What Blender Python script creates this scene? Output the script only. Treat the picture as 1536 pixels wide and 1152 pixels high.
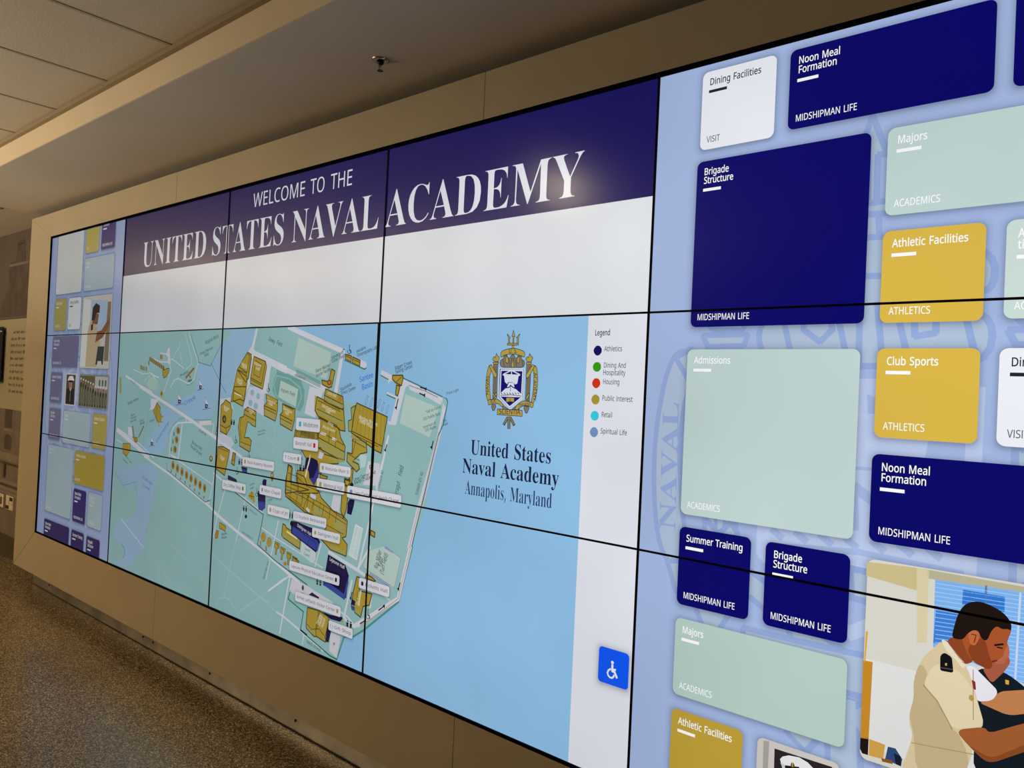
import bpy, bmesh, math, json, random
from mathutils import Vector, Matrix
from mathutils.geometry import tessellate_polygon
for o in list(bpy.data.objects): bpy.data.objects.remove(o)
S = bpy.context.scene
COLL = S.collection
random.seed(4)

# ---------------------------------------------------------------- camera, world, lights, exposure
FZ = 0.42                      # height of the lower screen edge above the floor
cam = bpy.data.cameras.new('camera')
cam.sensor_fit = 'HORIZONTAL'; cam.sensor_width = 36.0
cam.lens = 1165.885 / 1536 * 36.0
cam.clip_start = 0.02; cam.clip_end = 60
co = bpy.data.objects.new('camera', cam); COLL.objects.link(co)
Rw = [[0.751886, 0.047352, -0.65759], [-0.0272, 0.998796, 0.040821], [0.658731, -0.012806, 0.752269]]
# rows: right, up, back of the camera in wall axes (x along the wall, y up, z out of the wall)
def wv(v): return Vector((v[0], -v[2], v[1]))
cx, cy, cz = (wv(r) for r in Rw)
M = Matrix((cx, cy, cz)).transposed().to_4x4()
M.translation = Vector((6.0289, -1.9377, 1.1105 + FZ))
co.matrix_world = M
S.camera = co
S.view_settings.view_transform = 'Standard'; S.view_settings.look = 'None'
S.view_settings.gamma = 1.0; S.view_settings.use_curve_mapping = False
S.view_settings.exposure = 0.0
w = bpy.data.worlds.new('world'); S.world = w; w.use_nodes = True
bg = w.node_tree.nodes['Background']; bg.inputs[0].default_value = (1.0, 0.84, 0.62, 1); bg.inputs[1].default_value = 0.08

def light(name, kind, loc, energy, colr, rot=(0, 0, 0), size=None, sy=None, spot=None, blend=.5):
    l = bpy.data.lights.new(name, kind); l.energy = energy; l.color = colr
    if kind == 'AREA':
        l.size = size
        if sy: l.shape = 'RECTANGLE'; l.size_y = sy
    else:
        l.shadow_soft_size = size or .05
    if kind == 'SPOT': l.spot_size = spot; l.spot_blend = blend
    o = bpy.data.objects.new(name, l); COLL.objects.link(o); o.location = loc; o.rotation_euler = rot
    return o
WARM = (1.0, 0.83, 0.56)
DOWNLIGHTS = [(3.17, -1.70), (-1.67, -1.78), (8.0, -1.70)]
for dx, dy in DOWNLIGHTS:
    light('downlight_lamp', 'SPOT', (dx, dy, 2.80), {3.17: 33, -1.67: 32, 8.0: 6}[dx], WARM, size=.07, spot=math.radians(168), blend=.35)
light('added_up_fill', 'AREA', (-1.0, -3.4, 1.7), 400, (1.0, .84, .64), rot=(math.radians(180), 0, 0), size=6.0, sy=.6)  # added unseen fill aimed up, brightens the ceiling and soffit

light('added_down_fill', 'AREA', (-3.4, -2.3, 2.79), 9, (1.0, .82, .55), size=3.2, sy=1.2)  # added soft fill facing down from the left, brightens the surround

# ---------------------------------------------------------------- materials
def srgb(h):
    v = [int(h[i:i+2], 16) / 255 for i in (1, 3, 5)]
    return [c / 12.92 if c < .04045 else ((c + .055) / 1.055) ** 2.4 for c in v]
def newmat(name):
    m = bpy.data.materials.new(name); m.use_nodes = True
    return m, m.node_tree, m.node_tree.nodes['Principled BSDF']
def plain(name, h, rough=.6, metal=0, spec=.5):
    m, nt, p = newmat(name)
    p.inputs['Base Color'].default_value = (*srgb(h), 1); p.inputs['Roughness'].default_value = rough
    p.inputs['Metallic'].default_value = metal; p.inputs['Specular IOR Level'].default_value = spec
    return m
def noisy(name, h1, h2, scale, rough=.6, bump=0, detail=4, lo=.35, hi=.65, metal=0, coat=0, bscale=None):
    m, nt, p = newmat(name); N = nt.nodes; L = nt.links
    tc = N.new('ShaderNodeTexCoord'); n = N.new('ShaderNodeTexNoise'); n.inputs['Scale'].default_value = scale; n.inputs['Detail'].default_value = detail
    r = N.new('ShaderNodeValToRGB'); r.color_ramp.elements[0].position = lo; r.color_ramp.elements[1].position = hi
    r.color_ramp.elements[0].color = (*srgb(h1), 1); r.color_ramp.elements[1].color = (*srgb(h2), 1)
    L.new(tc.outputs['Object'], n.inputs['Vector']); L.new(n.outputs[0], r.inputs[0]); L.new(r.outputs[0], p.inputs['Base Color'])
    p.inputs['Roughness'].default_value = rough; p.inputs['Metallic'].default_value = metal; p.inputs['Coat Weight'].default_value = coat
    if bump:
        b = N.new('ShaderNodeBump'); b.inputs['Strength'].default_value = bump; b.inputs['Distance'].default_value = .002
        n2 = N.new('ShaderNodeTexNoise'); n2.inputs['Scale'].default_value = bscale or scale * 3; n2.inputs['Detail'].default_value = 3
        L.new(tc.outputs['Object'], n2.inputs['Vector']); L.new(n2.outputs[0], b.inputs['Height']); L.new(b.outputs[0], p.inputs['Normal'])
    return m
M_LAM = noisy('frame_laminate', '#B0A284', '#B5A788', 3, .5, .08, bscale=700)
M_JOINT = plain('dark_joint', '#2A2218', .8)
M_BLACK = plain('black_gasket', '#020202', .9, 0, .05)
M_BEZEL = plain('black_bezel', '#030303', .7, 0, .15)
M_WALL = noisy('wall_paint', '#A79A80', '#AC9F85', 2, .75, .1, bscale=300)
M_SOFF = noisy('soffit_paint', '#C4B8A2', '#C9BDA8', 2, .7, .12, bscale=260)
M_FASC = noisy('fascia_paint', '#CDBB9A', '#D2C0A0', 2, .7, .1, bscale=260)
M_TILE = noisy('ceiling_tile_mineral', '#B4A68D', '#CDBFA8', 190, .9, .5, detail=6, lo=.3, hi=.7, bscale=240)
M_GRID = plain('ceiling_grid_metal', '#8C7A5C', .5)
M_BAR = plain('ceiling_grid_bar', '#A39174', .7)
M_STEEL = noisy('brushed_steel', '#B8B6AE', '#E0DDD2', 6, .34, .1, metal=.9)
M_CHROME = plain('chrome', '#B8AF9C', .2, 1.0)
M_DARK = plain('dark_metal', '#2A231A', .4, .6)
M_PLATE = plain('ivory_plate', '#D8CCAC', .4)
M_SLOT = plain('dark_slot', '#2E2820', .5)
M_INK = plain('brown_print_ink', '#54482F', .7)
M_CREAM = noisy('cream_print_board', '#A39A7C', '#A89E80', 3, .6)
M_BASE = plain('rubber_baseboard', '#4A3F2E', .5)
M_MUR1 = noisy('sepia_photo_sky', '#57493A', '#66574A', 1.2, .6)
M_MUR2 = noisy('sepia_photo_dark', '#453829', '#54463A', 9, .6)
M_MUR3 = noisy('sepia_photo_mid', '#6A5C4C', '#7A6C5C', 7, .6)
M_MUR4 = noisy('sepia_photo_light', '#7E705E', '#8C7E6C', 5, .6)
M_AMBER = noisy('amber_artwork', '#3A2413', '#A8621E', 14, .35, lo=.45, hi=.7)
M_YEL = plain('yellow_label', '#C9AE4E', .5)
def lamp_mat():
    m, nt, p = newmat('lamp_lens'); p.inputs['Emission Color'].default_value = (1, .74, .42, 1); p.inputs['Emission Strength'].default_value = 22
    return m
M_LENS = lamp_mat()
def floor_mat():
    m, nt, p = newmat('terrazzo_floor'); N = nt.nodes; L = nt.links
    tc = N.new('ShaderNodeTexCoord')
    v = N.new('ShaderNodeTexVoronoi'); v.inputs['Scale'].default_value = 230
    r = N.new('ShaderNodeValToRGB'); e = r.color_ramp.elements
    e[0].position = 0; e[0].color = (*srgb('#17110B'), 1); e[1].position = 1; e[1].color = (*srgb('#CDB88F'), 1)
    k = e.new(.35); k.color = (*srgb('#66543A'), 1); k = e.new(.7); k.color = (*srgb('#86714F'), 1)
    n = N.new('ShaderNodeTexNoise'); n.inputs['Scale'].default_value = 1.3; n.inputs['Detail'].default_value = 5
    mx = N.new('ShaderNodeMix'); mx.data_type = 'RGBA'; mx.blend_type = 'MULTIPLY'; mx.inputs[0].default_value = .5
    sp = N.new('ShaderNodeSeparateColor')
    L.new(tc.outputs['Object'], v.inputs['Vector']); L.new(v.outputs['Color'], sp.inputs[0]); L.new(sp.outputs[0], r.inputs[0])
    L.new(tc.outputs['Object'], n.inputs['Vector']); L.new(r.outputs[0], mx.inputs[6]); L.new(n.outputs[0], mx.inputs[7])
    L.new(mx.outputs[2], p.inputs['Base Color']); p.inputs['Roughness'].default_value = .24; p.inputs['Specular IOR Level'].default_value = .5
    return m
M_FLOOR = floor_mat()

# the light of an LCD panel: every colour is emitted, weaker towards grazing angles as on the real panels,
# behind a satin cover that mirrors the room softly
def lcd_group():
    g = bpy.data.node_groups.new('lcd_panel', 'ShaderNodeTree')
    g.interface.new_socket('Color', in_out='INPUT', socket_type='NodeSocketColor')
    g.interface.new_socket('Shader', in_out='OUTPUT', socket_type='NodeSocketShader')
    N = g.nodes; L = g.links
    gi = N.new('NodeGroupInput'); go = N.new('NodeGroupOutput')
    lw = N.new('ShaderNodeLayerWeight'); lw.inputs[0].default_value = .5
    mr = N.new('ShaderNodeMapRange'); mr.inputs[1].default_value = 0; mr.inputs[2].default_value = .75; mr.inputs[3].default_value = .99; mr.inputs[4].default_value = .38
    geo = N.new('ShaderNodeNewGeometry'); n = N.new('ShaderNodeTexNoise'); n.inputs['Scale'].default_value = 1.6; n.inputs['Detail'].default_value = 2
    m2 = N.new('ShaderNodeMapRange'); m2.inputs[1].default_value = .3; m2.inputs[2].default_value = .7; m2.inputs[3].default_value = .93; m2.inputs[4].default_value = 1.05
    mul = N.new('ShaderNodeMath'); mul.operation = 'MULTIPLY'
    p = N.new('ShaderNodeBsdfPrincipled'); p.inputs['Base Color'].default_value = (.012, .012, .014, 1); p.inputs['Roughness'].default_value = .215; p.inputs['Specular IOR Level'].default_value = .33
    L.new(lw.outputs['Facing'], mr.inputs[0]); L.new(geo.outputs['Position'], n.inputs['Vector']); L.new(n.outputs[0], m2.inputs[0])
    L.new(mr.outputs[0], mul.inputs[0]); L.new(m2.outputs[0], mul.inputs[1])
    L.new(gi.outputs[0], p.inputs['Emission Color']); L.new(mul.outputs[0], p.inputs['Emission Strength'])
    L.new(p.outputs[0], go.inputs[0])
    return g
LCD = lcd_group()
lcd_cache = {}
def lcd(h):
    if h not in lcd_cache:
        m = bpy.data.materials.new('screen_colour_' + h[1:]); m.use_nodes = True; nt = m.node_tree; nt.nodes.clear()
        g = nt.nodes.new('ShaderNodeGroup'); g.node_tree = LCD; g.inputs[0].default_value = (*srgb(h), 1)
        o = nt.nodes.new('ShaderNodeOutputMaterial'); nt.links.new(g.outputs[0], o.inputs[0])
        lcd_cache[h] = m
    return lcd_cache[h]
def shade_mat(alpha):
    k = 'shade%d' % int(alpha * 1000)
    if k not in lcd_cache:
        m = bpy.data.materials.new('displayed_drop_shadow'); m.use_nodes = True; nt = m.node_tree; nt.nodes.clear()  # soft drop shadow drawn into the screen graphics
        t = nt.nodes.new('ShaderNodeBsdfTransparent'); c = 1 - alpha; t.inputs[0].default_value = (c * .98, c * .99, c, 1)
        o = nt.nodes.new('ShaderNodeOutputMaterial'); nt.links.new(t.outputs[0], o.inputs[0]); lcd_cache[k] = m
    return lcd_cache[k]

# ---------------------------------------------------------------- mesh helpers
def link(name, me, parent=None):
    o = bpy.data.objects.new(name, me); COLL.objects.link(o)
    if parent: o.parent = parent; o.matrix_parent_inverse = Matrix()
    return o
def empty(name, loc, label=None, cat=None, group=None):
    o = bpy.data.objects.new(name, None); COLL.objects.link(o); o.location = loc; o.empty_display_size = .05
    if label: o['label'] = label
    if cat: o['category'] = cat
    if group: o['group'] = group
    return o
class MB:
    """collects shapes in world coordinates and links them as one mesh"""
    def __init__(s): s.v = []; s.f = []; s.mi = []; s.mats = []
    def mid(s, m):
        if m not in s.mats: s.mats.append(m)
        return s.mats.index(m)
    def add(s, vs, fs, m):
        b = len(s.v); s.v += vs; k = s.mid(m)
        for f in fs: s.f.append([b + i for i in f]); s.mi.append(k)
    def box(s, x0, y0, z0, x1, y1, z1, m, bev=0):
        if bev:
            bm = bmesh.new(); bmesh.ops.create_cube(bm, size=1)
            for v in bm.verts: v.co = Vector(((x0+x1)/2 + v.co.x*(x1-x0), (y0+y1)/2 + v.co.y*(y1-y0), (z0+z1)/2 + v.co.z*(z1-z0)))
            bmesh.ops.bevel(bm, geom=bm.edges[:], offset=bev, segments=2, profile=.5, affect='EDGES')
            bm.verts.index_update(); s.add([tuple(v.co) for v in bm.verts], [[v.index for v in f.verts] for f in bm.faces], m); bm.free(); return
        v = [(x, y, z) for z in (z0, z1) for y in (y0, y1) for x in (x0, x1)]
        s.add(v, [(0,2,3,1),(4,5,7,6),(0,1,5,4),(2,6,7,3),(0,4,6,2),(1,3,7,5)], m)
    def prism(s, pts, y0, y1, m):
        """pts (x, z) outline counter-clockwise as seen from the front, extruded along y"""
        n = len(pts); v = [(x, y0, z) for x, z in pts] + [(x, y1, z) for x, z in pts]
        s.add(v, [tuple(range(n)), tuple(range(2*n-1, n-1, -1))] + [(i, n+i, n+(i+1) % n, (i+1) % n) for i in range(n)], m)
    def lathe(s, prof, c, m, n=28):
        """prof: (radius, z) pairs, axis vertical through c"""
        vs = []; fs = []
        for r, z in prof:
            for k in range(n):
                a = 2*math.pi*k/n; vs.append((c[0]+r*math.cos(a), c[1]+r*math.sin(a), c[2]+z))
        for i in range(len(prof)-1):
            for k in range(n): fs.append((i*n+k, i*n+(k+1) % n, (i+1)*n+(k+1) % n, (i+1)*n+k))
        s.add(vs, fs, m)
    def tube(s, pts, r, m, n=8):
        vs = []; fs = []; P = [Vector(p) for p in pts]
        for i, p in enumerate(P):
            d = (P[min(i+1, len(P)-1)] - P[max(i-1, 0)]).normalized(); a = d.orthogonal().normalized(); b = d.cross(a)
            for k in range(n):
                t = 2*math.pi*k/n; vs.append(tuple(p + a*r*math.cos(t) + b*r*math.sin(t)))
        for i in range(len(P)-1):
            for k in range(n): fs.append((i*n+k, i*n+(k+1) % n, (i+1)*n+(k+1) % n, (i+1)*n+k))
        fs += [tuple(range(n-1, -1, -1)), tuple(range((len(P)-1)*n, len(P)*n))]
        s.add(vs, fs, m)
    def build(s, name, parent=None, smooth=False, origin=None):
        o0 = Vector(origin) if origin else (parent.matrix_world.translation if parent and parent.parent is None else Vector((0, 0, 0)))
        if parent is not None and parent.parent is not None: o0 = parent.parent.location
        if parent is not None and parent.parent is None: o0 = parent.location
        me = bpy.data.meshes.new(name); me.from_pydata([tuple(Vector(v) - o0) for v in s.v], [], s.f)
        for m in s.mats: me.materials.append(m)
        me.polygons.foreach_set('material_index', s.mi)
        me.update()
        bm = bmesh.new(); bm.from_mesh(me); bmesh.ops.recalc_face_normals(bm, faces=bm.faces[:]); bm.to_mesh(me); bm.free()
        if smooth: me.shade_auto_smooth(angle=math.radians(40)) if hasattr(me, 'shade_auto_smooth') else me.polygons.foreach_set('use_smooth', [True]*len(me.polygons))
        o = link(name, me, parent)
        if parent is None: o.location = o0
        return o
def struct(o): o['kind'] = 'structure'; return o

# ---------------------------------------------------------------- the room
b = MB(); b.box(-7, -6, -.1, 10, .3, 0, M_FLOOR); struct(b.build('floor'))
b = MB(); b.box(-7, .195, 0, 10, .3, 2.9, M_WALL); struct(b.build('wall_back'))
# dropped plaster soffit above the video wall, its front edge turned up to the tile ceiling
b = MB(); b.box(-7, -.57, 2.69, 10, .195, 2.90, M_SOFF); struct(b.build('trim_1'))
b = MB(); b.box(-7, -.573, 2.692, 10, -.5705, 2.80, M_FASC); struct(b.build('trim_2'))
b = MB(); b.box(-7, -.595, 2.798, 10, -.5735, 2.8175, M_GRID); struct(b.build('trim_3'))
b = MB(); b.box(-7, -6, 2.832, 10, -.5735, 2.90, M_GRID); ceil = struct(b.build('ceiling'))
tb = MB(); tb.box(.004, -.606, 2.820, .606, -.004, 2.8315, M_TILE, .0025)
tile_mesh = None
x0 = .573
for i in range(-8, 15):
    for j in range(6):
        if tile_mesh is None:
            t = tb.build('ceiling_tile', ceil); tile_mesh = t.data
        else:
            t = link('ceiling_tile', tile_mesh, ceil)
        t.location = (x0 + .61 * i, -.576 - .61 * j, 0)
# visible T-bars of the ceiling grid
b = MB()
for i in range(-8, 16): b.box(x0 + .61*i - .008, -4.2, 2.8175, x0 + .61*i + .008, -.5955, 2.8198, M_BAR)
b.build('grid_bar', ceil)

# recessed downlights in the tile ceiling (behind the photographer)
first = None
for dx, dy in DOWNLIGHTS:
    if first is None:
        first = empty('ceiling_downlight', (dx, dy, 2.815), 'round recessed downlight in the tile ceiling behind the viewer', 'ceiling light', 'downlights in the tile ceiling')
        m = MB(); m.lathe([(.062, .003), (.066, -.004), (.082, -.004), (.085, .0)], (dx, dy, 2.819), M_CHROME); m.build('trim_ring', first, True)
        m = MB(); m.lathe([(0, .001), (.06, .001)], (dx, dy, 2.815), M_LENS); m.build('lens', first)
    else:
        c = first.copy(); COLL.objects.link(c); c.location = (dx, dy, 2.815)
        for ch in list(first.children):
            k = ch.copy(); COLL.objects.link(k); k.parent = c

# ---------------------------------------------------------------- exhibit wall at the left
b = MB()
b.box(-6.5, .185, FZ+1.54, -.42, .1945, 2.689, M_MUR1)
mu = b.build('mural_panel'); mu['label'] = 'dark sepia photo mural of a stone tower under the ceiling'; mu['category'] = 'mural'
def relief(name, parent, pts, m, y):
    b = MB(); b.prism([(x, FZ+z) for x, z in pts], y-.0008, y, m); return b.build(name, parent)
relief('tower_print', mu, [(-1.75,1.56),(-1.05,1.56),(-1.05,2.0),(-1.16,2.01),(-1.2,2.17),(-1.24,2.2),(-1.37,2.19),(-1.39,2.16),(-1.41,2.03),(-1.56,2.01),(-1.56,1.8),(-1.70,1.68)], M_MUR2, .1842)
relief('cornice_print', mu, [(-1.56,1.985),(-1.05,1.985),(-1.05,2.005),(-1.56,2.005)], M_MUR3, .1832)
relief('railing_print', mu, [(-1.36,2.155),(-1.22,2.155),(-1.22,2.17),(-1.36,2.17)], M_SLOT, .1832)
b = MB(); b.box(-6.5, .187, FZ+.785, -.42, .1945, FZ+1.537, M_CREAM)
tp = b.build('text_panel'); tp['label'] = 'cream wall board with brown lines of text beside the framed picture'; tp['category'] = 'exhibit panel'
b = MB(); b.box(-6.5, .189, FZ-.245, -.42, .1945, FZ+.782, M_MUR3)
lm = b.build('mural_panel'); lm['label'] = 'sepia photo mural of a pale building facade below the cream board'; lm['category'] = 'mural'
relief('window_print', lm, [(-1.475,.63),(-1.30,.63),(-1.30,.782),(-1.475,.782)], M_MUR2, .1885)
relief('sill_print', lm, [(-1.50,.60),(-1.27,.60),(-1.27,.622),(-1.50,.622)], M_MUR4, .1885)
relief('arch_print', lm, [(-1.46,.45),(-1.29,.45),(-1.29,.55),(-1.33,.575),(-1.42,.575),(-1.46,.55)], M_MUR2, .1885)
for z0, z1, m in ((.36, .42, M_MUR4), (.325, .345, M_MUR2), (.17, .20, M_MUR4), (.12, .14, M_MUR4), (.145, .165, M_MUR2), (.085, .10, M_MUR4)):
    relief('moulding_print', lm, [(-3.2, z0), (-.5, z0), (-.5, z1), (-3.2, z1)], m, .1885)
relief('door_print', lm, [(-1.44,.215),(-1.38,.215),(-1.38,.33),(-1.44,.33)], M_SLOT, .1878)
b = MB(); b.box(-6.5, .180, 0, -.42, .1945, FZ-.247, M_BASE, .002); bb = b.build('baseboard_left'); bb['kind'] = 'structure'
# framed artwork on standoffs
f = empty('framed_picture', (-1.9, .18, FZ+1.01), 'dark mounted picture with amber artwork held by steel standoffs', 'picture')
b = MB(); b.box(-2.25, .160, FZ+1.01, -1.56, .168, FZ+1.475, M_DARK, .002); b.build('board', f)
b = MB(); b.box(-2.2, .158, FZ+1.10, -1.66, .1598, FZ+1.42, M_AMBER); b.build('artwork', f)
b = MB(); b.box(-1.78, .1565, FZ+1.065, -1.65, .1578, FZ+1.115, M_YEL); b.build('caption_label', f)
for x in (-1.60, -2.21):
    for z in (1.435, 1.05):
        b = MB(); b.tube([(x, .186, FZ+z), (x, .152, FZ+z)], .011, M_CHROME, 12); b.build('standoff', f, True)
# electric plates
s = empty('outlet_plate', (-1.435, .188, FZ-.03), 'tall ivory outlet plate low on the sepia mural, left of the switch plate', 'outlet')
b = MB(); b.box(-1.487, .181, FZ-.035, -1.385, .1882, FZ+.075, M_PLATE, .003); b.build('cover', s)
b = MB(); b.box(-1.455, .1795, FZ-.01, -1.417, .1808, FZ+.05, M_SLOT, .0005); b.build('socket', s)
s = empty('switch_plate', (-1.24, .188, FZ-.03), 'ivory plate with two rows of switches beside the frame of the video wall', 'switch')
b = MB(); b.box(-1.325, .1835, FZ-.035, -1.15, .1882, FZ+.08, M_PLATE, .003); b.build('cover', s)
for i in range(2):
    for j in range(3):
        b = MB(); b.box(-1.31 + .085*i, .1795, FZ-.028 + .036*j, -1.245 + .085*i, .1833, FZ+.0 + .036*j, M_PLATE if (i+j) % 3 else M_SLOT, .001); b.build('rocker', s)

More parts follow.
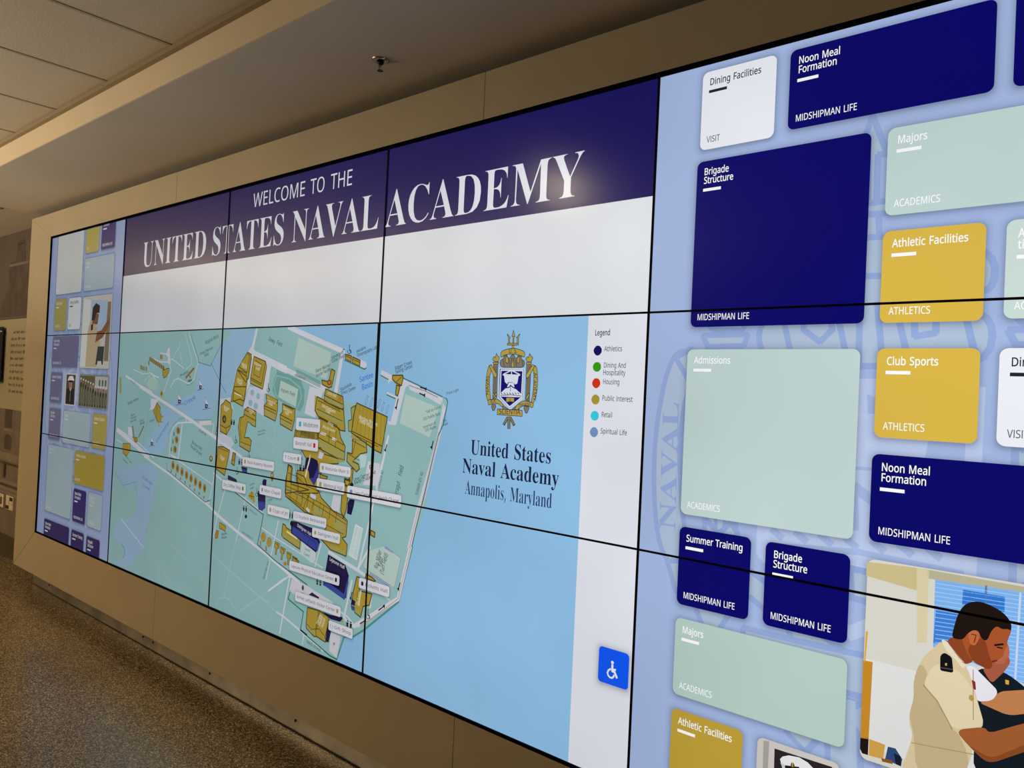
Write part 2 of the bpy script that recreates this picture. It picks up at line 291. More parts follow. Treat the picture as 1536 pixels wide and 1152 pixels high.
# ---------------------------------------------------------------- flat outlines: fonts, clipping
FONTS = {'noto': r'''";}9%:z<B:m>:;Q>:;D<B9%9Z<B9M>::1>::$<B (;493:D7m9r8Q9T9=9B:.9<;#9B;t9T<f9r=T:D>::{>::R=R:4<d:#;s9x;$:#:2:49A:R8T:{7m );493967m9_8T9|9A:3:2:9;$:3;s9|<d9^=R95>:9m>::>=T:]<f:o;t:u;#:o:.:]9=:>8Q9m7m .:z919z8s9k8u9]8}9T909Q9E9T9Z9]9h9k9p9z9r:09p:=9h:G9Z:J9E:G90:=8}:08u A=b9)8|8|;&><;]><=a8|=#8|<D:Z:<:Z9^8|9):P;5<2;5;W<k;Q=$;H=A;A=X;6=/;,<k B=j989b8|9b>:;5>:<)>3<b=z<|=d=0=E=5<y=/<R<y<2<\;w<5;j<5;f<R;_<l;U=&;E=7;0=B:p=E:N=:9p<t9E<?9*;U8|9,:D<#;A<#;u<(<;<7<L<P<R<r<K=9<6=P;m=];8=a:D=a9,:D9T;I9T<$9Z<G9m<Z:/<`:S<Y:u<F;5;};F;E;L:D;L C=]9B;p8u;-8}:Q99:&9]9b:39P:p9J;[9Q<E9d=%:*=W:X=|;6>8;z>@<f>9=I>$=0=L<Z=^<>=d;z=f;J=`:|=O:[=2::<P:/;[:9:f:X:(:x9f;F9U;y9O<Z9U=69b=69.<Y8z D>D909b8|9b>:;@>:<)>3<b=z=6=X=Y=+=o<K=v;_=o:p=Y:3=49^<]9<;{9(;28|9.:D9U;*9U<$9a<a:)=*:e=6;]=1<=<|<l<b=4<>=M;m=\;7=a:D=a E=*9-9b8|9b>:<]>:<]=_:D=_:D<%<Q<%<Q;K:D;K:D9V<]9V<]8| F<m9+9b8|9b>:<]>:<]=_:D=_:D;l<P;l<P;6:D;6:D8| G>C9L;z8u;58}:W98:*9\9d:29Q:o9J;[9Q<F9h=':1=X:a=};D>9<1>@<Y>>=#>9=E>0=f>$=O=K<p=^<P=d<.=f;T=`;'=O:^=2:C<g:3<8:.;[:3;%:A:Q:X:*:{9g;M9U<-9O<b9R=09Z=0;2;|;2;|;h=l;h=l93=E9(<y8{<N8w H>L9-9b8|9b>::D>::D<%=(<%=(>:=e>:=e8|=(8|=(;K:D;K:D8| I:y9%9Z8|:>8|:>>:9Z>: J:}938y7W8]7Z8H7`8H888^838x819-839=889K8A9U8P9\8d9_9$9_>::@>::@9(:88G9y7x9Q7` K=U9/9b8|9b>::D>::D;^:m<1;;<^<b>:=M>:;E;z=U8|<i8|:u;P:D;%:D8| L<p9'9b8|9b>::D>::D9W<_9W<_8| M?`929b8|9b>::`>:<>9x=|>:>z>:>z8|>>8|>><7>@<|>C=Y<V8|<%8|:==Y:><|:?<3:?8| N>X909b8|9b>::M>:=<9t==:9=;:h=:;<=:>:=r>:=r8|=,8|:<=C:=<d:?;w:?8| O>g99;r8u;-8}:Q99:&9^9b:59P:q9J;\9P<F9b=':&=X:Q=};.>9;r>A<Y>9=5=}=`=Y>$='>7<F>>;[>7:q>$:4=`9^=599<Y8}95;r9O<H9T<p9f=3:(=O:e=Y;[=O<Q=3=3<p=P<I=a;r=g;A=a:t=P:U=3:8<Q:/;[:8:e:U:(:s9f;@9T P=K909b8|9b>:;+>:;|>0<Y=p<y=C=)<b=%<<<r;s<Z;T<6;;;`;+:{;&:D;&:D8|9,:D;Y:t;Y;U;_<$;p<=<2<F<`<>=-<(=J;]=[;&=a:D=a R=W939b8|9b>:;0>:<#>1<Y=s<y=H=)<g=&<D<v<'<f;k<R;Z<<;L<$;B=M8|<a8|;H;1:D;1:D8|9,:D;d;0;d;c;j<+;{<?<=<F<d<?=2<)=L;`=[;-=`:D=` S=&9W:l8u:E8w9|8{9]9(9C919C9k:$9W:I9Q:o9O;C9T;d9c;y9|<%:A;}:W;v:i;h:x;S;+:j;I:4;a9i<$9Q<J9I<|9N=E9]=b9t={:8>1:]>=;,>@;R>>;u>9<9>0<V>%<C=M;h=_;J=d;+=f:_=a:B=S:1==:+<{:.<e:5<S:C<D:V<6;9;v;`;f<&;T<?;A<R;*<]:i<a:F<V9i<39>;W9# T=*9):b8|:b=_9(=_9(>:=#>:=#=_;D=_;D8| U>E9;;^8u;'8{:U90:19K9r9o9c:?9]:q9]>::?>::?:o:G:;:^9o;*9W;a9O<?9W<e9q<{:>=':o='>:=c>:=c:o=^:@=O9q=59M<l91<=8{ V=H9,:q8|8|>:9`>::q:r;(:;;49d;A:;;S:s<c>:=H>:;S8| W?p9;:M8|9)>:9h>::X;&:f:E:o9j:y:H;-;)<'>:<e>:=b;'=r:E=|9j>+:E>9;&?(>:?g>:>B8|=`8|<^<J<S<q<J=9<F=N<?=)</<H;/8| X=?9-9$8|:h;e9.>:9q>:;0<3<L>:=0>:;R;f=<8|<R8|;.;;9c8| Y=19*:f8|:f:}8|>:9c>:;);_<K>:=1>:;G;%;G8| a=.9B:V8u:*8|9`949H9U9@:*9J:Z9j:}:E;9;6;B;t;D;t;Y;o<%;`<=;I<J;)<N:i<L:N<F9z<39h<_:&<k:D<u:e<|;,=#;f<w<3<a<J<<<R;`<R8|<'8|;w9T;\9:;C9(;$8y9/:d9J;39P;U9c;k:(;s:V;s:v;>:t:`:m:<:^:(:H9}:):'9j:49X:J9M b=R99;O8u;(8y:d9*:L9;::9O:59O:)8|9Z8|9Z>X::>X::=7:9<h:7<H:L<]:d<o;(<z;O=#<0<r<_<O=#;p=-:z=#:)<_9I<09&90;F9K;p9T<39o<E:?<K:{<@;k;{<>;E<M:o<E:P<,:@;]:::|:@:?:P9o:o9T c<R9?;48u:b8z:;9.9t9G9[9j9K:>9F:x9K;Y9\<.9v<R:=<k:f<z;9=$;n<y<<<k<*<:;_<F;7<K:W<<:4;i:(:y:/:?:B9p:b9V;49M;P9O;h9S<69b<69.;i8z d=R9:;$8u:B9&9n9I9P:(9F:y9P;p9o<O:2<j:V<y;$=$;J<{;i<o<&<^<9<J<=<J<;<c<9=$<9>X<t>X<t8|<D8|<<9Q<&9<;i9*;J8y92;-9K;^9S;}9k<4:7<::n<::y<4;Y<#<*;_<E;,<N:^<D:@<(:.;V:(:x:.:?:@9o:^9T e=09@;=8u:h8z:>9/9v9I9\9m9K:@9F:w9K;S9Z<'9r<L:6<h:]<y;/=$;Z<z<$<k<A<R<W<2<d;e<i;7<i:o:(:o:1:9:G9m:k9U;@9M;`9N;}9S<X9f<X92;}8{;`8w9*:);C<+;C<%;l;q<2;U<G;.<N:d<H:G<3:3;n f;R999j8|9j<J9+<J9+<f9j<z9j=49r=p:.>=:S>T;)>\;P>X;o>P;_=|;G>(;*>+:k>&:Y=s:N=Y:J=4:J<x;J<x;J<J:J<J:J8| g=R9E;.76:A7<9b7M9b8(:C7n;17g;[7n;z8'<38G<:8q<:9$<:9<<<9Q;w92;R8{;$8u:T8{:0909m9K9P:+9F:y9P;k9m<L:0<h:T<y;$=$;F<{;d<q<#<`<:<H<E<x<t<x<t8v<j82<M7];v7@92;-9K;\9R;|9h<4:3<::k<::y<4;^;|<-;[<E;,<M:_<D:A<):.;X:(:y:.:>:A9n:_9S h=T9:9Z8|9Z>X::>X::<y:7<F:;<F:O<^:j<p;.<z;P=#</<v<X<_<p<6<y;U<y8|<>8|<>;Q<5<&;u<C;I<M:q<E:Q<+:@;]::;%::8| i:s919x=Y9k=[9_=b9X=n9U>#9X>49_>@9k>G9x>I:*>G:5>@:=>4:@>#:==n:5=b:*=[9%9Z8|9Z<x::<x::8| j:s919x=Y9k=[9_=b9X=n9U>#9X>49_>@9k>G9x>I:*>G:5>@:=>4:@>#:==n:5=b:*=[9190768m788W7>8W7n8l7i9(7g9<7j9L7s9W8)9Z8D9Z<x::<x::8F:47t9}7R9^7= k<w929Z8|9Z>X::>X::;_:9;C:7;$:F;4:V;H:d;Y;|<x<g<x;0;9<q8|<)8|:b:n:::J::8| l:s9%9Z8|9Z>X::>X::8| m?s9J9Z8|9Z<x:/<x:7<G:;<G:O<`:h<q;+<{;J=$;|<x<F<d<]<B<v<]=7<p=W<{=y=$>S<w>y<_?5<7?=;U?=8|>]8|>];S>U<'>=<D=o<M=B<E=$</<n;e<i;2<i8|<.8|<.;S<&<';h<D;?<M:l<E:O<+:?;]::;&::8| n=T999Z8|9Z<x:/<x:7<G:;<G:P<`:k<q;0<{;Q=$</<w<X<_<p<7<y;U<y8|<>8|<>;Q<5<&;u<C;I<M:q<E:Q<+:@;]::;&::8| o=K99;58u:c8{:;909u9K9[9p9K:C9F:{9K;W9Z<*9s<N::<i:b<y;7=$;e<y<2<i<T<N<m<*<};W=':{<}:D<n9p<U9K<390;e8{91;69K;f9U<+9q<?:A<E:{<?;Y<+<);f<D;6<M:a<D:A<):.;Y:(:{:.:A:A9q:b9U p=R9:9Z769Z<x:/<x:7<G:M<]:d<o;(<{;O=$<0<s<_<P=#;q=-:{=#:*<_9J<A9/;x8{;O8u;)8y:e9*:M9;::9O:69O:992::8o::7694;F9K;d9P;|9]<39s<A:4<H:U<K:{<E;X<3<(;p<D;E<M:q<E:R<.:A;b::;+:::{:@:@:P9o:o9T r<%959Z8|9Z<x:/<x:6<6:M<R:f<i;)<y;L=$;b=#;v<{;o<D;\<H;H<I;-<E:o<::Y<(:I;k:>;M::;+::8| s<R9T:Z8u:78w9t8{9Z9(9D919D9g9x9S:<9L:[9J;'9N;A9X;P9i;U:$;T:1;N:<;D:G;3:R:X:j9w;*9a;99Q;J9G;_9C;z9M<H9i<f:9<x:o=$;4<};R<x<,<g;s<8;C<H;*<M:k<N:K<K:4<C:%<59|<#:#;p:);d:5;Z:G;P:};9;]:z;r:k<':Y<0:D<3:)<*9V;h95;:8| t;]9;:m8u:R8x:99$:$919n9F9b9c9_:/9_<J9,<J9,<g9_=#9w=p:?=p:?<x;L<x;L<J:?<J:?:0:C9n:O9Z:a9O:w9K;89M;O9R;O9%;48x u=T98;#8u:E8}9w9:9^9b9V:B9V<x:7<x:7:F:@9r:Z9U;,9K;^9T<$9m<5:;<;:s<;<x<v<x<v8|<F8|<=9Q<%98;e9';E8y v<e9.:N8|8|<x9`<x:R:Z:]:9:h9q:o9U:y9r;)::;4:Z<&<x<e<x;78| w>j9;:08}9(<y9f<y:<:o:J:4:T9^:]9z:e:C:o:d;S<y<9<y<w:d=*:2=49_=@:2=O:o>&<y>b<y=Y8}<o8}<1;6;};m;t<;;h;m;Y;6:s8} x<s9-9-8|:T;#93<x9v<x:x;K;y<x<`<x;?;#<g8|<$8|:x:V9p8| y<g999Y769=779(7;9(7j9:7h9P7f9l7k:'7x:881:E8K:X8{8}<x9a<x:T:a:f:.:r9Z;&:+;9:b<'<x<g<x;&8J:l7w:Q7T:-7= z<L9+9;8|9;9H;G<J9G<J9G<x<-<x<-<L:$9O<19O<18|''',
'serif': r''',:z9(9=8%9P8y9^9o:B9o:G9h:.8t9h8% A=j9<8s8|8s939*96999?9E9P9R9l;9>,;K>+=59x=P9C=^97=p93=p8|;P8|;P93;y9:<+9O;|9r;h:J:-:J9p9h9m9\9l9Q9x9;:B93:F93:F8|9$:7:g;]:g:w<O C>.9I;l8q;,8y:O959|9Y9Y:.9C:h9;;O9C<69Y<o9}=D:Q=h;.>$;n>+<E>%=$=m=9=h=M=p=X>+=j>+=j<D=Y<D==<|<t=L<I=g;t=p;?=c:t=::]<Q:V;M:^:P:w9k;F9E<&99<N9><v9N=@9h=a:0=t9z=@9B<\8| D>J98958|95929P969`9?9h9O9k9l9k=+9h=L9^=_9L=h90=l90=|;I=|<8=v<u=b=J=A=m<o>'<7>.;O=z:F=M9Z<]9/;O8|93;I99;q9?<79P<O9l<g:Q<o;P<g<N<O=3<'=Y;J=f;5=d;)=\;#=N:|=6:|9i;#9Q;)9C;59< E=o9T9/8|9/929M959_9?9i9Q9l9o9l=&9i=J9_=^9M=h91=l91=|=D=|=D<P=4<P=&=*<d=K<7=];S=c;3=a;*=];%=V:}=9:};a;,;a;S;g;n;x<%<<<0<i<@<i<@:<</:<<*:`;|:{;n;4;\;@;C;G;$;I:}9d;$9P;+9D;99>;Q9=<$9?<I9H<i9V=(9l=>:/=P:U=c:U=G8| I;p999.8|9.929K989^9A9i9R9l9l9l=89i=Q9`=`9N=h9.=l9.=|;_=|;_=l;A=h;/=`;%=Q:}=8:}9n;&9M;-9C;99;;a92;a8| L=_9B908|90929N979_9A9i9S9l9r9l=09h=L9_=^9M=g91=l91=|;e=|;e=l;M=j;;=g;/=`;'=U:}=F:|=0:|9t;$9P;*9F;39@;U9=<&9@<K9I<i9Y='9q=<:6=N:`=`:`=G8| M?y9P9/8|9/929L979^9A9i9S9l9p9l=39k=G9h=U9a=_9V=e90=l90=|;$=|<M:T=v=|?h=|?h=l?M=f?<=\?2=J?/=/?/9v?09^?49L?:9@?E98?S94?h92?h8|=A8|=A92=f9:=p9A=w9M=z9^=|9t=|=D<08|;y8|:/=::/9q:39Q:>9?:Q95:o92:o8| N>H9E=H8q:1<n:19p:49R:=9@:N96:m92:m8|938|93929H949W989b9?9h9J9l9Z9m9p9m=99E=f93=l93=|:b=|=<:o=<=.=;=D=7=S=0=^=&=d<[=l<[=|>:=|>:=l=w=g=f=^=^=L=[=.=[8q S=;9d9L8q9L:d9_:d9t:$:59S:[99;090;R95;l9E;|9]<'9z;t:G;L:f:i;*:6;H9n;h9Y<19S<\9W='9d=H9y=b:9=v:Z>(;$>,;P>'<*=u<3=s<<=r<I=w<P>,<c>,<c<O<R<O<F<r<5=6;{=O;c=b;I=n;-=r:i=m:R=_:C=K:>=1:B<t:O<`:e<O;(<?;h;|<2;h<M;T<a;><n;'<u:h<w:K<r:#<c9[<J9><)9);[8v;+8r:d8t:D8}:(9*9v9-9l9,9f9(9^8q T=\9<9}8|9}92:A96:T9@:^9S:b9r:b=f:[=f:,=_9b=H9J=$9><N9,<N9,=|=O=|=O<M=?<M=,=3<]=Y;x=f;r=f;r9r;v9R<$9?<896<X92<X8| U>F9M;c8o;+8t:Y9':89>9t9r9j:a9j=09g=K9^=]9L=g90=l90=|;[=|;[=l;5=e;+=^;$=T:{=0:{:R;%9y;69T;S9><#97<d9F=09t==:e===/=:=K=0=\<x=f<X=l<X=|>4=|>4=l=u=e=f=Z=^=I=[=/=[:{=W:<=H9f=19A<j9(<>8t V=a9=;?8o9M=297=Y9)=e8n=l8n=|;>=|;>=l;#=j:l=e:b=\:^=O:g=/;n:U<l=.<s=N<o=\<f=e<T=j<;=l<;=|=o=|=o=l=\=i=M=`=@=P=3=4;Q8o Y=_9I:+8|:+92:I97:Z9A:c9S:g9r:g:y9O=89>=S9/=b8}=h8o=k8o=|;:=|;:=k;.=k:y=i:m=e:d=^:b=U:j==;c;M<]=#<i=:<m=M<`=c<:=k<7=|=l=|=l=k=\=g=N=]=4==;w;6;w9r;z9S<(9A<:97<X92<X8| a<h9R;j8r;M8w;;9+;39D:]9#:%8s9a8x9I9,9:9C959`9@:.9`:N:=:j;2;);2;\;/;u;&<*:q<4:Z<8:9<2:.;}:7;l:?;^:A;R:>;B:4;5:%;-9n;*9\;-9N;69E;E9B;W9F;n9R<&9f<7:%<D:D<L:h<N;J<H;r<4<-;n<5;=<59_<79I<:9E<@9C<P9K<Y9=<68{9+:]9C:t9J;&9S;29`;2:o:`:]:E:A:<9u:@9Y:K9H c<59I:b8r:=8w9x9,9\9D9G9e99:094:\9:;/9I;X9a;z:&<9:K<I:u<O;E<J;e<:;z<#<%;`<#;O;u;B;h;:;W;7;A;<;4;L;/;f;0;p;0;z;)<2:o<9:P<-:<;c:6;&:<:A:O9m:l9Q;79G;Z9P;z9i<-9];c96;88z d='9B:R8r:18w9o9+9V9D9D9c98:.94:Y99;/9E;X9X;{9r<9:6<I:X<N;(<E;J<(;J=F;G=X;?=c;1=j:v=l:v=|<O=|<O9l<P9W<U9J<_9A<q9=<q9,<69';J8r;J9H;49-:s8w92:q9=;&9@;59J;B9Y;J9m;J;];D;l;9;y;*<&:t<):Y;|:H;e:?;=:<:_:>:(:H9[:X9E e<=9<:`8r:;8w9v9+9[9D9F9f99:394:c99;49G;[9\;|9x<::><I:c<N;<<E;d<(;};U<+:s<+:l:;:l:E:':`9Y;29K;X9V;y9w<-9j;c9<;88{9+::;+;4;+;4;B;2;g;,<%:{<4:g<9:N<.:?;j::;6 i;191:+<z9r=#9b=-9W=>9S=Q9W=e9b=v9r>&:+>):>>&:O=v:Y=e:]=Q:Y=>:N=-:>=#94938|93919D949N9;9T9F9U9Y9U;g9T;{9P<-9F<395<596<F:Z<F:Z9Y:\9G:`9;:j94:z91:z8| l;294938|93919D949N9;9T9F9U9Y9U=C9T=V9P=b9G=i95=l95=|:Z=|:Z9Y:\9G:`9;:j94:z91:z8| m?)9f938|93919D949N9;9T9F9U9Y9U;h9T;z9O<,9E<394<694<F:X<F:X;t;'<A;X<N<%<H<A<5<P;p<l<5=2<H=W<N>+<B>H;z>R;?>R9Y>S9G>X9;>b94>r91>r8|=.8|=.91=>94=H9;=M9G=O9Y=O;D=M;\=I;m=?;w=.;z<m;r<T;X<T9Y<V9G<[9;<d94<t91<t8|;28|;291;B94;L9;;Q9G;S9Y;S;D;Q;\;M;m;C;w;2;z:p;q:X;V:X9Y:Z9G:^9<:h94:w91:w8| n=29M938|93919D949N9;9T9F9U9Y9U;h9T;z9O<,9E<394<694<F:Z<F:Z;v:u<8;:<I;^<N<4<B<Q;z<Z;?<Z9Y<\9G<a9;<k94<{91<{8|;58|;591;:91;O9;;V9Y;V;D;U;\;P;m;F;w;6;z:s;q:Z;V:Z9Y:[9G:`9;:j94:z91:z8| o<`99:o8r:E8w9{9,9]9F9G9g99:494:`99;29G;Z9];{9{<9:E<I:n<N;<<I;`<:<#;|<:;[<H;3<M:`<H:2<:9f<#9E;`9,;=8w93:o9,;,93;<9H;A9Y;D9r;G:`;D;N;;;z;+<4:o<;:V<4:F;z:>;N:;:`:>9s:A9Y:F9H:V93 p=(9G927L927[9@7]9I7b9P7i9S7r9U8<9U;^9T;x9O<+9F<394<794<F:U<F:U;r:l<6;.<I;Q<O;s<J<5<:<M;}<_;\<j;6<n:f<j:7<^9i<L9G<39-;p8w;N8r:}8}:Z9A:Z8B:^7t:d7i:m7a;07\;07L9.;.9=;I9E;Z9\;d:);h:`;e;;;\;c;L;y;2<&:q;v:Z;V:Z9f:m9G r</9J938|93919D949N9;9T9F9U9Y9U;g9T;|9O<-9F<395<596<F:X<F:X;g:k<(;&<=;=<J;T<N;m<K<#<@<.</<1;u</;c<&;U;t;L;c;I;T;K;I;R;:;e;2;l;(;o:u;j:h;\:^;G:[;+:[9Y:^9F:e9::s94;091;08| s<09Z:]8r:@8v9x9'9j9*9]9%9T8s9E8s9E:/9V:/9c9e9x9H:696:R90:h93:y9<;(9I;+9[:}9u:b:/:1:H9m:Z9W:o9J;,9F;G9M;n9b<3:(<H:S<O:l<L;2<D;9<B;@<A;J<D;Q<O;_<O;_;I;O;I;B;i;/<%:t<3:[<8:H<6::<.:2;}:/;n:1;_:9;S:F;I:X;?;*;(;H:r;\:];h:E;l:%;e9T;O93;-8y t;O9;:B8s9z8x9c9+9V9E9Q9h9Q<'95<'95<<9y=&:6=C:G=]:V=]:V<F;;<F;;<':V<':V9s:X9a:[9T:c9L:n9I;(9R;99l;I9c;199:k8{ v<B99:T8r9G;c97<)9-<28y<58y<F:j<F:j<6:b<6:N<2:G<$:H;w;$:@;W;h;\;{;S<1;6<6;6<F<A<F<A<7<1<1<&<';o;^:f8r y<<9V9U7K9>7N9+7Z8y7l8u8(8x899&8G938Q9E8T9T8R9a8K9i8?9l809k8+9k8%9n7w9w7t:)7{:882:G8P:R8w9E;f9:<#90</9)<48y<58w<F:h<F:h<5:N<1:H<,:F<#:H;v:K;l;$:=;Q;\;W;o;Y;};W<,;P<1;6<5;6<F<<<F<<<5</<2<%<);n;]:h8d:W8;:G7w:77b:%7T9m7M'''}
def unpack(s):
    g = {}
    for rec in s.split(' '):
        ch = rec[0]; body = rec[1:]
        def num(k): return (ord(body[k]) - 35) * 91 + (ord(body[k+1]) - 35) - 2000
        adv = num(0); k = 2; loops = []
        while k < len(body):
            n = num(k); k += 2; loops.append([(num(k + 4*i), num(k + 4*i + 2)) for i in range(n)]); k += 4 * n
        g[ch] = (adv, loops)
    return g
FONTS = {k: unpack(v) for k, v in FONTS.items()}
def sarea(p): return sum(p[i-1][0]*p[i][1] - p[i][0]*p[i-1][1] for i in range(len(p))) / 2
def offset_loop(p, d):
    """moves every corner outwards (d > 0) for ink drawn counter-clockwise or clockwise alike"""
    n = len(p); out = []
    for i in range(n):
        a, c, e = p[i-1], p[i], p[(i+1) % n]
        d1 = (c[0]-a[0], c[1]-a[1]); d2 = (e[0]-c[0], e[1]-c[1])
        l1 = math.hypot(*d1) or 1; l2 = math.hypot(*d2) or 1
        n1 = (d1[1]/l1, -d1[0]/l1); n2 = (d2[1]/l2, -d2[0]/l2)
        m = (n1[0]+n2[0], n1[1]+n2[1]); k = 2 / max(m[0]*m[0]+m[1]*m[1], .8)
        out.append((c[0] + m[0]*k*d/1, c[1] + m[1]*k*d/1))
    return out
glyph_cache = {}
def glyph(font, ch, grow):
    key = (font, ch, grow)
    if key in glyph_cache: return glyph_cache[key]
    if ch not in FONTS[font]: glyph_cache[key] = (230, []); return glyph_cache[key]
    adv, loops = FONTS[font][ch]
    if loops:
        big = max(loops, key=lambda l: abs(sarea(l))); s = 1 if sarea(big) > 0 else -1
        loops = [offset_loop(l, grow * s / 2) if grow else l for l in loops]
    tris = []
    outer = [l for l in loops if sarea(l) * s > 0] if loops else []
    holes = [l for l in loops if sarea(l) * s <= 0] if loops else []
    for o in outer:
        xs = [p[0] for p in o]; ys = [p[1] for p in o]
        mine = [h for h in holes if min(xs) <= h[0][0] <= max(xs) and min(ys) <= h[0][1] <= max(ys)]
        flat = [p for l in [o] + mine for p in l]
        for t in tessellate_polygon([[Vector((p[0], p[1], 0)) for p in l] for l in [o] + mine]): tris.append([flat[i] for i in t])
    glyph_cache[key] = (adv, tris)
    return glyph_cache[key]
def clip(poly, x0, y0, x1, y1):
    for ax, lim, sg in ((0, x0, 1), (0, x1, -1), (1, y0, 1), (1, y1, -1)):
        if not poly: return poly
        out = []
        for i in range(len(poly)):
            a, c = poly[i-1], poly[i]; da = (a[ax]-lim)*sg; dc = (c[ax]-lim)*sg
            if (da >= 0) != (dc >= 0):
                t = da / (da - dc); out.append((a[0]+(c[0]-a[0])*t, a[1]+(c[1]-a[1])*t))
            if dc >= 0: out.append(c)
        poly = out
    return poly
def fill(p):
    if abs(sarea(p)) < 1e-6: return []
    return [[p[i] for i in t] for t in tessellate_polygon([[Vector((q[0], q[1], 0)) for q in p]])]
def rr(x0, y0, x1, y1, r, n=5):
    if r <= 0: return [(x0, y0), (x1, y0), (x1, y1), (x0, y1)]
    out = []
    for cx_, cy_, a in ((x1-r, y0+r, -90), (x1-r, y1-r, 0), (x0+r, y1-r, 90), (x0+r, y0+r, 180)):
        for k in range(n+1):
            t = math.radians(a + 90*k/n); out.append((cx_ + r*math.cos(t), cy_ + r*math.sin(t)))
    return out
def soften(p):
    """rounds the corners of a closed outline"""
    size = max(max(q[0] for q in p) - min(q[0] for q in p), max(q[1] for q in p) - min(q[1] for q in p)); lim = size * .07
    for it in range(2):
        out = []
        for i in range(len(p)):
            a, c = p[i], p[(i+1) % len(p)]; l = math.hypot(c[0]-a[0], c[1]-a[1]) or 1; k = min(.25, lim / l)
            out += [(a[0]+(c[0]-a[0])*k, a[1]+(c[1]-a[1])*k), (c[0]-(c[0]-a[0])*k, c[1]-(c[1]-a[1])*k)]
        p = out; lim *= .4
    return p
def stroke(pts, w, closed):
    out = []; n = len(pts); h = w/2
    seg = n if closed else n-1
    for i in range(seg):
        a, c = pts[i], pts[(i+1) % n]; dx, dy = c[0]-a[0], c[1]-a[1]; l = math.hypot(dx, dy)
        if l < 1e-6: continue
        ux, uy = dx/l, dy/l; e = h*.45 if w < 12 else h*.3
        ax, ay = a[0]-ux*e, a[1]-uy*e; bx, by = c[0]+ux*e, c[1]+uy*e
        out.append([(ax-uy*h, ay+ux*h), (ax+uy*h, ay-ux*h), (bx+uy*h, by-ux*h), (bx-uy*h, by+ux*h)])
    return out
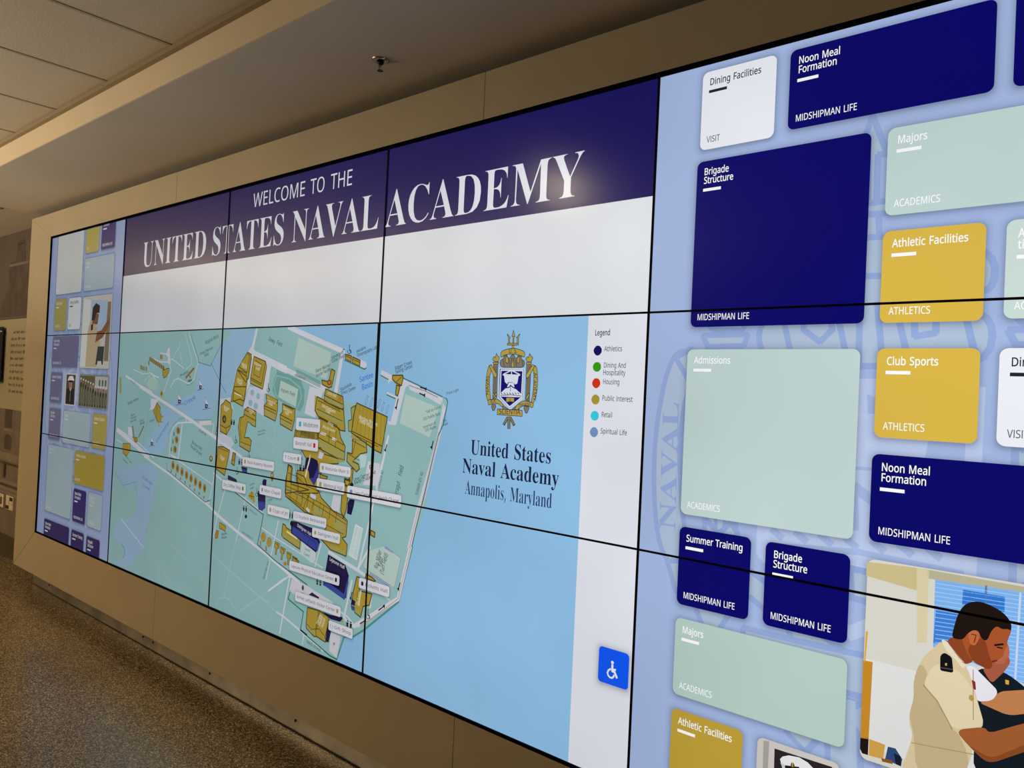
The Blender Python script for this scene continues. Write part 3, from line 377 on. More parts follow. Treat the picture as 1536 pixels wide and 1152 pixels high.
COLOURS = ['#A9BCE6', '#EAEEF4', '#98CCF4', '#ECEEF8', '#120D5E', '#EFF2FA', '#F3F5FC', '#9FCCCE', '#A2CBE8', '#A6C8E6', '#4E8E96', '#4C9B93', '#3E7F86', '#5F8FA0', '#7FA9B8', '#6F9EAA', '#E3E6F0', '#D8DCEE', '#D5D9EC', '#D6DDE4', '#D9DEEA', '#B0D4D2', '#DFE1EC', '#D0A090', '#B48C86', '#DEE0EC', '#8F9498', '#C3DDD3', '#3E8A80', '#5F9C98', '#7FB5AE', '#9CC6C2', '#7DB0AA', '#9FA8CC', '#9A8FC0', '#E6E4E4', '#DDDDE2', '#DDE6EA', '#D5E2E6', '#B7D4C8', '#4E8E8E', '#6F9EA6', '#DFDFE8', '#CFE4E4', '#E6EEF2', '#C6E2DC', '#9BC6D0', '#A8CCD8', '#2F5F58', '#2F7F70', '#33555A', '#BBA33C', '#5C4A1C', '#8C9C7A', '#E8E2B8', '#B1AB5E', '#4A3F2A', '#8E8460', '#C8A53A', '#C08A2C', '#B7AF5C', '#EFEFEF', '#A79440', '#8A7430', '#F3E9B8', '#DFE0EC', '#8F7A2C', '#15124F', '#0C0A38', '#3A3F9A', '#F5F0D0', '#1B1A58', '#25204F', '#3C44A0', '#2C2750', '#1A1552', '#3A47A4', '#1C1C60', '#111018', '#15124A', '#3A50A8', '#151018', '#26204A', '#15203A', '#8A5A28', '#C88A30', '#9A7E30', '#5E4418', '#9A7E34', '#A8903C', '#A86A38', '#B07A3C', '#7C8A70', '#A8A060', '#6E5428', '#6C4C30', '#B08A34', '#8A6A50', '#9FBFC0', '#8E6A30', '#E0C070', '#6C7040', '#E8E2B0', '#9CC4CE', '#E8EAF4', '#3A2470', '#4A3550', '#5A6A90', '#7D86B4', '#4C8FD6', '#2E86E8', '#2C4750', '#2A3C46', '#F4EFD2', '#F2F2FA', '#1C2C3C', '#14202C', '#3E5A44', '#ECECF4', '#35C2D2', '#54586A', '#D62B26', '#A8964A', '#B9A356', '#B3A85C', '#8694C0', '#3FA03A', '#8E9CC6', '#9AA0AC', '#14124A', '#B9A050', '#8C7F6A', '#3A3A44', '#BFA84A', '#DDE6F4', '#0A0A78', '#E8ECF6', '#2A2A50', '#15204A', '#24406E', '#14161C', '#06065E', '#3E444E', '#33A10A', '#D8380C', '#B09C34', '#33D4EC', '#7499CF', '#065CFF', '#F4F8FF', '#B2C3DC', '#98AEDD', '#BFCDEE', '#F0F2FA', '#22242E', '#5A5E68', '#000268', '#FFFFFF', '#C3D8D6', '#DDB949', '#CCDFD8', '#B7D0C8', '#C2A23A', '#DDE3E2', '#C4B65C', '#E8E4C8', '#2A2276', '#AEC7D6', '#DDE6EC', '#B8AA5C', '#F0EED8', '#E9ECF0', '#3A3C46', '#77749A', '#E4E2EC', '#7C7898', '#B4CCD2', '#BFAE54', '#B3CBD3', '#D6E4EA', '#BCA540', '#2B2674', '#241E68', '#DAD7CC', '#E2E2E0', '#CDBE8C', '#D9CFA8', '#B9B495', '#D8D8CE', '#7DB4F0', '#2F78D2', '#3B7FD6', '#A9CDF5', '#5A7FA8', '#C4D8EE', '#C98A28', '#E0A840', '#18130F', '#D2A24A', '#2B4A78', '#141E30', '#8A5A20', '#0E1A24', '#A65A40', '#B8684C', '#D8A83C', '#E9E6EE', '#C08050', '#D9C7A0', '#C6B188', '#E4D5B0', '#E8DCC0', '#A8946A', '#B29E74', '#A35C30', '#8A4A24', '#8E4424', '#A8542C', '#8A3E20', '#C0683C', '#6A2C18', '#1C120E', '#1C100C', '#2A1810', '#6A2820', '#0D1014', '#C8A050', '#4A5058', '#8C2A30', '#B89850', '#CFC9C4', '#A8A29C', '#2A2224', '#E9E9EA', '#C9CACD', '#101626', '#5A4A20', '#E0B040', '#A86A48', '#15181E', '#D4CEC8', '#AFC8E4', '#E8E6E2', '#8C7C64', '#CBB693', '#8E5A3C', '#8A5638', '#241A16', '#3A3A40', '#D8D0C0', '#20242C', '#D9D6D0', '#4A4848', '#17191F', '#B07A58', '#F0F0F0', '#C8A850', '#D8D8D8', '#8E8A80', '#C3C3BE', '#5A6068', '#6A6440', '#3C4634', '#B58058', '#E8E8EA', '#D8C890', '#565238', '#9C6844', '#2E3A30']
CONTENT = json.loads(r'''[["screen_background","",-1,[["P",0,0,[0,0,1211,0,1211,2045,0,2045]],["P",0,0,[4844,0,6055,0,6055,2045,4844,2045]],["P",1,0,[1211,1364,4844,1364,4844,2045,1211,2045]],["P",2,0,[1211,0,4631,0,4631,1364,1211,1364]],["P",3,0,[4631,0,4844,0,4844,1364,4631,1364]]]],
["title_banner","navy banner with white capital lettering",-1,[["P",4,1,[1211,1702,4844,1702,4844,2045,1211,2045]]]],
["headline_word","white serif capitals",1,[["T",5,2,"serif","UNITED",1463,1737,314.29,0.916,0,-13]]],
["headline_word","white serif capitals",1,[["T",5,2,"serif","STATES",2258,1737,314.29,0.851,0,-13]]],
["headline_word","white serif capitals",1,[["T",5,2,"serif","NAVAL",2978,1737,314.29,0.879,0,-13]]],
["headline_word","white serif capitals",1,[["T",5,2,"serif","ACADEMY",3632,1737,314.29,0.908,0,-13],["T",6,2,"noto","WELCOME",2642.2,1938,137.5,0.959,0,-3],["T",6,2,"noto","TO",3110.0,1938,137.5,0.887,0,-3],["T",6,2,"noto","THE",3258.1,1938,137.5,0.896,0,-3]]],
["map_ground","pale teal land of the campus map with blue creeks",-1,[["P",7,1,[1211,0,1211,1364,2422,1364,2495,1356,2526,1049,2554,1018,2536,888,2748,406,3190,-377]],["P",7,1,[2391,1362,2488,1360,2737,1356,2665,1246,2582,1173,2551,1050,2542,824,2556,-230,3446,-52,3463,19,3462,5,3505,110,3563,122,3629,165,3819,312,3880,531,3880,531,3963,737,3922,689,3992,948,3999,959,4032,1070,4026,1082,3782,1152,3779,1112,3753,1085,3724,983,3703,962,3602,1003,3512,1045,3422,1053,3384,1120,3397,1184,3414,1255,3248,1303,3039,1356,2724,1371]],["P",7,1.5,[2300,0,2980,0,2980,700,2300,1000]],["P",8,2,[2188,1197,2314,1183,2409,1281,2545,1359,2702,1356,2711,1266,2564,1165,2535,1033,2399,1022,2371,959,2343,913,2140,905,2042,903,1968,875,1916,808,1840,697,1640,671,1589,700,1750,846,1831,933,1930,986,2173,1050]],["P",9,2,[1246,593,1436,578,1529,630,1777,620,1792,572,1746,419,1676,218,1684,152,1576,92,1525,24,1280,5,1264,206,1352,263,1548,317,1564,429,1526,493,1430,465,1314,478,1253,542]],["P",7,3,[1222,120,1325,145,1410,133,1440,94,1410,55,1300,18,1230,23]],["L",10,4,4,0,[1385,137,1424,118,1440,94,1416,58]],["L",11,4,8,0,[3462,5,3505,110,3564,124,3631,168,3821,315,3883,531]],["L",12,6,5,0,[3880,531,3897,600,3922,689,3992,948,4015,990,4032,1070,4026,1082,3782,1152]],["L",12,4,5,0,[3038,1356,3250,1303,3413,1259]],["L",13,4,4,0,[2092,1343,2187,1213,2189,1197,2316,1179,2414,1289]],["L",13,4,4,0,[2321,1194,2422,1100,2484,1048]],["L",14,4,4,0,[1894,802,1953,864,2015,895,2077,908,2168,899,2351,911]],["L",14,4,3,0,[1651,920,1634,855,1597,767,1595,713]],["L",15,4,3,0,[1254,533,1367,471,1524,510,1564,429]]]],
["map_road","white roads and paths of the map",-1,[["P",16,4,[2663,1249,2694,1275,2724,1260,2720,1249,2997,1185,3000,1149,2874,1186,2866,1164,2852,1060,2793,1058,2806,1078,2698,1099,2662,1054,2534,1049,2571,1168]],["P",17,4,[2564,1009,2648,985,2690,1086,2822,1090,2826,1055,2825,1002,2835,956,2803,951,2754,892,2756,757,2697,781,2737,835,2754,887,2770,894,2768,970,2688,990,2648,985]],["P",18,4,[2447,848,2509,843,2564,837,2584,808,2540,777,2440,803]],["P",19,4,[2428,1019,2483,1024,2552,1033,2549,1064,2532,1020,2559,969,2564,923,2519,852,2502,839,2438,859,2456,811,2578,777,2583,731,2549,728,2550,775,2450,804,2428,717,2410,715]],["P",7,5,[2565,1000,2654,989,2666,977,2653,943,2613,938,2613,871,2629,833,2638,800,2720,780,2588,775,2584,808,2539,848,2550,910,2553,947]],["L",16,5,13,0,[2993,1357,3183,1305,3392,1251,3415,1249]],["L",16,5,18,0,[3020,1357,3182,1314,3399,1256]],["L",16,5,22,0,[3398,1251,3389,1187,3367,1079]],["L",16,5,19,0,[2734,1357,2703,1263,2725,1246,2998,1177]],["L",16,5,22,0,[2944,1184,3151,1131,3301,1091]],["L",16,5,13,0,[1325,1109,1510,1060,1677,1023]],["L",16,5,17,0,[1521,1052,1752,995,2018,929]],["L",16,5,17,0,[1860,969,2169,890,2424,818]],["L",16,5,14,0,[2366,839,2451,808,2763,724]],["L",16,5,26,0,[1242,787,1530,708,1682,660]],["L",16,5,6,0,[1241,798,1560,728,1744,666]],["L",16,5,5,0,[1240,730,1332,714]],["L",16,5,11,0,[1622,664,1940,596,2373,484,2466,452,2655,400,2798,366]],["L",16,5,5,0,[1946,696,2392,594]],["L",16,5,5,0,[1898,656,1920,618,2326,500,2372,499,2415,652]],["L",20,5,7,0,[1361,278,1673,163]],["L",21,5,4,0,[1673,163,1876,88,2039,31]],["L",21,5,4,0,[1872,273,2171,180,2367,110,2449,45]],["L",21,5,3,0,[2062,200,2019,58]],["L",21,5,3,0,[1856,100,1888,17]],["L",21,5,3,0,[2375,112,2360,34]],["L",21,5,8,0,[2426,255,2597,208,2880,138,2956,126]],["L",21,5,6,0,[2646,358,2603,216,2565,79]],["L",21,5,8,0,[2496,19,2507,50,2562,72,2619,73,2678,29]],["L",21,5,4,0,[2692,26,2823,109]],["L",21,5,5,0,[2699,178,3015,101]],["L",21,5,4,0,[2713,35,2873,135,2945,179]],["L",21,5,3,0,[2746,60,2978,47,2979,93]],["L",16,5,12,0,[2419,461,2648,399,2947,328,3106,283,3217,249]],["L",16,5,6,0,[2550,654,2460,441,2432,341]],["L",16,5,5,0,[2713,573,2646,356]],["L",16,5,5,0,[2947,328,2919,224]],["L",16,5,7,0,[3116,285,2940,176]],["L",16,5,8,0,[2399,651,2630,582,2865,515]],["L",16,5,5,0,[2860,449,2981,421,3339,354]],["L",16,5,6,0,[2994,498,2947,328]],["L",16,5,6,0,[3321,453,3284,349]],["L",16,5,8,0,[2830,358,3101,278,3221,251,3409,214,3523,192,3567,166,3600,174]],["L",16,5,9,0,[3106,279,3078,149,3049,15]],["L",16,5,9,0,[3015,101,3078,92,3219,58,3372,19]],["L",16,5,6,0,[3230,49,3223,9]],["L",16,5,6,0,[3068,260,2940,178]],["L",16,5,14,0,[3373,426,3570,387,3649,367]],["L",16,5,10,0,[3570,392,3640,491]],["L",16,5,9,0,[3571,386,3609,525,3634,610,3646,662,3682,808,3715,891]],["L",16,5,14,0,[3662,710,3689,807,3709,897,3718,927]],["L",16,5,17,0,[3567,166,3818,326,3872,529]],["L",16,5,11,0,[3537,340,3498,187,3526,167,3568,164]],["L",16,5,8,0,[3770,311,3667,345,3658,258]],["P",22,5,[3782,1152,3978,1098,4001,1079,4008,1059,3988,958,3979,887,3902,686,3922,689,3992,948,4032,1070,4008,1084]],["P",22,5,[3900,688,3923,691,3881,526,3855,522]],["L",23,6,3,0,[3911,689,3866,523]],["P",22,5,[3784,1152,4026,1085,4027,1077,4002,1076,3996,1059,3815,1113,3802,1118,3757,971,3713,971,3708,984,3726,983,3753,1079]],["P",7,6,[4004,1091,4024,1081,4032,1070,4028,1050,4017,1055,4006,1069]],["P",19,5,[3900,682,3979,927,3994,974,4009,970,3930,686]],["L",24,6,3,0,[3926,690,3995,959]],["L",23,6,3,0,[3818,326,3661,213,3607,181]],["L",23,6,3,0,[3818,326,3874,530]],["P",7,6,[3814,1123,3802,1118,3757,971,3730,962,3670,716,3695,719,3898,717,3980,968,3996,1059]],["P",25,7,[3818,1126,3829,1127,4002,1076,3995,1069,3980,1070,3827,1108]],["L",26,8,3,0,[3819,1125,3911,1106,3979,1086]],["P",27,7,[3803,1091,3989,1048,3946,938,3778,981]],["P",22,5,[3655,1180,3735,1156,3733,1140,3708,1137,3703,1126,3697,1139,3652,1159]],["P",22,5,[3695,1096,3753,1081,3751,1073,3693,1085]],["L",28,6,5,0,[3652,1159,3700,1143]],["L",28,6,5,0,[3693,1085,3746,1072]],["P",22,6,[3419,1248,3561,1208,3560,1181,3550,1180,3418,1218]],["L",28,7,6,0,[3418,1217,3550,1181,3560,1186]],["P",27,6,[3080,1312,3323,1247,3313,1189,3298,1135,3049,1188]],["L",29,6,3,0,[3074,1171,3257,1124]],["L",29,6,3,0,[3075,1165,3258,1118]],["L",29,6,3,0,[3075,1159,3258,1113]],["L",29,6,3,0,[3076,1153,3259,1107]],["L",29,6,3,0,[3076,1147,3259,1101]],["L",29,6,3,0,[2919,1170,3119,1122]],["L",29,6,3,0,[2920,1163,3119,1115]],["L",29,6,3,0,[2921,1156,3120,1109]],["L",29,6,3,0,[2921,1149,3121,1102]],["P",30,6,[2926,1163,3119,1121,3145,1082,3145,1024,3119,990,3048,1006,2925,1041,2891,1074,2899,1122]],["L",31,7,8,0,[2922,1143,3025,1131,3110,1094,3125,1055,3095,1002]],["L",31,7,8,0,[2922,1143,2901,1101,2924,1055,3084,1001]],["P",32,7,[2936,1123,2989,1134,3092,1100,3113,1061,3083,1011,3000,1017,2924,1055]],["P",27,8,[2957,1122,3097,1087,3085,1009,2943,1048]],["P",16,6,[3182,1103,3282,1087,3232,970,3154,985]],["P",27,6,[3628,473,3722,505,3821,479,3794,363,3786,359,3643,389,3607,404]],["L",33,7,3,0,[3607,404,3794,361,3823,478,3734,507]],["L",34,7,2,0,[3647,391,3761,368]],["L",34,7,2,0,[3726,505,3776,495]],["L",34,7,2,0,[3647,388,3761,364]],["L",34,7,2,0,[3726,503,3776,493]],["L",34,7,2,0,[3648,384,3762,361]],["L",34,7,2,0,[3727,500,3776,490]],["P",16,6,[1667,989,1753,987,1743,942,1720,934,1650,926,1672,939]],["P",16,6,[1393,815,1441,814,1456,757,1399,771]],["P",35,6,[2229,896,2351,908,2357,886,2231,875]],["L",16,6,8,0,[2169,887,2087,882,2003,874,1948,843,1925,791,1922,688]],["L",16,5,7,0,[2091,909,2090,883]],["L",16,6,9,0,[2052,877,2024,687]],["L",16,6,5,0,[2366,893,2379,890,2371,839]],["L",16,6,5,0,[1935,703,2024,687]],["P",36,6,[1861,1274,1881,1186,1854,1186,1845,1198,1850,1217,1827,1236,1838,1268]],["L",16,6,6,0,[1754,1244,1848,1236,1864,1214,1846,1195,1756,1195,1683,1210]],["L",16,5,5,0,[1865,1208,1898,1211,2014,1172,2036,1163]],["L",16,5,3,0,[1905,1211,1928,1243,1977,1277,1974,1301]],["L",16,5,3,0,[1983,1249,2010,1188]],["L",37,5,6,0,[1896,1059,1932,1097,1977,1110,2024,1099,2096,1083,2144,1102,2164,1141,2183,1189,2175,1213,2088,1321,2072,1352]],["L",38,5,4,0,[2028,1350,2089,1255,2116,1213,2116,1186,2086,1170,2062,1161]],["L",16,5,5,0,[1867,1186,1892,1149,1817,1028]],["L",16,5,7,0,[1649,1132,1680,1120,1752,1108]],["L",16,5,4,0,[1422,1148,1555,1124,1649,1132]],["L",16,5,4,0,[1626,1145,1599,1183,1612,1197]],["L",16,5,4,0,[1732,1038,1734,1083,1680,1117]],["L",16,5,3,0,[1637,1116,1581,1092,1583,1072]],["P",39,5,[1638,1106,1680,1113,1720,1082,1718,1037,1646,1041,1599,1066]],["P",40,6,[2082,1094,2093,1105,2130,1109,2134,1102,2114,1092]],["L",41,5,4,0,[2071,1079,2103,1077,2150,1099]],["P",42,6,[3602,820,3674,817,3665,730,3577,725]],["P",42,6,[3389,663,3440,664,3426,579,3369,587]],["P",42,6,[3414,107,3483,106,3465,14,3412,29]],["P",42,6,[3122,265,3220,262,3425,228,3357,187,3204,226,3148,203,3107,217]],["P",43,6,[3540,565,3590,555,3560,424,3505,435]],["L",44,7,3,0,[3557,557,3578,553]],["L",44,7,3,0,[3549,535,3569,530]],["L",44,7,3,0,[3540,512,3561,508]],["L",44,7,3,0,[3532,489,3553,485]],["L",44,7,3,0,[3524,466,3544,462]],["L",44,7,3,0,[3515,443,3536,439]],["L",44,7,4,1,[3544,563,3588,553,3560,426,3507,437]],["L",44,7,3,0,[3565,559,3533,430]],["P",43,6,[3180,440,3284,417,3287,378,3261,360,3175,385]],["P",45,6,[3540,848,3593,840,3584,796,3557,789]],["L",46,6,5,0,[2947,885,2857,891,2811,867,2798,831,2829,795]],["L",46,6,5,0,[3022,861,3056,822,3029,778,3027,744,2963,723]],["L",47,6,6,0,[2814,884,3021,792]],["L",47,6,6,0,[2932,906,2910,741]],["L",47,6,5,0,[2812,774,3050,861]],["L",48,6,5,0,[2618,580,2870,510,2859,455,2834,368,2979,323,3235,263]],["L",49,7,6,0,[3113,207,3100,176,3219,146,3204,65,3258,51,3417,12,3466,8]],["L",50,6,4,0,[1898,656,1911,617,2334,498,2385,515]]]],
["map_building","golden and navy buildings drawn on the map",-1,[]],
["map_building","",-1,[["P",51,9,[2663,1249,2698,1238,2680,1129,2662,1106,2577,1165]],["L",52,10,5,1,[2663,1249,2698,1238,2680,1129,2662,1106,2577,1165]],["P",53,9,[2698,1238,2705,1216,2686,1123,2662,1106,2680,1129]],["L",52,11,4,0,[2577,1165,2662,1150,2659,1134]],["L",52,11,4,0,[2591,1179,2665,1152,2685,1233,2664,1241]]]],
["map_building","",-1,[["P",51,9,[2577,1165,2664,1134,2672,1107,2655,1016,2617,1025,2533,1008,2542,1050]],["L",52,10,5,1,[2577,1165,2664,1134,2672,1107,2655,1016,2617,1025,2533,1008,2542,1050]]]],
["map_building","",-1,[["P",51,9,[2557,1082,2667,1085,2645,991,2552,1014]],["L",52,10,5,1,[2557,1082,2667,1085,2645,991,2552,1014]],["L",52,11,4,0,[2559,1064,2643,1039]],["L",54,11,7,0,[2563,1052,2632,1039]]]],
["map_building","",-1,[["P",51,9,[2722,1229,2823,1206,2835,1183,2811,1078,2703,1102,2701,1129]],["L",52,10,5,1,[2722,1229,2823,1206,2835,1183,2811,1078,2703,1102,2701,1129]],["L",52,11,4,0,[2701,1129,2799,1103,2823,1206]],["L",52,11,3,1,[2738,1211,2725,1146,2781,1131,2795,1190]],["L",52,11,3,0,[2702,1120,2800,1095]],["P",55,10,[2702,1116,2800,1091,2809,1078,2703,1102]]]],
["map_building","",-1,[["P",51,9,[2482,1016,2532,1001,2541,977,2551,968,2541,885,2509,847,2446,860,2443,891,2442,988,2469,1002]],["L",52,10,5,1,[2482,1016,2532,1001,2541,977,2551,968,2541,885,2509,847,2446,860,2443,891,2442,988,2469,1002]],["L",52,11,4,0,[2443,891,2499,879,2540,894]],["L",52,11,4,0,[2499,879,2506,847]],["P",56,11,[2499,922,2497,910,2488,902,2476,902,2465,908,2460,920,2463,932,2472,940,2484,941,2494,934]],["P",57,12,[2490,920,2489,915,2485,911,2480,911,2475,914,2473,919,2474,925,2478,929,2483,929,2488,926]]]],
["map_building","",-1,[["P",51,9,[2842,1056,2941,1033,2943,988,2929,938,2835,959,2831,1003,2851,1018]],["L",52,10,5,1,[2842,1056,2941,1033,2943,988,2929,938,2835,959,2831,1003,2851,1018]],["P",58,10,[2847,1056,2938,1035,2935,1020,2848,1043]],["P",55,10,[2832,991,2931,970,2929,940,2835,959]],["L",52,11,4,0,[2831,1003,2930,984]],["L",52,11,4,0,[2843,1040,2935,1019]],["L",52,11,3,0,[2832,991,2931,970]]]],
["map_building","",-1,[["P",51,9,[2980,1019,3081,1000,3081,953,3065,903,2970,927,2966,969,2983,981]],["L",52,10,5,1,[2980,1019,3081,1000,3081,953,3065,903,2970,927,2966,969,2983,981]],["P",55,10,[2968,952,3063,932,3065,904,2970,928]],["L",52,11,4,0,[2966,969,3066,946]],["L",52,11,4,0,[2995,1013,3067,997]],["L",52,11,3,0,[2968,953,3063,932]]]],
["map_building","",-1,[["P",51,9,[2688,990,2765,973,2767,902,2730,909,2723,916,2695,922,2687,888,2674,845,2713,848,2737,835,2730,787,2722,783,2635,803,2631,842,2614,890,2624,936,2658,944,2661,974]],["L",52,10,5,1,[2688,990,2765,973,2767,902,2730,909,2723,916,2695,922,2687,888,2674,845,2713,848,2737,835,2730,787,2722,783,2635,803,2631,842,2614,890,2624,936,2658,944,2661,974]],["L",52,11,4,0,[2666,977,2759,952]],["L",52,11,4,0,[2657,956,2761,931]],["L",52,11,3,0,[2636,824,2734,811]],["L",52,11,3,0,[2636,939,2629,890,2646,834]],["P",55,10,[2688,936,2762,920,2761,903,2730,910,2723,916,2695,922]],["P",55,10,[2636,818,2729,805,2725,786,2636,805]]]],
["map_building","",-1,[["P",51,9,[2432,783,2484,787,2546,774,2511,650,2425,673]],["L",52,10,5,1,[2432,783,2484,787,2546,774,2511,650,2425,673]],["L",52,11,3,0,[2442,778,2535,767]]]],
["map_building","",-1,[["P",51,9,[2577,767,2604,763,2595,705,2567,714]],["L",52,10,5,1,[2577,767,2604,763,2595,705,2567,714]],["L",52,11,3,1,[2584,759,2598,757,2592,729,2575,730]]]],
["map_building","",-1,[["P",51,9,[3297,1095,3418,1067,3428,1018,3397,1016,3291,1043]],["L",52,10,5,1,[3297,1095,3418,1067,3428,1018,3397,1016,3291,1043]],["P",55,10,[3289,1068,3421,1036,3423,1018,3291,1043]],["L",52,11,4,0,[3289,1068,3418,1036]],["P",59,10,[3388,1068,3414,1063,3410,1042,3385,1047]]]],
["map_building","",-1,[["P",51,9,[3241,1060,3428,1012,3445,927,3404,930,3383,947,3254,978,3230,1002]],["L",52,10,5,1,[3241,1060,3428,1012,3445,927,3404,930,3383,947,3254,978,3230,1002]],["P",55,10,[3240,1009,3422,968,3428,950,3253,987]],["L",52,11,3,0,[3248,1044,3408,1005]],["L",52,11,3,0,[3240,1009,3422,967]],["P",60,9,[3224,1066,3252,1057,3243,977,3224,1002]]]],
["map_building","",-1,[["P",51,9,[3259,972,3404,936,3417,900,3450,866,3450,811,3394,815,3265,845]],["L",52,10,5,1,[3259,972,3404,936,3417,900,3450,866,3450,811,3394,815,3265,845]],["P",55,10,[3262,883,3452,842,3450,802,3395,794,3277,833]],["L",52,11,4,0,[3261,889,3452,842]],["L",52,11,3,0,[3270,915,3440,871]],["L",52,11,3,0,[3342,932,3337,870]],["L",52,11,3,0,[3385,923,3385,855]],["P",61,11,[3277,916,3318,909,3317,899,3276,905]],["P",61,11,[3361,898,3390,892,3388,881,3359,887]]]],
["map_building","",-1,[["P",62,9,[3092,910,3137,919,3259,911,3254,850,3084,870]],["L",52,10,5,1,[3092,910,3137,919,3259,911,3254,850,3084,870]],["L",52,11,2,0,[3103,910,3098,864]],["L",52,11,2,0,[3135,913,3130,867]],["L",52,11,2,0,[3167,915,3162,869]],["L",52,11,2,0,[3198,917,3193,871]],["L",52,11,2,0,[3228,919,3223,874]],["P",63,10,[3138,909,3238,900,3235,881,3128,889]]]],
["map_building","",-1,[["P",51,9,[3133,837,3178,838,3286,847,3310,823,3404,813,3411,792,3313,780,3295,740,3274,738,3281,656,3139,639,3119,735,3175,741,3182,793]],["L",52,10,5,1,[3133,837,3178,838,3286,847,3310,823,3404,813,3411,792,3313,780,3295,740,3274,738,3281,656,3139,639,3119,735,3175,741,3182,793]],["P",17,10,[3277,830,3309,827,3296,800,3268,804]]]],
["map_building","",-1,[["P",51,9,[3054,752,3084,742,3079,672,3215,662,3036,626,3036,687]],["L",52,10,5,1,[3054,752,3084,742,3079,672,3215,662,3036,626,3036,687]]]],
["map_building","",-1,[["P",51,9,[3048,755,3079,749,3070,685,3120,680,3116,724,3176,714,3198,683,3274,680,3305,640,3390,598,3461,586,3489,569,3485,506,3460,497,3496,476,3492,428,3386,437,3320,469,3351,528,3247,562,3189,565,3041,614,3040,676]],["L",52,10,5,1,[3048,755,3079,749,3070,685,3120,680,3116,724,3176,714,3198,683,3274,680,3305,640,3390,598,3461,586,3489,569,3485,506,3460,497,3496,476,3492,428,3386,437,3320,469,3351,528,3247,562,3189,565,3041,614,3040,676]],["L",52,11,3,0,[3042,659,3182,642,3372,601,3480,568]],["L",52,11,3,0,[3039,645,3174,627,3355,585,3481,555]],["L",52,11,3,0,[3040,625,3167,590]],["L",52,11,3,0,[3083,653,3075,606]],["L",52,11,3,0,[3133,645,3126,598]],["L",52,11,3,0,[3173,638,3165,591]],["L",52,11,3,0,[3212,632,3205,585]],["L",52,11,3,0,[3251,626,3243,578]],["L",52,11,3,0,[3326,613,3319,566]],["L",52,11,3,0,[3372,606,3365,559]],["L",52,11,3,0,[3417,599,3410,551]],["P",55,10,[3042,657,3173,635,3165,618,3043,640]],["P",55,10,[3262,602,3337,590,3322,545,3256,558]],["P",55,10,[3401,578,3472,567,3468,508,3406,520]],["P",55,10,[3384,458,3481,448,3487,430,3386,439]],["P",59,10,[3190,721,3196,760,3177,759,3176,714]],["L",64,12,5,0,[3211,812,3204,783,3188,737,3181,714]],["P",65,11,[3229,650,3268,644,3265,625,3226,634]],["P",65,11,[3206,589,3231,576,3223,567,3200,578]]]],
["map_building","",-1,[["P",51,9,[3288,737,3343,731,3335,720,3289,720]],["L",52,10,5,1,[3288,737,3343,731,3335,720,3289,720]]]],
["map_building","",-1,[["P",51,9,[3458,733,3492,737,3488,684,3477,609,3462,576,3443,605,3445,679]],["L",52,10,5,1,[3458,733,3492,737,3488,684,3477,609,3462,576,3443,605,3445,679]]]],
["map_building","",-1,[["P",51,9,[3457,738,3495,732,3485,710,3455,712]],["L",52,10,5,1,[3457,738,3495,732,3485,710,3455,712]],["L",52,11,2.5,0,[3081,672,3074,640]],["L",52,11,2.5,0,[3127,662,3120,629]],["L",52,11,2.5,0,[3172,651,3165,618]],["L",52,11,2.5,0,[3216,641,3209,607]],["L",52,11,2.5,0,[3259,631,3253,596]],["L",52,11,2.5,0,[3302,621,3296,585]],["L",52,11,2.5,0,[3110,792,3108,687]],["L",52,11,2.5,0,[3124,792,3122,685]],["L",52,11,2.5,0,[3138,792,3136,683]],["L",52,11,2.5,0,[3152,792,3150,681]],["L",52,11,3,0,[3052,718,3117,710,3198,677,3303,662]],["L",52,11,3,0,[3046,614,3178,580,3267,548,3467,513]],["L",52,11,3,0,[3179,569,3187,592,3220,652]]]],
["map_building","",-1,[["P",51,9,[3512,1045,3705,1000,3679,858,3646,865,3488,924,3488,931,3495,993]],["L",52,10,5,1,[3512,1045,3705,1000,3679,858,3646,865,3488,924,3488,931,3495,993]],["L",66,11,2,0,[3535,1040,3519,930]],["L",66,11,2,0,[3557,1035,3545,922]],["L",66,11,2,0,[3580,1029,3571,914]],["L",66,11,2,0,[3602,1024,3596,906]],["L",66,11,2,0,[3624,1019,3621,899]],["L",66,11,2,0,[3646,1014,3646,891]],["L",66,11,2,0,[3668,1009,3670,884]],["L",66,11,2,0,[3689,1004,3695,876]],["L",52,11,4,0,[3488,931,3683,885]],["L",52,11,3,0,[3491,921,3660,881]],["P",55,10,[3489,921,3597,893,3590,873,3482,905]]]],
["map_building","",-1,[["P",55,9,[3476,1023,3504,1035,3488,926,3467,930,3462,971,3484,977]],["L",52,10,4,1,[3476,1023,3504,1035,3488,926,3467,930,3462,971,3484,977]]]],
["map_building","",-1,[["P",51,9,[3497,900,3584,895,3592,854,3550,844,3541,837,3504,810,3543,802,3550,785,3532,771,3465,807,3467,843,3497,840]],["L",52,10,5,1,[3497,900,3584,895,3592,854,3550,844,3541,837,3504,810,3543,802,3550,785,3532,771,3465,807,3467,843,3497,840]],["P",55,10,[3468,831,3543,808,3536,774,3467,807]],["L",52,11,3,0,[3492,894,3581,871]],["L",52,11,3,0,[3467,840,3547,817]],["L",52,11,3,0,[3517,896,3502,840]]]],
["map_building","",-1,[["P",51,9,[3492,779,3511,784,3506,726,3504,696,3463,709,3461,733,3486,730]],["L",52,10,5,1,[3492,779,3511,784,3506,726,3504,696,3463,709,3461,733,3486,730]]]],
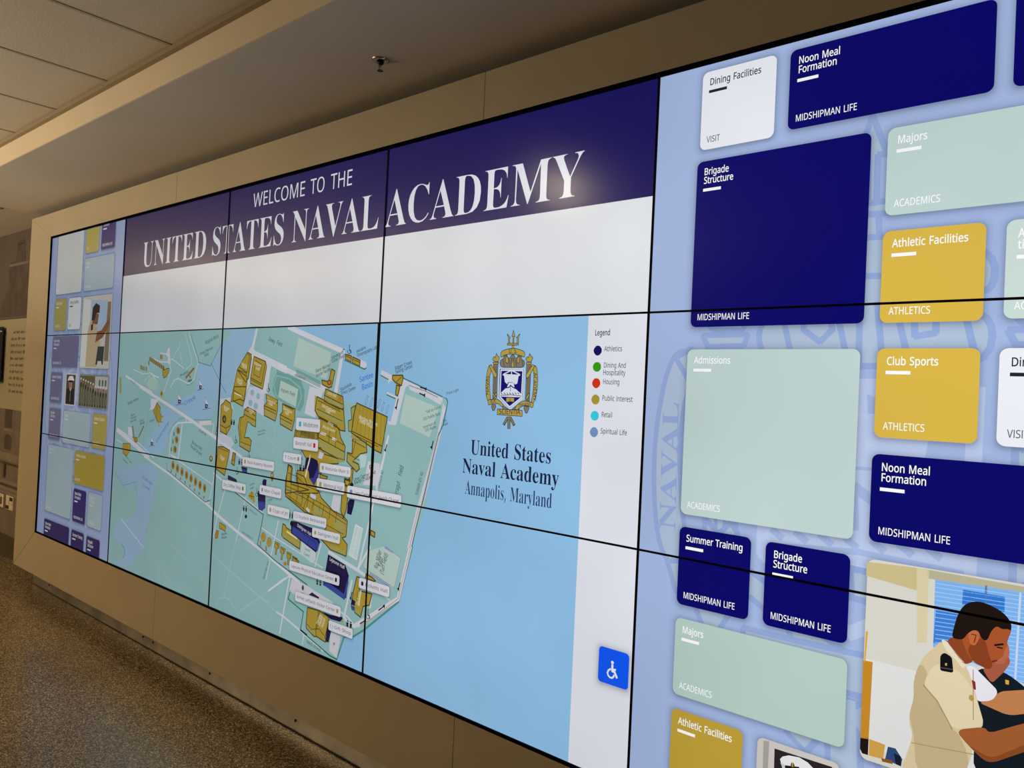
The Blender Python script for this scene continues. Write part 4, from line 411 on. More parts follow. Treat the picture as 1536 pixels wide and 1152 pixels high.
["map_building","navy building on the map",-1,[["P",67,12,[3188,797,3230,798,3263,791,3273,773,3279,736,3249,686,3214,713,3207,742,3178,750]],["L",68,13,3,1,[3188,797,3230,798,3263,791,3273,773,3279,736,3249,686,3214,713,3207,742,3178,750]],["P",69,14,[3264,772,3278,757,3279,736,3249,686,3217,708,3223,714,3242,716,3266,756]],["L",70,15,7,0,[3211,799,3204,774,3196,755,3186,715]],["P",71,12,[2851,659,2861,669,2883,668,2880,641,2852,644]],["L",68,13,3,1,[2851,659,2861,669,2883,668,2880,641,2852,644]],["P",72,12,[2817,610,2878,605,2882,565,2863,527,2830,528,2820,575]],["L",68,13,3,1,[2817,610,2878,605,2882,565,2863,527,2830,528,2820,575]],["P",73,14,[2827,564,2884,568,2884,541,2858,526,2830,528]],["P",74,12,[2543,656,2623,643,2631,628,2540,634]],["P",74,12,[2658,708,2713,707,2714,680,2673,682]],["P",73,13,[2671,697,2712,695,2708,680,2672,685]]]],
["map_building","navy building on the map",-1,[["P",75,12,[3095,513,3145,514,3213,507,3261,504,3312,457,3288,410,3100,462]],["L",68,13,3,1,[3095,513,3145,514,3213,507,3261,504,3312,457,3288,410,3100,462]],["P",76,14,[3107,492,3293,459,3308,445,3297,414,3106,463]],["L",77,15,3,0,[3117,493,3285,447,3288,412]],["P",78,13,[3115,504,3113,497,3107,491,3098,490,3091,493,3087,500,3089,508,3096,513,3104,515,3112,511]]]],
["map_building","navy building on the map",-1,[["P",79,12,[3374,414,3490,392,3515,355,3505,264,3349,286,3365,364]],["L",68,13,3,1,[3374,414,3490,392,3515,355,3505,264,3349,286,3365,364]],["P",80,14,[3347,312,3491,277,3515,355,3517,324,3497,254,3349,286]],["P",79,12,[3498,657,3528,658,3525,637,3512,598,3486,600,3487,642]],["L",68,13,3,1,[3498,657,3528,658,3525,637,3512,598,3486,600,3487,642]],["P",81,13,[3518,719,3516,714,3511,710,3503,709,3497,712,3494,716,3496,721,3502,725,3509,726,3515,723]]]],
["map_building","",-1,[["P",51,9,[3031,492,3052,489,3058,479,3159,460,3170,451,3169,403,3042,431,3026,440]],["L",52,10,5,1,[3031,492,3052,489,3058,479,3159,460,3170,451,3169,403,3042,431,3026,440]],["P",55,10,[3030,452,3162,427,3164,411,3032,432]],["L",64,12,8,0,[3065,463,3146,444]]]],
["map_building","",-1,[["P",51,9,[3567,361,3587,361,3589,308,3615,311,3666,313,3652,267,3615,254,3603,209,3565,219,3563,237,3541,238,3550,300]],["L",52,10,5,1,[3567,361,3587,361,3589,308,3615,311,3666,313,3652,267,3615,254,3603,209,3565,219,3563,237,3541,238,3550,300]],["P",55,10,[3563,237,3603,233,3603,211,3565,219]],["L",52,11,3,0,[3576,306,3575,254]],["P",79,11,[3543,269,3566,263,3563,245,3538,246]],["P",80,11,[3539,243,3561,242,3560,223,3544,226]]]],
["map_building","",-1,[["P",51,9,[3624,383,3661,376,3683,367,3675,363,3619,366]],["L",52,10,5,1,[3624,383,3661,376,3683,367,3675,363,3619,366]],["L",64,12,6,0,[3597,310,3589,251]]]],
["map_building","",-1,[["P",51,9,[3247,171,3331,175,3395,164,3401,151,3379,75,3398,65,3380,58,3321,66,3302,62,3245,83,3243,106]],["L",52,10,5,1,[3247,171,3331,175,3395,164,3401,151,3379,75,3398,65,3380,58,3321,66,3302,62,3245,83,3243,106]],["P",55,10,[3243,100,3279,91,3309,92,3321,69,3281,71,3247,84]],["L",52,11,4,0,[3327,171,3314,93,3318,66]],["L",52,11,3,0,[3334,171,3321,95]],["L",52,11,3,0,[3243,103,3284,87,3337,102,3373,82]],["P",79,12,[3351,176,3408,175,3487,184,3492,177,3475,162,3410,158]],["P",79,12,[3394,139,3412,133,3418,108,3405,61,3383,63]],["P",51,12,[3485,175,3499,165,3478,161]],["P",82,12,[3274,240,3327,229,3322,223,3252,225]],["L",83,12,7,0,[3203,67,3253,56]]]],
["map_building","",-1,[["P",51,9,[3120,332,3121,365,3168,351,3160,342]],["L",52,10,5,1,[3120,332,3121,365,3168,351,3160,342]],["P",52,8,[2901,413,2899,400,2889,390,2876,388,2865,395,2859,407,2862,420,2872,430,2885,431,2896,425]],["P",51,9,[2899,413,2897,401,2888,392,2876,390,2866,396,2862,407,2864,419,2873,428,2885,430,2895,424]],["P",59,10,[2885,414,2884,409,2881,405,2876,404,2872,407,2870,411,2871,416,2875,420,2879,420,2883,418]],["P",52,10,[2854,388,2863,390,2865,367,2856,366]],["P",59,11,[2855,387,2862,388,2864,369,2857,368]],["P",52,8,[2950,398,2947,385,2938,376,2925,373,2914,380,2909,391,2912,405,2921,414,2934,416,2945,410]],["P",51,9,[2948,398,2946,386,2937,377,2925,375,2915,381,2911,392,2913,404,2922,413,2933,414,2943,409]],["P",59,10,[2934,398,2933,394,2930,390,2925,389,2921,392,2919,396,2920,401,2924,404,2928,405,2932,403]],["P",52,10,[2903,373,2912,375,2915,352,2905,351]],["P",59,11,[2905,372,2911,373,2913,354,2907,353]],["P",51,9,[2975,405,3014,400,3011,383,2996,374,2993,349,2983,350,2986,376,2975,379]],["L",52,10,3,1,[2975,405,3014,400,3011,383,2996,374,2993,349,2983,350,2986,376,2975,379]],["L",52,11,3,0,[2981,397,3004,394,3000,384]],["P",51,9,[3022,390,3061,385,3057,368,3043,360,3040,334,3030,335,3033,361,3022,365]],["L",52,10,3,1,[3022,390,3061,385,3057,368,3043,360,3040,334,3030,335,3033,361,3022,365]],["L",52,11,3,0,[3028,383,3051,379,3047,369]],["P",51,9,[3074,376,3111,372,3108,355,3094,347,3091,321,3081,322,3084,348,3074,351]],["L",52,10,3,1,[3074,376,3111,372,3108,355,3094,347,3091,321,3081,322,3084,348,3074,351]],["L",52,11,3,0,[3079,369,3102,366,3098,356]],["P",51,9,[3119,365,3156,360,3152,343,3139,335,3136,310,3126,311,3129,336,3119,340]],["L",52,10,3,1,[3119,365,3156,360,3152,343,3139,335,3136,310,3126,311,3129,336,3119,340]],["L",52,11,3,0,[3125,357,3147,354,3143,344]],["P",59,9,[3076,324,3073,317,3065,313,3056,314,3052,320,3055,327,3063,331,3072,330]]]],
["map_building","",-1,[["P",51,9,[3421,1241,3463,1233,3462,1210,3423,1222]],["L",52,10,5,1,[3421,1241,3463,1233,3462,1210,3423,1222]]]],
["map_building","",-1,[["P",51,9,[3470,1230,3520,1216,3519,1193,3470,1207]],["L",52,10,5,1,[3470,1230,3520,1216,3519,1193,3470,1207]],["L",52,11,3,0,[3423,1235,3462,1224]],["L",52,11,3,0,[3471,1220,3519,1208]],["P",55,10,[3422,1225,3461,1215,3462,1210,3423,1221]],["P",55,10,[3470,1212,3518,1200,3518,1194,3470,1207]]]],
["map_building","",-1,[["P",51,9,[3332,1179,3357,1170,3338,1104,3318,1100,3274,1112,3267,1131,3316,1125]],["L",52,10,5,1,[3332,1179,3357,1170,3338,1104,3318,1100,3274,1112,3267,1131,3316,1125]],["P",84,11,[3338,1123,3334,1114,3322,1110,3310,1113,3304,1122,3308,1131,3320,1135,3332,1132]],["P",85,12,[3329,1123,3326,1117,3317,1117,3313,1122,3316,1128,3325,1128]]]],
["map_building","",-1,[["P",51,9,[3723,1160,3782,1162,3786,1152,3778,1122,3762,1127,3744,1132,3724,1145]],["L",52,10,5,1,[3723,1160,3782,1162,3786,1152,3778,1122,3762,1127,3744,1132,3724,1145]],["L",52,11,3,0,[3744,1133,3782,1159]]]],
["map_building","",-1,[["P",51,9,[3748,1124,3770,1120,3764,1096,3759,1082,3747,1087]],["L",52,10,5,1,[3748,1124,3770,1120,3764,1096,3759,1082,3747,1087]]]],
["map_building","",-1,[["P",51,9,[3639,555,3665,550,3664,531,3639,537]],["L",52,10,5,1,[3639,555,3665,550,3664,531,3639,537]]]],
["map_house","small golden houses drawn along the map streets",-1,[["P",86,9,[1620,1223,1642,1220,1645,1196,1623,1199]],["L",87,10,3,0,[1634,1221,1631,1198]],["P",86,9,[1645,1216,1667,1213,1670,1189,1648,1192]],["L",87,10,3,0,[1659,1214,1656,1191]],["P",86,9,[1670,1209,1692,1206,1694,1182,1673,1185]],["L",87,10,3,0,[1684,1207,1681,1185]],["P",86,9,[1694,1202,1716,1199,1719,1176,1697,1179]],["L",87,10,3,0,[1708,1200,1705,1178]],["P",86,9,[1719,1196,1740,1193,1743,1169,1721,1172]],["L",87,10,3,0,[1732,1193,1729,1171]],["P",86,9,[1743,1189,1764,1186,1767,1162,1745,1165]],["L",87,10,3,0,[1756,1187,1753,1164]],["P",86,9,[1767,1182,1788,1179,1791,1156,1769,1158]],["L",87,10,3,0,[1780,1180,1777,1158]],["P",86,9,[1790,1175,1811,1172,1814,1149,1793,1152]],["L",87,10,3,0,[1804,1173,1801,1151]],["P",88,9,[1511,1177,1526,1174,1529,1149,1514,1152]],["P",88,9,[1530,1172,1545,1169,1548,1144,1533,1147]],["P",88,9,[1551,1169,1566,1166,1569,1142,1554,1144]],["P",88,9,[1581,1168,1596,1165,1599,1140,1584,1143]],["P",88,9,[1608,1200,1623,1198,1626,1173,1611,1176]]]],
["map_building","",-1,[["P",51,9,[1793,1151,1823,1154,1843,1161,1870,1161,1866,1142,1841,1117,1815,1107,1796,1125]],["L",52,10,4,1,[1793,1151,1823,1154,1843,1161,1870,1161,1866,1142,1841,1117,1815,1107,1796,1125]],["P",89,9,[1751,1235,1782,1233,1785,1208,1754,1210]],["L",90,10,10,0,[2064,1112,2149,1165]],["L",91,10,9,0,[2097,1128,2117,1116]],["L",52,11,3,0,[2054,1118,2143,1168]],["P",51,9,[1812,1022,1810,1012,1802,1006,1792,1005,1783,1011,1778,1021,1780,1031,1788,1037,1799,1037,1808,1032]],["P",52,10,[1801,1022,1801,1016,1798,1013,1794,1013,1791,1016,1789,1021,1790,1027,1792,1030,1796,1030,1799,1027]]]],
["map_building","",-1,[["P",51,9,[1747,971,1789,945,1788,917,1810,897,1798,865,1767,870,1751,876,1706,923]],["L",52,10,4,1,[1747,971,1789,945,1788,917,1810,897,1798,865,1767,870,1751,876,1706,923]],["L",51,10,8,0,[1794,900,1832,898]],["L",51,10,7,0,[1760,863,1828,870]],["L",51,10,7,0,[1778,871,1786,840]],["L",52,11,3,0,[1748,964,1750,883]]]],
["map_building","",-1,[["P",51,9,[1332,714,1435,722,1440,682,1393,645,1339,659]],["L",52,10,3,1,[1332,714,1435,722,1440,682,1393,645,1339,659]]]],
["map_building","",-1,[["P",59,9,[1464,761,1523,762,1526,737,1493,734]],["L",52,10,3,1,[1464,761,1523,762,1526,737,1493,734]],["L",92,10,16,0,[1452,822,1476,766]],["L",92,10,12,0,[1597,832,1539,766]],["P",93,9,[1241,1097,1266,1098,1275,1005,1249,1004]],["P",89,9,[2030,835,2028,823,2018,815,2005,814,1993,821,1988,833,1990,845,2000,853,2014,853,2025,847]],["P",94,10,[2019,835,2019,827,2016,822,2011,821,2007,826,2005,834,2005,842,2008,847,2013,847,2017,842]],["P",89,9,[2018,786,2015,774,2006,766,1992,765,1981,771,1975,783,1978,795,1988,803,2001,804,2013,797]],["P",94,10,[2007,785,2006,777,2003,772,1999,772,1995,776,1992,784,1993,792,1996,797,2000,797,2004,793]],["P",89,9,[2006,735,2003,722,1993,714,1980,713,1968,720,1963,731,1966,743,1976,751,1989,752,2001,746]],["P",94,10,[1995,734,1994,726,1991,720,1987,720,1983,725,1980,732,1981,740,1984,746,1988,746,1992,741]],["P",95,9,[1959,824,1968,825,1970,804,1961,803]],["P",95,9,[1951,783,1960,784,1962,762,1954,762]],["P",95,9,[1937,740,1946,740,1948,719,1940,718]],["P",96,9,[1991,650,1989,636,1980,627,1969,625,1958,633,1953,647,1955,661,1964,671,1975,672,1985,664]],["P",94,10,[1979,648,1978,640,1976,635,1971,635,1968,639,1965,646,1966,654,1969,659,1973,659,1977,655]],["P",97,9,[1949,622,1959,623,1961,608,1951,607]],["P",96,9,[2043,638,2041,624,2033,614,2021,613,2011,621,2006,634,2008,649,2016,658,2028,659,2038,651]],["P",94,10,[2031,635,2031,628,2028,623,2024,622,2020,627,2018,634,2018,641,2021,646,2025,647,2029,642]],["P",97,9,[2004,607,2014,608,2016,594,2006,593]],["P",96,9,[2094,626,2092,612,2084,602,2073,601,2063,609,2058,622,2060,636,2068,646,2079,647,2089,639]],["P",94,10,[2083,623,2082,616,2080,611,2076,610,2072,615,2070,622,2070,629,2073,634,2077,634,2081,630]],["P",97,9,[2058,593,2068,594,2069,580,2059,579]],["P",96,9,[2145,614,2143,600,2135,591,2124,589,2114,597,2109,610,2111,624,2119,633,2130,635,2140,627]],["P",94,10,[2133,611,2133,604,2130,599,2126,599,2123,603,2121,610,2121,617,2124,622,2128,622,2131,618]],["P",97,9,[2111,579,2121,580,2122,566,2112,565]],["P",96,9,[2194,602,2192,588,2185,579,2174,578,2164,585,2159,598,2161,612,2169,621,2180,623,2189,615]],["P",94,10,[2183,599,2183,592,2180,587,2176,587,2173,591,2171,598,2171,605,2174,610,2178,611,2181,606]],["P",97,9,[2163,565,2172,567,2174,553,2164,552]],["P",96,9,[2243,591,2241,577,2234,568,2223,566,2213,574,2209,587,2211,600,2218,610,2229,611,2238,603]],["P",94,10,[2232,588,2232,581,2229,576,2225,575,2222,579,2220,586,2220,594,2223,598,2227,599,2230,595]],["P",97,9,[2214,552,2223,553,2225,540,2216,538]],["P",96,9,[2291,579,2289,566,2282,556,2271,555,2262,562,2257,575,2259,589,2267,598,2277,599,2286,592]],["P",94,10,[2281,576,2280,569,2278,565,2274,564,2270,568,2268,575,2269,582,2271,587,2275,587,2279,583]],["P",97,9,[2264,539,2274,540,2275,527,2266,525]],["P",96,9,[2338,568,2337,555,2329,545,2319,544,2310,551,2305,564,2307,578,2314,587,2325,588,2334,581]],["P",94,10,[2328,565,2328,558,2325,553,2321,553,2318,557,2316,564,2316,571,2319,576,2323,576,2326,572]],["P",97,9,[2314,526,2323,527,2324,514,2315,513]],["L",98,6,2,0,[2068,664,2057,643]],["L",98,6,2,0,[2247,654,2237,630]],["L",98,6,2,0,[2092,658,2081,638]],["L",98,6,2,0,[2262,650,2252,627]],["L",98,6,2,0,[2116,653,2105,632]],["L",98,6,2,0,[2276,647,2266,623]],["L",98,6,2,0,[2139,647,2128,627]],["L",98,6,2,0,[2291,643,2281,619]],["L",98,6,2,0,[2163,642,2152,622]],["L",98,6,2,0,[2305,639,2295,615]],["L",98,6,2,0,[2186,637,2175,616]],["L",98,6,2,0,[2319,635,2309,611]],["L",98,6,2,0,[2209,631,2198,611]],["L",98,6,2,0,[2333,631,2323,608]],["L",98,6,2,0,[2231,626,2221,606]],["L",98,6,2,0,[2347,627,2338,604]],["L",98,6,2,0,[2254,621,2244,601]],["L",98,6,2,0,[2361,624,2352,600]]]],
["map_building","",-1,[["P",51,9,[2486,420,2517,415,2547,409,2543,382,2520,388,2486,390]],["L",52,10,3,1,[2486,420,2517,415,2547,409,2543,382,2520,388,2486,390]]]],
["map_building","",-1,[["P",59,9,[2461,376,2481,376,2477,345,2455,334,2450,351]],["L",52,10,3,1,[2461,376,2481,376,2477,345,2455,334,2450,351]],["P",51,9,[2759,604,2782,597,2790,577,2795,554,2781,552,2769,565,2738,568,2736,585]],["L",52,10,3,0,[2739,580,2789,580]],["L",52,10,3,0,[2762,602,2763,565]],["P",99,9,[2939,690,2938,677,2932,668,2924,668,2918,675,2914,687,2915,700,2921,708,2928,709,2935,702]],["P",100,10,[2932,695,2931,690,2929,687,2925,686,2921,689,2920,693,2920,698,2923,701,2927,702,2930,699]],["P",101,9,[2386,720,2384,711,2377,704,2366,703,2358,708,2353,717,2356,727,2363,733,2373,734,2382,729]],["P",102,10,[2375,721,2375,716,2372,713,2369,713,2366,715,2364,720,2365,724,2367,727,2371,728,2374,725]],["P",103,6,[2739,1059,2736,1051,2728,1045,2718,1044,2709,1050,2705,1058,2707,1067,2715,1073,2726,1073,2735,1068]],["P",103,6,[2791,1045,2789,1036,2781,1030,2771,1030,2762,1035,2758,1044,2761,1053,2768,1059,2779,1059,2787,1054]],["P",103,6,[2729,1011,2727,1002,2718,995,2707,995,2698,1000,2693,1010,2696,1020,2704,1026,2715,1026,2725,1021]],["P",103,6,[2778,999,2775,989,2766,982,2755,981,2745,987,2740,997,2743,1007,2752,1014,2763,1014,2773,1009]]]],
["map_sailboat","small sailing boat with a white sail and dark hull",-1,[["P",104,9,[2287,965,2274,1019,2314,987,2312,970]],["P",105,10,[2287,965,2285,988,2314,985,2310,968]],["P",104,11,[2295,975,2295,980,2303,979,2303,974]],["L",106,10,3,0,[2287,965,2279,1022]],["L",107,10,3,0,[2260,957,2335,968]]]],
["map_sailboat","small sailing boat with a white sail and dark hull",-1,[["P",104,9,[1995,975,1980,1031,2025,997,2022,980]],["P",105,10,[1995,975,1993,999,2025,996,2021,978]],["P",104,11,[2004,985,2004,991,2013,990,2013,984]],["L",106,10,3,0,[1995,975,1986,1034]],["L",107,10,3,0,[1965,966,2047,978]]]],
["map_sailboat","small sailing boat with a white sail and dark hull",-1,[["P",104,9,[2216,1059,2203,1109,2241,1079,2239,1064]],["P",105,10,[2216,1059,2214,1081,2241,1078,2237,1062]],["P",104,11,[2223,1069,2223,1074,2231,1073,2231,1068]],["L",106,10,3,0,[2216,1059,2208,1112]],["L",107,10,3,0,[2191,1052,2260,1062]]]],
["map_sailboat","small sailing boat with a white sail and dark hull",-1,[["P",104,9,[1701,732,1688,779,1727,751,1725,737]],["P",105,10,[1701,732,1699,753,1727,750,1723,735]],["P",104,11,[1709,741,1709,746,1717,745,1717,740]],["L",106,10,3,0,[1701,732,1693,782]],["L",107,10,3,0,[1675,725,1747,735]]]],
["map_mooring","",-1,[["L",108,9,2,1,[3563,1041,3569,1063,3578,1077,3585,1074,3578,1057,3572,1040]],["L",108,9,2,1,[3593,1035,3600,1057,3608,1071,3615,1067,3609,1051,3602,1034]],["L",108,9,2,1,[3641,1032,3647,1054,3655,1067,3662,1064,3656,1048,3649,1031]],["L",108,9,2,1,[3665,1021,3671,1042,3679,1056,3686,1053,3680,1036,3673,1020]],["L",108,9,2,1,[3692,1012,3698,1034,3707,1047,3713,1044,3707,1028,3701,1012]]]],
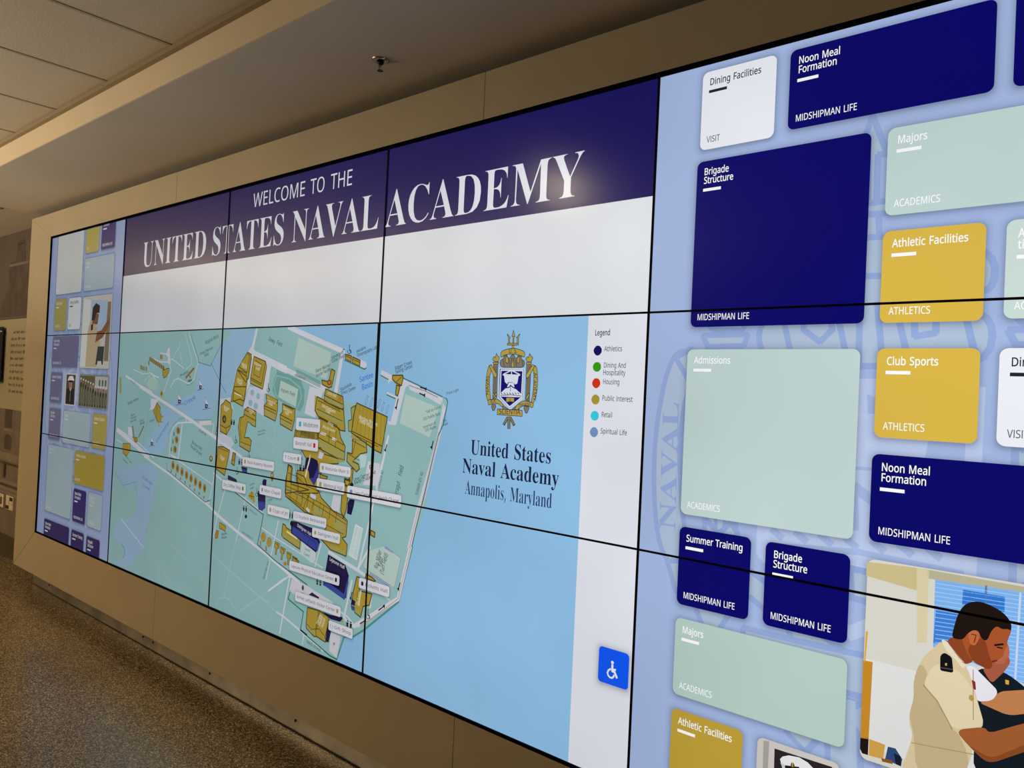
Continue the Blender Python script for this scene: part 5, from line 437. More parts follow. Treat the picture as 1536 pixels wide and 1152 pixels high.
["map_lettering","small place names printed on the map",-1,[["T",109,16,"noto","Creek",2063.4,967.6,45.5,1.528,0.334,13],["T",109,16,"noto","Dorsey",1765.8,747.9,35.0,2.352,0.718,11],["T",109,16,"noto","College",1614.0,540.8,29.75,1.887,-0.191,11],["T",109,16,"noto","Creek",1622.8,499.7,29.75,1.754,-0.196,11],["T",110,16,"noto","Santee",3525.8,1128.7,43.75,0.915,0.265,19],["T",110,16,"noto","Basin",3541.5,1098.0,43.75,0.943,0.25,19],["T",111,16,"noto","Hospital Point",2251.6,1287.1,40.0,0.755,0.253,5],["T",111,16,"noto","Forrest Sherman",2203.4,1231.0,33.33,0.755,0.254,5],["T",111,16,"noto","Field",2252.5,1222.4,33.33,0.848,0.287,5],["T",111,16,"noto","Dewey",2838.7,1303.4,40.0,0.65,-0.326,5],["T",111,16,"noto","Field",2907.5,1285.7,40.0,0.774,-0.323,5],["T",111,16,"noto","Ingram Field",2961.0,1076.1,31.67,0.903,-0.199,5],["T",112,16,"noto","Vandergrift",3330.8,1218.7,28.33,0.823,0.305,11],["T",112,16,"noto","Cutter Shed",3332.1,1203.6,28.33,0.808,0.283,11],["T",112,16,"noto","Glenn Warner",3221.5,1160.3,30.0,0.79,0.283,11],["T",112,16,"noto","Soccer Facility",3226.4,1141.2,30.0,0.799,0.301,11],["T",112,16,"noto","Hendrix",3496.3,1244.0,28.33,0.836,0.329,11],["T",112,16,"noto","Oceanography Lab",3501.4,1229.5,28.33,0.733,0.271,11],["T",112,16,"noto","Stockdale",3401.5,1087.5,28.33,0.902,0.352,11],["T",112,16,"noto","Ethics Center",3407.9,1072.3,28.33,0.836,0.295,11],["T",112,16,"noto","Robert Crown",3737.6,1180.8,28.33,0.793,0.259,13],["T",112,16,"noto","Sailing Center",3741.2,1166.5,28.33,0.793,0.255,13],["T",111,16,"noto","Triton Light",4025.2,1095.7,20.0,0.866,0.267,5],["T",111,16,"noto","\"Sail on Patrol",3921.5,1023.8,21.67,0.836,0.298,5],["T",111,16,"noto","USS Paddle Boat",3909.9,997.6,21.67,0.798,0.288,5],["T",111,16,"noto","Foremast of",3912.1,967.2,21.67,0.826,0.33,5],["T",111,16,"noto","USS Maine",3923.3,956.8,21.67,0.822,0.317,5],["T",111,16,"noto","Sea",4014.2,997.3,21.67,0.756,0.331,5],["T",111,16,"noto","Gate",4016.6,984.0,21.67,0.771,0.304,5],["T",111,16,"noto","TURNER JOY RD",3899.8,719.9,29.17,0.628,1.311,5],["T",111,16,"noto","TOWNSON RD",3678.4,714.3,29.17,0.599,1.308,5],["T",112,16,"noto","Field",3803.7,781.1,45.83,0.59,1.326,5],["T",112,16,"noto","Farragut",3784.9,692.8,45.83,0.548,1.363,5],["T",112,16,"noto","Rip Miller",3691.8,411.7,45.83,0.552,1.316,7],["T",112,16,"noto","Field",3713.7,425.0,45.83,0.542,1.341,7],["T",112,16,"noto","(Turf Field)",3726.2,396.8,45.83,0.55,1.309,7],["T",112,16,"noto","Levy Center and",3518.1,732.1,28.33,0.969,0.322,11],["T",112,16,"noto","Jewish Chapel",3523.1,718.8,28.33,0.893,0.339,11],["T",112,16,"noto","P",3612.8,787.8,35.0,1.197,0.272,15],["T",112,16,"noto","P",3435.7,57.1,26.25,1.404,0.076,17],["T",112,16,"noto","Tennis",3203.1,406.2,23.33,0.896,-0.086,5],["T",112,16,"noto","Courts",3200.0,386.3,23.33,0.941,-0.13,5],["T",112,16,"noto","Alumni",2511.5,357.8,25.0,0.958,0.288,11],["T",112,16,"noto","House",2513.2,342.1,25.0,0.998,0.27,11],["T",111,16,"noto","Ward Hall",1365.4,648.1,20.0,1.678,-0.405,5],["T",111,16,"noto","KING GEORGE ST",2694.8,400.4,20.0,0.922,-0.177,5],["T",111,16,"noto","PRINCE GEORGE",3252.8,23.3,25.0,0.785,-0.123,5],["T",111,16,"noto","HANOVER ST",2743.6,515.5,16.67,1.096,-0.253,5],["T",111,16,"noto","MARYLAND AVE",2905.5,221.6,22.92,0.777,1.222,5],["T",111,16,"noto","BLAKE RD",2234.0,845.7,23.33,1.046,-0.25,5],["T",111,16,"noto","Worden Field",2163.8,778.7,36.67,0.718,-0.276,5],["T",111,16,"noto","Parade Ground",2152.4,758.1,36.67,0.707,-0.283,5],["T",111,16,"noto","Bridge Annex",1373.2,939.8,36.67,0.916,0.26,5],["T",111,16,"noto","Rickover",1424.4,875.8,26.67,0.714,0.235,5],["T",111,16,"noto","Terrace",1422.4,857.3,26.67,1.201,0.249,5],["T",111,16,"noto","Housing",1424.7,839.1,26.67,1.087,0.275,5],["T",111,16,"noto","Hubbard",1666.5,855.4,26.67,0.846,0.255,5],["T",111,16,"noto","Beach",1545.4,850.0,26.67,0.957,0.242,5],["T",111,16,"noto","Hall",1547.4,833.8,26.67,1.886,0.238,5],["T",112,16,"noto","Hospital",1998.9,1118.4,25.0,1.436,0.266,9],["T",111,16,"noto","Perry Cir",1392.0,1078.8,23.33,1.134,-0.226,5],["T",111,16,"noto","HOLLOWAY RD",3061.6,1144.2,21.67,0.829,-0.191,5],["T",111,16,"noto","Herndon",2789.6,875.8,18.33,1.25,0.229,5],["T",111,16,"noto","Monument",2790.9,862.0,18.33,0.898,0.214,5],["T",112,16,"noto","Larson",2742.0,625.5,20.0,1.075,0.308,9],["T",112,16,"noto","Hall",2749.4,608.2,20.0,1.289,0.346,9],["T",112,16,"noto","Crypt",2900.4,572.9,20.0,1.18,0.271,9],["T",113,16,"noto","Rickover",2725.1,1192.0,28.33,0.892,-0.189,11],["T",113,16,"noto","Hall",2742.6,1167.9,28.33,1.037,-0.135,11],["T",113,16,"noto","Nimitz",2611.6,1188.1,28.33,0.94,-0.192,11],["T",113,16,"noto","Library",2618.0,1177.1,28.33,0.785,-0.212,11],["T",113,16,"noto","Maury",2581.9,1112.7,28.33,0.855,-0.145,11],["T",113,16,"noto","Hall",2583.0,1101.6,28.33,1.315,-0.282,11],["T",113,16,"noto","Mahan",2468.1,976.7,28.33,0.863,-0.185,11],["T",113,16,"noto","Hall",2472.5,962.9,28.33,0.99,-0.132,11],["T",113,16,"noto","Chauvenet",2849.4,1029.7,28.33,0.806,-0.222,11],["T",113,16,"noto","Hall",2867.3,1010.1,28.33,0.958,-0.219,11],["T",113,16,"noto","Sampson",2986.8,995.6,28.33,0.895,-0.257,11],["T",113,16,"noto","Hall",3001.3,976.5,28.33,0.924,-0.26,11],["T",113,16,"noto","Preble",2700.4,978.7,23.33,1.009,-0.267,11],["T",113,16,"noto","Hall",2701.9,963.9,23.33,1.045,-0.252,11],["T",113,16,"noto","Luce Hall",3311.4,1075.1,30.0,0.726,-0.242,11],["T",113,16,"noto","Michelson",3276.9,1018.1,30.0,1.028,-0.232,11],["T",113,16,"noto","Hall",3305.2,999.3,30.0,0.905,-0.236,11],["T",113,16,"noto","King",3325.2,950.1,26.67,1.014,-0.235,11],["T",113,16,"noto","Rickover",3289.6,932.2,26.67,1.286,-0.174,11],["T",113,16,"noto","Wesley Brown",3528.9,983.6,31.67,0.856,-0.21,11],["T",113,16,"noto","Field House",3534.9,968.9,31.67,0.83,-0.213,11],["T",114,16,"noto","Lejeune Hall",3383.3,393.7,28.33,0.931,-0.179,11],["T",114,16,"noto","Dahlgren Hall",3141.5,496.8,26.67,0.927,-0.238,11],["T",113,16,"noto","Alumni",2455.7,738.2,25.0,0.899,-0.322,11],["T",113,16,"noto","Hall",2460.0,726.1,25.0,1.084,-0.292,11],["T",113,16,"noto","Halsey",3325.2,115.3,31.25,0.769,1.095,11],["T",113,16,"noto","Field",3343.4,111.6,31.25,1.018,1.169,11],["T",113,16,"noto","House",3361.5,108.0,31.25,0.727,1.209,11],["T",113,16,"noto","Ricketts",3585.4,250.3,33.33,0.749,1.302,11],["T",111,16,"noto","College",1337.5,622.8,20.0,1.656,-0.274,5],["L",115,16,3.0,0,[3437,1256,3436,1251,3438,1246,3441,1243,3446,1242,3450,1243,3454,1246,3455,1250,3455,1255,3452,1259]],["L",115,16,3.5999999999999996,0,[3446,1272,3447,1256,3457,1255,3460,1245]],["P",115,16,[3449,1276,3448,1279,3446,1279,3444,1279,3443,1276,3444,1274,3446,1273,3448,1274]],["L",115,16,3.0,0,[2848,1082,2847,1077,2849,1073,2852,1069,2857,1068,2861,1069,2865,1072,2867,1077,2866,1081,2863,1085]],["L",115,16,3.5999999999999996,0,[2857,1098,2858,1082,2868,1081,2871,1072]],["P",115,16,[2860,1103,2859,1105,2857,1106,2855,1105,2854,1103,2855,1101,2857,1100,2859,1101]],["L",115,16,3.0,0,[2589,827,2588,822,2589,818,2592,814,2597,813,2602,814,2605,817,2607,822,2606,826,2603,830]],["L",115,16,3.5999999999999996,0,[2597,843,2598,828,2608,826,2612,817]],["P",115,16,[2600,848,2599,850,2597,851,2595,850,2594,848,2595,846,2597,845,2599,846]],["L",115,16,3.0,0,[2400,857,2399,852,2401,848,2404,844,2409,843,2413,844,2417,847,2419,852,2418,856,2415,860]],["L",115,16,3.5999999999999996,0,[2409,873,2410,857,2420,856,2423,847]],["P",115,16,[2412,878,2411,880,2409,881,2407,880,2406,878,2407,876,2409,875,2411,876]],["L",115,16,2.7,0,[2616,680,2615,676,2616,672,2619,669,2623,667,2628,668,2631,671,2632,675,2632,679,2629,683]],["L",115,16,3.24,0,[2624,694,2625,680,2633,679,2637,671]],["P",115,16,[2626,699,2626,701,2624,701,2622,701,2621,699,2622,697,2624,696,2626,697]],["L",115,16,3.0,0,[2798,599,2797,594,2798,590,2802,586,2806,585,2811,586,2815,589,2816,594,2816,598,2813,602]],["L",115,16,3.5999999999999996,0,[2807,615,2808,599,2817,598,2821,589]],["P",115,16,[2810,620,2809,622,2807,623,2805,622,2804,620,2805,618,2807,617,2809,618]],["L",115,16,3.0,0,[3132,795,3131,791,3132,786,3136,783,3140,781,3145,782,3148,786,3150,790,3149,795,3146,799]],["L",115,16,3.5999999999999996,0,[3141,811,3142,796,3151,795,3155,785]],["P",115,16,[3144,816,3143,818,3141,819,3138,818,3138,816,3138,814,3141,813,3143,814]],["L",115,16,3.0,0,[3638,227,3637,222,3639,218,3642,214,3647,213,3651,214,3655,217,3657,222,3656,226,3653,230]],["L",115,16,3.5999999999999996,0,[3647,243,3648,227,3658,226,3661,216]],["P",115,16,[3650,248,3649,250,3647,251,3645,250,3644,248,3645,246,3647,245,3649,246]],["L",115,16,2.4,0,[2714,764,2714,761,2715,757,2717,754,2721,753,2725,754,2728,757,2729,760,2728,764,2726,767]],["L",115,16,2.88,0,[2721,777,2722,765,2730,764,2733,756]],["P",115,16,[2724,781,2723,783,2721,783,2720,783,2719,781,2720,779,2721,779,2723,779]],["P",116,16,[3141,735,3151,735,3154,753,3138,753]],["P",116,16,[3151,758,3148,761,3143,761,3141,758,3143,755,3148,755]],["P",116,16,[3163,735,3173,735,3176,753,3160,753]],["P",116,16,[3173,758,3170,761,3165,761,3163,758,3165,755,3170,755]],["P",116,16,[2696,503,2706,503,2709,521,2693,521]],["P",116,16,[2706,526,2704,529,2699,529,2696,526,2699,522,2704,522]],["P",116,16,[2718,503,2728,503,2731,521,2715,521]],["P",116,16,[2728,526,2726,529,2721,529,2718,526,2721,522,2726,522]],["P",116,16,[3077,525,3087,525,3090,543,3074,543]],["P",116,16,[3087,548,3085,551,3080,551,3077,548,3080,544,3085,544]],["P",116,16,[3099,525,3109,525,3112,543,3096,543]],["P",116,16,[3109,548,3107,551,3102,551,3099,548,3102,544,3107,544]],["P",116,16,[2635,715,2645,715,2648,733,2632,733]],["P",116,16,[2645,738,2642,742,2637,742,2635,738,2637,735,2642,735]],["P",116,16,[2657,715,2667,715,2670,733,2654,733]],["P",116,16,[2667,738,2664,742,2659,742,2657,738,2659,735,2664,735]],["P",116,16,[3303,278,3313,278,3316,296,3300,296]],["P",116,16,[3313,301,3310,304,3305,304,3303,301,3305,297,3310,297]],["P",116,16,[3325,278,3335,278,3338,296,3322,296]],["P",116,16,[3335,301,3332,304,3327,304,3325,301,3327,297,3332,297]],["P",116,16,[2546,898,2556,898,2559,916,2543,916]],["P",116,16,[2556,921,2554,924,2549,924,2546,921,2549,917,2554,917]],["P",116,16,[2568,898,2578,898,2581,916,2565,916]],["P",116,16,[2578,921,2576,924,2571,924,2568,921,2571,917,2576,917]],["P",116,16,[2735,482,2730,473,2719,472,2713,479,2717,488,2729,490]],["L",116,16,5,0,[3884,1119,3914,1114]],["P",116,16,[3919,1121,3905,1114,3918,1106]],["L",116,16,5,0,[3881,1097,3908,1090]],["P",116,16,[3913,1098,3899,1091,3913,1082]],["L",116,16,5,0,[3764,1072,3754,1037]],["P",116,16,[3759,1045,3745,1038,3758,1029]],["L",116,16,5,0,[3968,927,3961,903]],["P",116,16,[3966,911,3952,904,3965,895]],["L",116,16,5,0,[3710,260,3741,282]],["P",116,16,[3746,290,3732,283,3745,274]],["L",116,16,5,0,[3603,184,3634,204]],["P",116,16,[3639,212,3625,205,3638,196]],["L",116,16,5,0,[3826,387,3818,362]],["P",116,16,[3823,370,3809,363,3822,354]],["L",116,16,5,0,[3711,894,3703,872]],["P",116,16,[3708,879,3694,872,3707,864]],["L",116,16,5,0,[3543,295,3536,269]],["P",116,16,[3541,276,3527,269,3541,261]],["P",117,16,[3216,247,3213,236,3204,234,3198,243,3202,255,3211,257]],["P",116,16,[3518,153,3528,153,3531,171,3515,171]],["P",116,16,[3528,176,3526,179,3521,179,3518,176,3521,173,3526,173]],["P",116,16,[3540,153,3550,153,3553,171,3537,171]],["P",116,16,[3550,176,3548,179,3543,179,3540,176,3543,173,3548,173]]]],
["map_tag","white tag naming the Midstore",-1,[["S",0,16,[3094.763318158584,909.5208509907244,3272.1182439474364,964.2524778498108,8]],["R",118,17,[3095,910,3272,964,8]]]],
["tag_square","small coloured square",60,[["R",119,18,[3116,926,3134,948,4]]]],
["tag_lettering","grey lettering",60,[["T",120,18,"noto","Midstore",3149.5,928.1,37.63,1.026,0,3]]],
["map_tag","white tag naming the Bancroft Hall",-1,[["S",0,16,[3082.050569783264,828.9272020598632,3264.7252944630304,877.56609035477,8]],["R",118,17,[3082,829,3265,878,8]]]],
["tag_square","small coloured square",63,[["R",121,18,[3230,843,3246,863,4]]]],
["tag_lettering","grey lettering",63,[["T",120,18,"noto","Bancroft Hall",3096.6,845.5,33.44,0.887,0,3]]],
["map_tag","white tag naming the T Court",-1,[["S",0,16,[3007.7726279541484,764.4389982732517,3147.960574580954,805.7232224444198,8]],["R",118,17,[3008,764,3148,806,8]]]],
["tag_square","small coloured square",66,[["R",122,18,[3118,777,3132,794,4]]]],
["tag_lettering","grey lettering",66,[["T",120,18,"noto","T Court",3020.2,778.5,28.38,1.337,0,3]]],
["map_tag","white tag naming the Naval Academy Museum",-1,[["S",0,16,[2668.8616021231846,713.0767282026878,2938.557025751249,754.9551408088448,8]],["R",118,17,[2669,713,2939,755,8]]]],
["tag_square","small coloured square",69,[["R",123,18,[2685,725,2699,743,4]]]],
["tag_lettering","grey lettering",69,[["T",120,18,"noto","Naval Academy Museum",2710.7,727.3,28.79,0.956,0,3]]],
["map_tag","white tag naming the Rotunda Main O",-1,[["S",0,16,[3285.2106190019226,745.3174205494602,3495.2690355888544,784.5065145645383,8]],["R",118,17,[3285,745,3495,785,8]]]],
["tag_square","small coloured square",72,[["R",124,18,[3300,757,3313,773,4]]]],
["tag_lettering","grey lettering",72,[["T",120,18,"noto","Rotunda Main O",3324.4,758.6,26.94,1.14,0,3]]],
["map_tag","white tag naming the Memorial Hall",-1,[["S",0,16,[3269.450608305248,671.4281836957055,3459.623839996171,718.5165134996234,8]],["R",118,17,[3269,671,3460,719,8]]]],
["tag_square","small coloured square",75,[["R",124,18,[3287,685,3303,705,4]]]],
["tag_lettering","grey lettering",75,[["T",120,18,"noto","Memorial Hall",3316.5,687.4,32.37,0.907,0,3]]],
["map_tag","white tag naming the Levy Center and Jewish Chapel",-1,[["S",0,16,[3478.379702076805,663.6740987490406,3808.7131120873087,711.2900541530769,8]],["R",118,17,[3478,664,3809,711,8]]]],
["tag_square","small coloured square",78,[["R",125,18,[3496,678,3513,697,4]]]],
["tag_lettering","grey lettering",78,[["T",120,18,"noto","Levy Center and Jewish Chapel",3526.0,679.9,32.74,0.841,0,3]]],
["map_tag","white tag naming the Dry Coffee Shop",-1,[["S",0,16,[2492.5080818801894,583.8551643896086,2709.593794657468,629.032296761576,8]],["R",118,17,[2493,584,2710,629,8]]]],
["tag_square","small coloured square",81,[["R",126,18,[2677,597,2692,616,4]]]],
["tag_lettering","grey lettering",81,[["T",120,18,"noto","Dry Coffee Shop",2506.1,599.2,31.06,0.998,0,3]]],
["map_tag","white tag naming the Main Chapel",-1,[["S",0,16,[2828.742489705991,599.1442398086881,3008.183111553861,640.9142160667103,8]],["R",118,17,[2829,599,3008,641,8]]]],
["tag_square","small coloured square",84,[["R",127,18,[2845,612,2859,629,4]]]],
["tag_lettering","grey lettering",84,[["T",120,18,"noto","Main Chapel",2870.5,613.3,28.72,1.112,0,3]]],
["map_tag","white tag naming the Crypt of JPJ",-1,[["S",0,16,[2903.529932124334,517.7054223405878,3078.448355104205,560.5680413782114,8]],["R",118,17,[2904,518,3078,561,8]]]],
["tag_square","small coloured square",87,[["R",124,18,[2920,530,2934,548,4]]]],
["tag_lettering","grey lettering",87,[["T",120,18,"noto","Crypt of JPJ",2946.4,532.3,29.47,1.154,0,3]]],
["map_tag","white tag naming the Drydock Restaurant",-1,[["S",0,16,[3108.0700926385534,520.3807465036681,3349.945259087323,559.4943703258105,8]],["R",118,17,[3108,520,3350,559,8]]]],
["tag_square","small coloured square",90,[["R",128,18,[3120,531,3139,549,6]],["R",118,19,[3123,532,3136,548,5]]]],
["tag_lettering","grey lettering",90,[["T",120,18,"noto","Drydock Restaurant",3147.2,533.7,26.89,1.138,0,3]]],
["map_tag","white tag naming the Dahlgren Hall",-1,[["S",0,16,[3253.856265202491,470.1351107512847,3447.366807538971,510.2694759684906,8]],["R",118,17,[3254,470,3447,510,8]]]],
["tag_square","small coloured square",93,[["R",124,18,[3269,482,3283,498,4]]]],
["tag_lettering","grey lettering",93,[["T",120,18,"noto","Dahlgren Hall",3294.0,483.8,27.59,1.183,0,3]]],
["map_tag","white tag naming the Lejeune Physical Education Center",-1,[["S",0,16,[3099.4469738690564,302.1546053455578,3456.82966923582,342.69920202844895,8]],["R",118,17,[3099,302,3457,343,8]]]],
["tag_square","small coloured square",96,[["R",129,18,[3428,314,3441,331,4]]]],
["tag_lettering","grey lettering",96,[["T",120,18,"noto","Lejeune Physical Education Center",3111.6,315.9,27.87,1.007,0,3]]],
["map_tag","white tag naming the Ricketts Hall",-1,[["S",0,16,[3581.9790830071292,320.88463155540705,3767.316785799822,360.97829007079577,8]],["R",118,17,[3582,321,3767,361,8]]]],
["tag_square","small coloured square",99,[["R",129,18,[3597,333,3611,349,4]]]],
["tag_lettering","grey lettering",99,[["T",120,18,"noto","Ricketts Hall",3622.1,334.5,27.56,1.255,0,3]]],
["map_tag","white tag naming the Armel Leftwich Visitor Center",-1,[["S",0,16,[3153.6845790041366,180.09837540741836,3475.8073700372784,220.69691828882432,8]],["R",118,17,[3154,180,3476,221,8]]]],
["tag_square","small coloured square",102,[["R",130,18,[3447,192,3460,209,4]]]],
["tag_lettering","grey lettering",102,[["T",120,18,"noto","Armel Leftwich Visitor Center",3165.9,193.9,27.91,1.047,0,3]]],
["map_tag","white tag naming the Gift Shop",-1,[["S",0,16,[3399.5076705434994,113.47442088682268,3559.483883869089,152.10700970050328,8]],["R",118,17,[3400,113,3559,152,8]]]],
["tag_square","small coloured square",105,[["R",128,18,[3411,124,3430,141,6]],["R",118,19,[3414,125,3427,141,5]]]],
["tag_lettering","grey lettering",105,[["T",120,18,"noto","Gift Shop",3438.1,126.6,26.56,1.417,0,3]]],
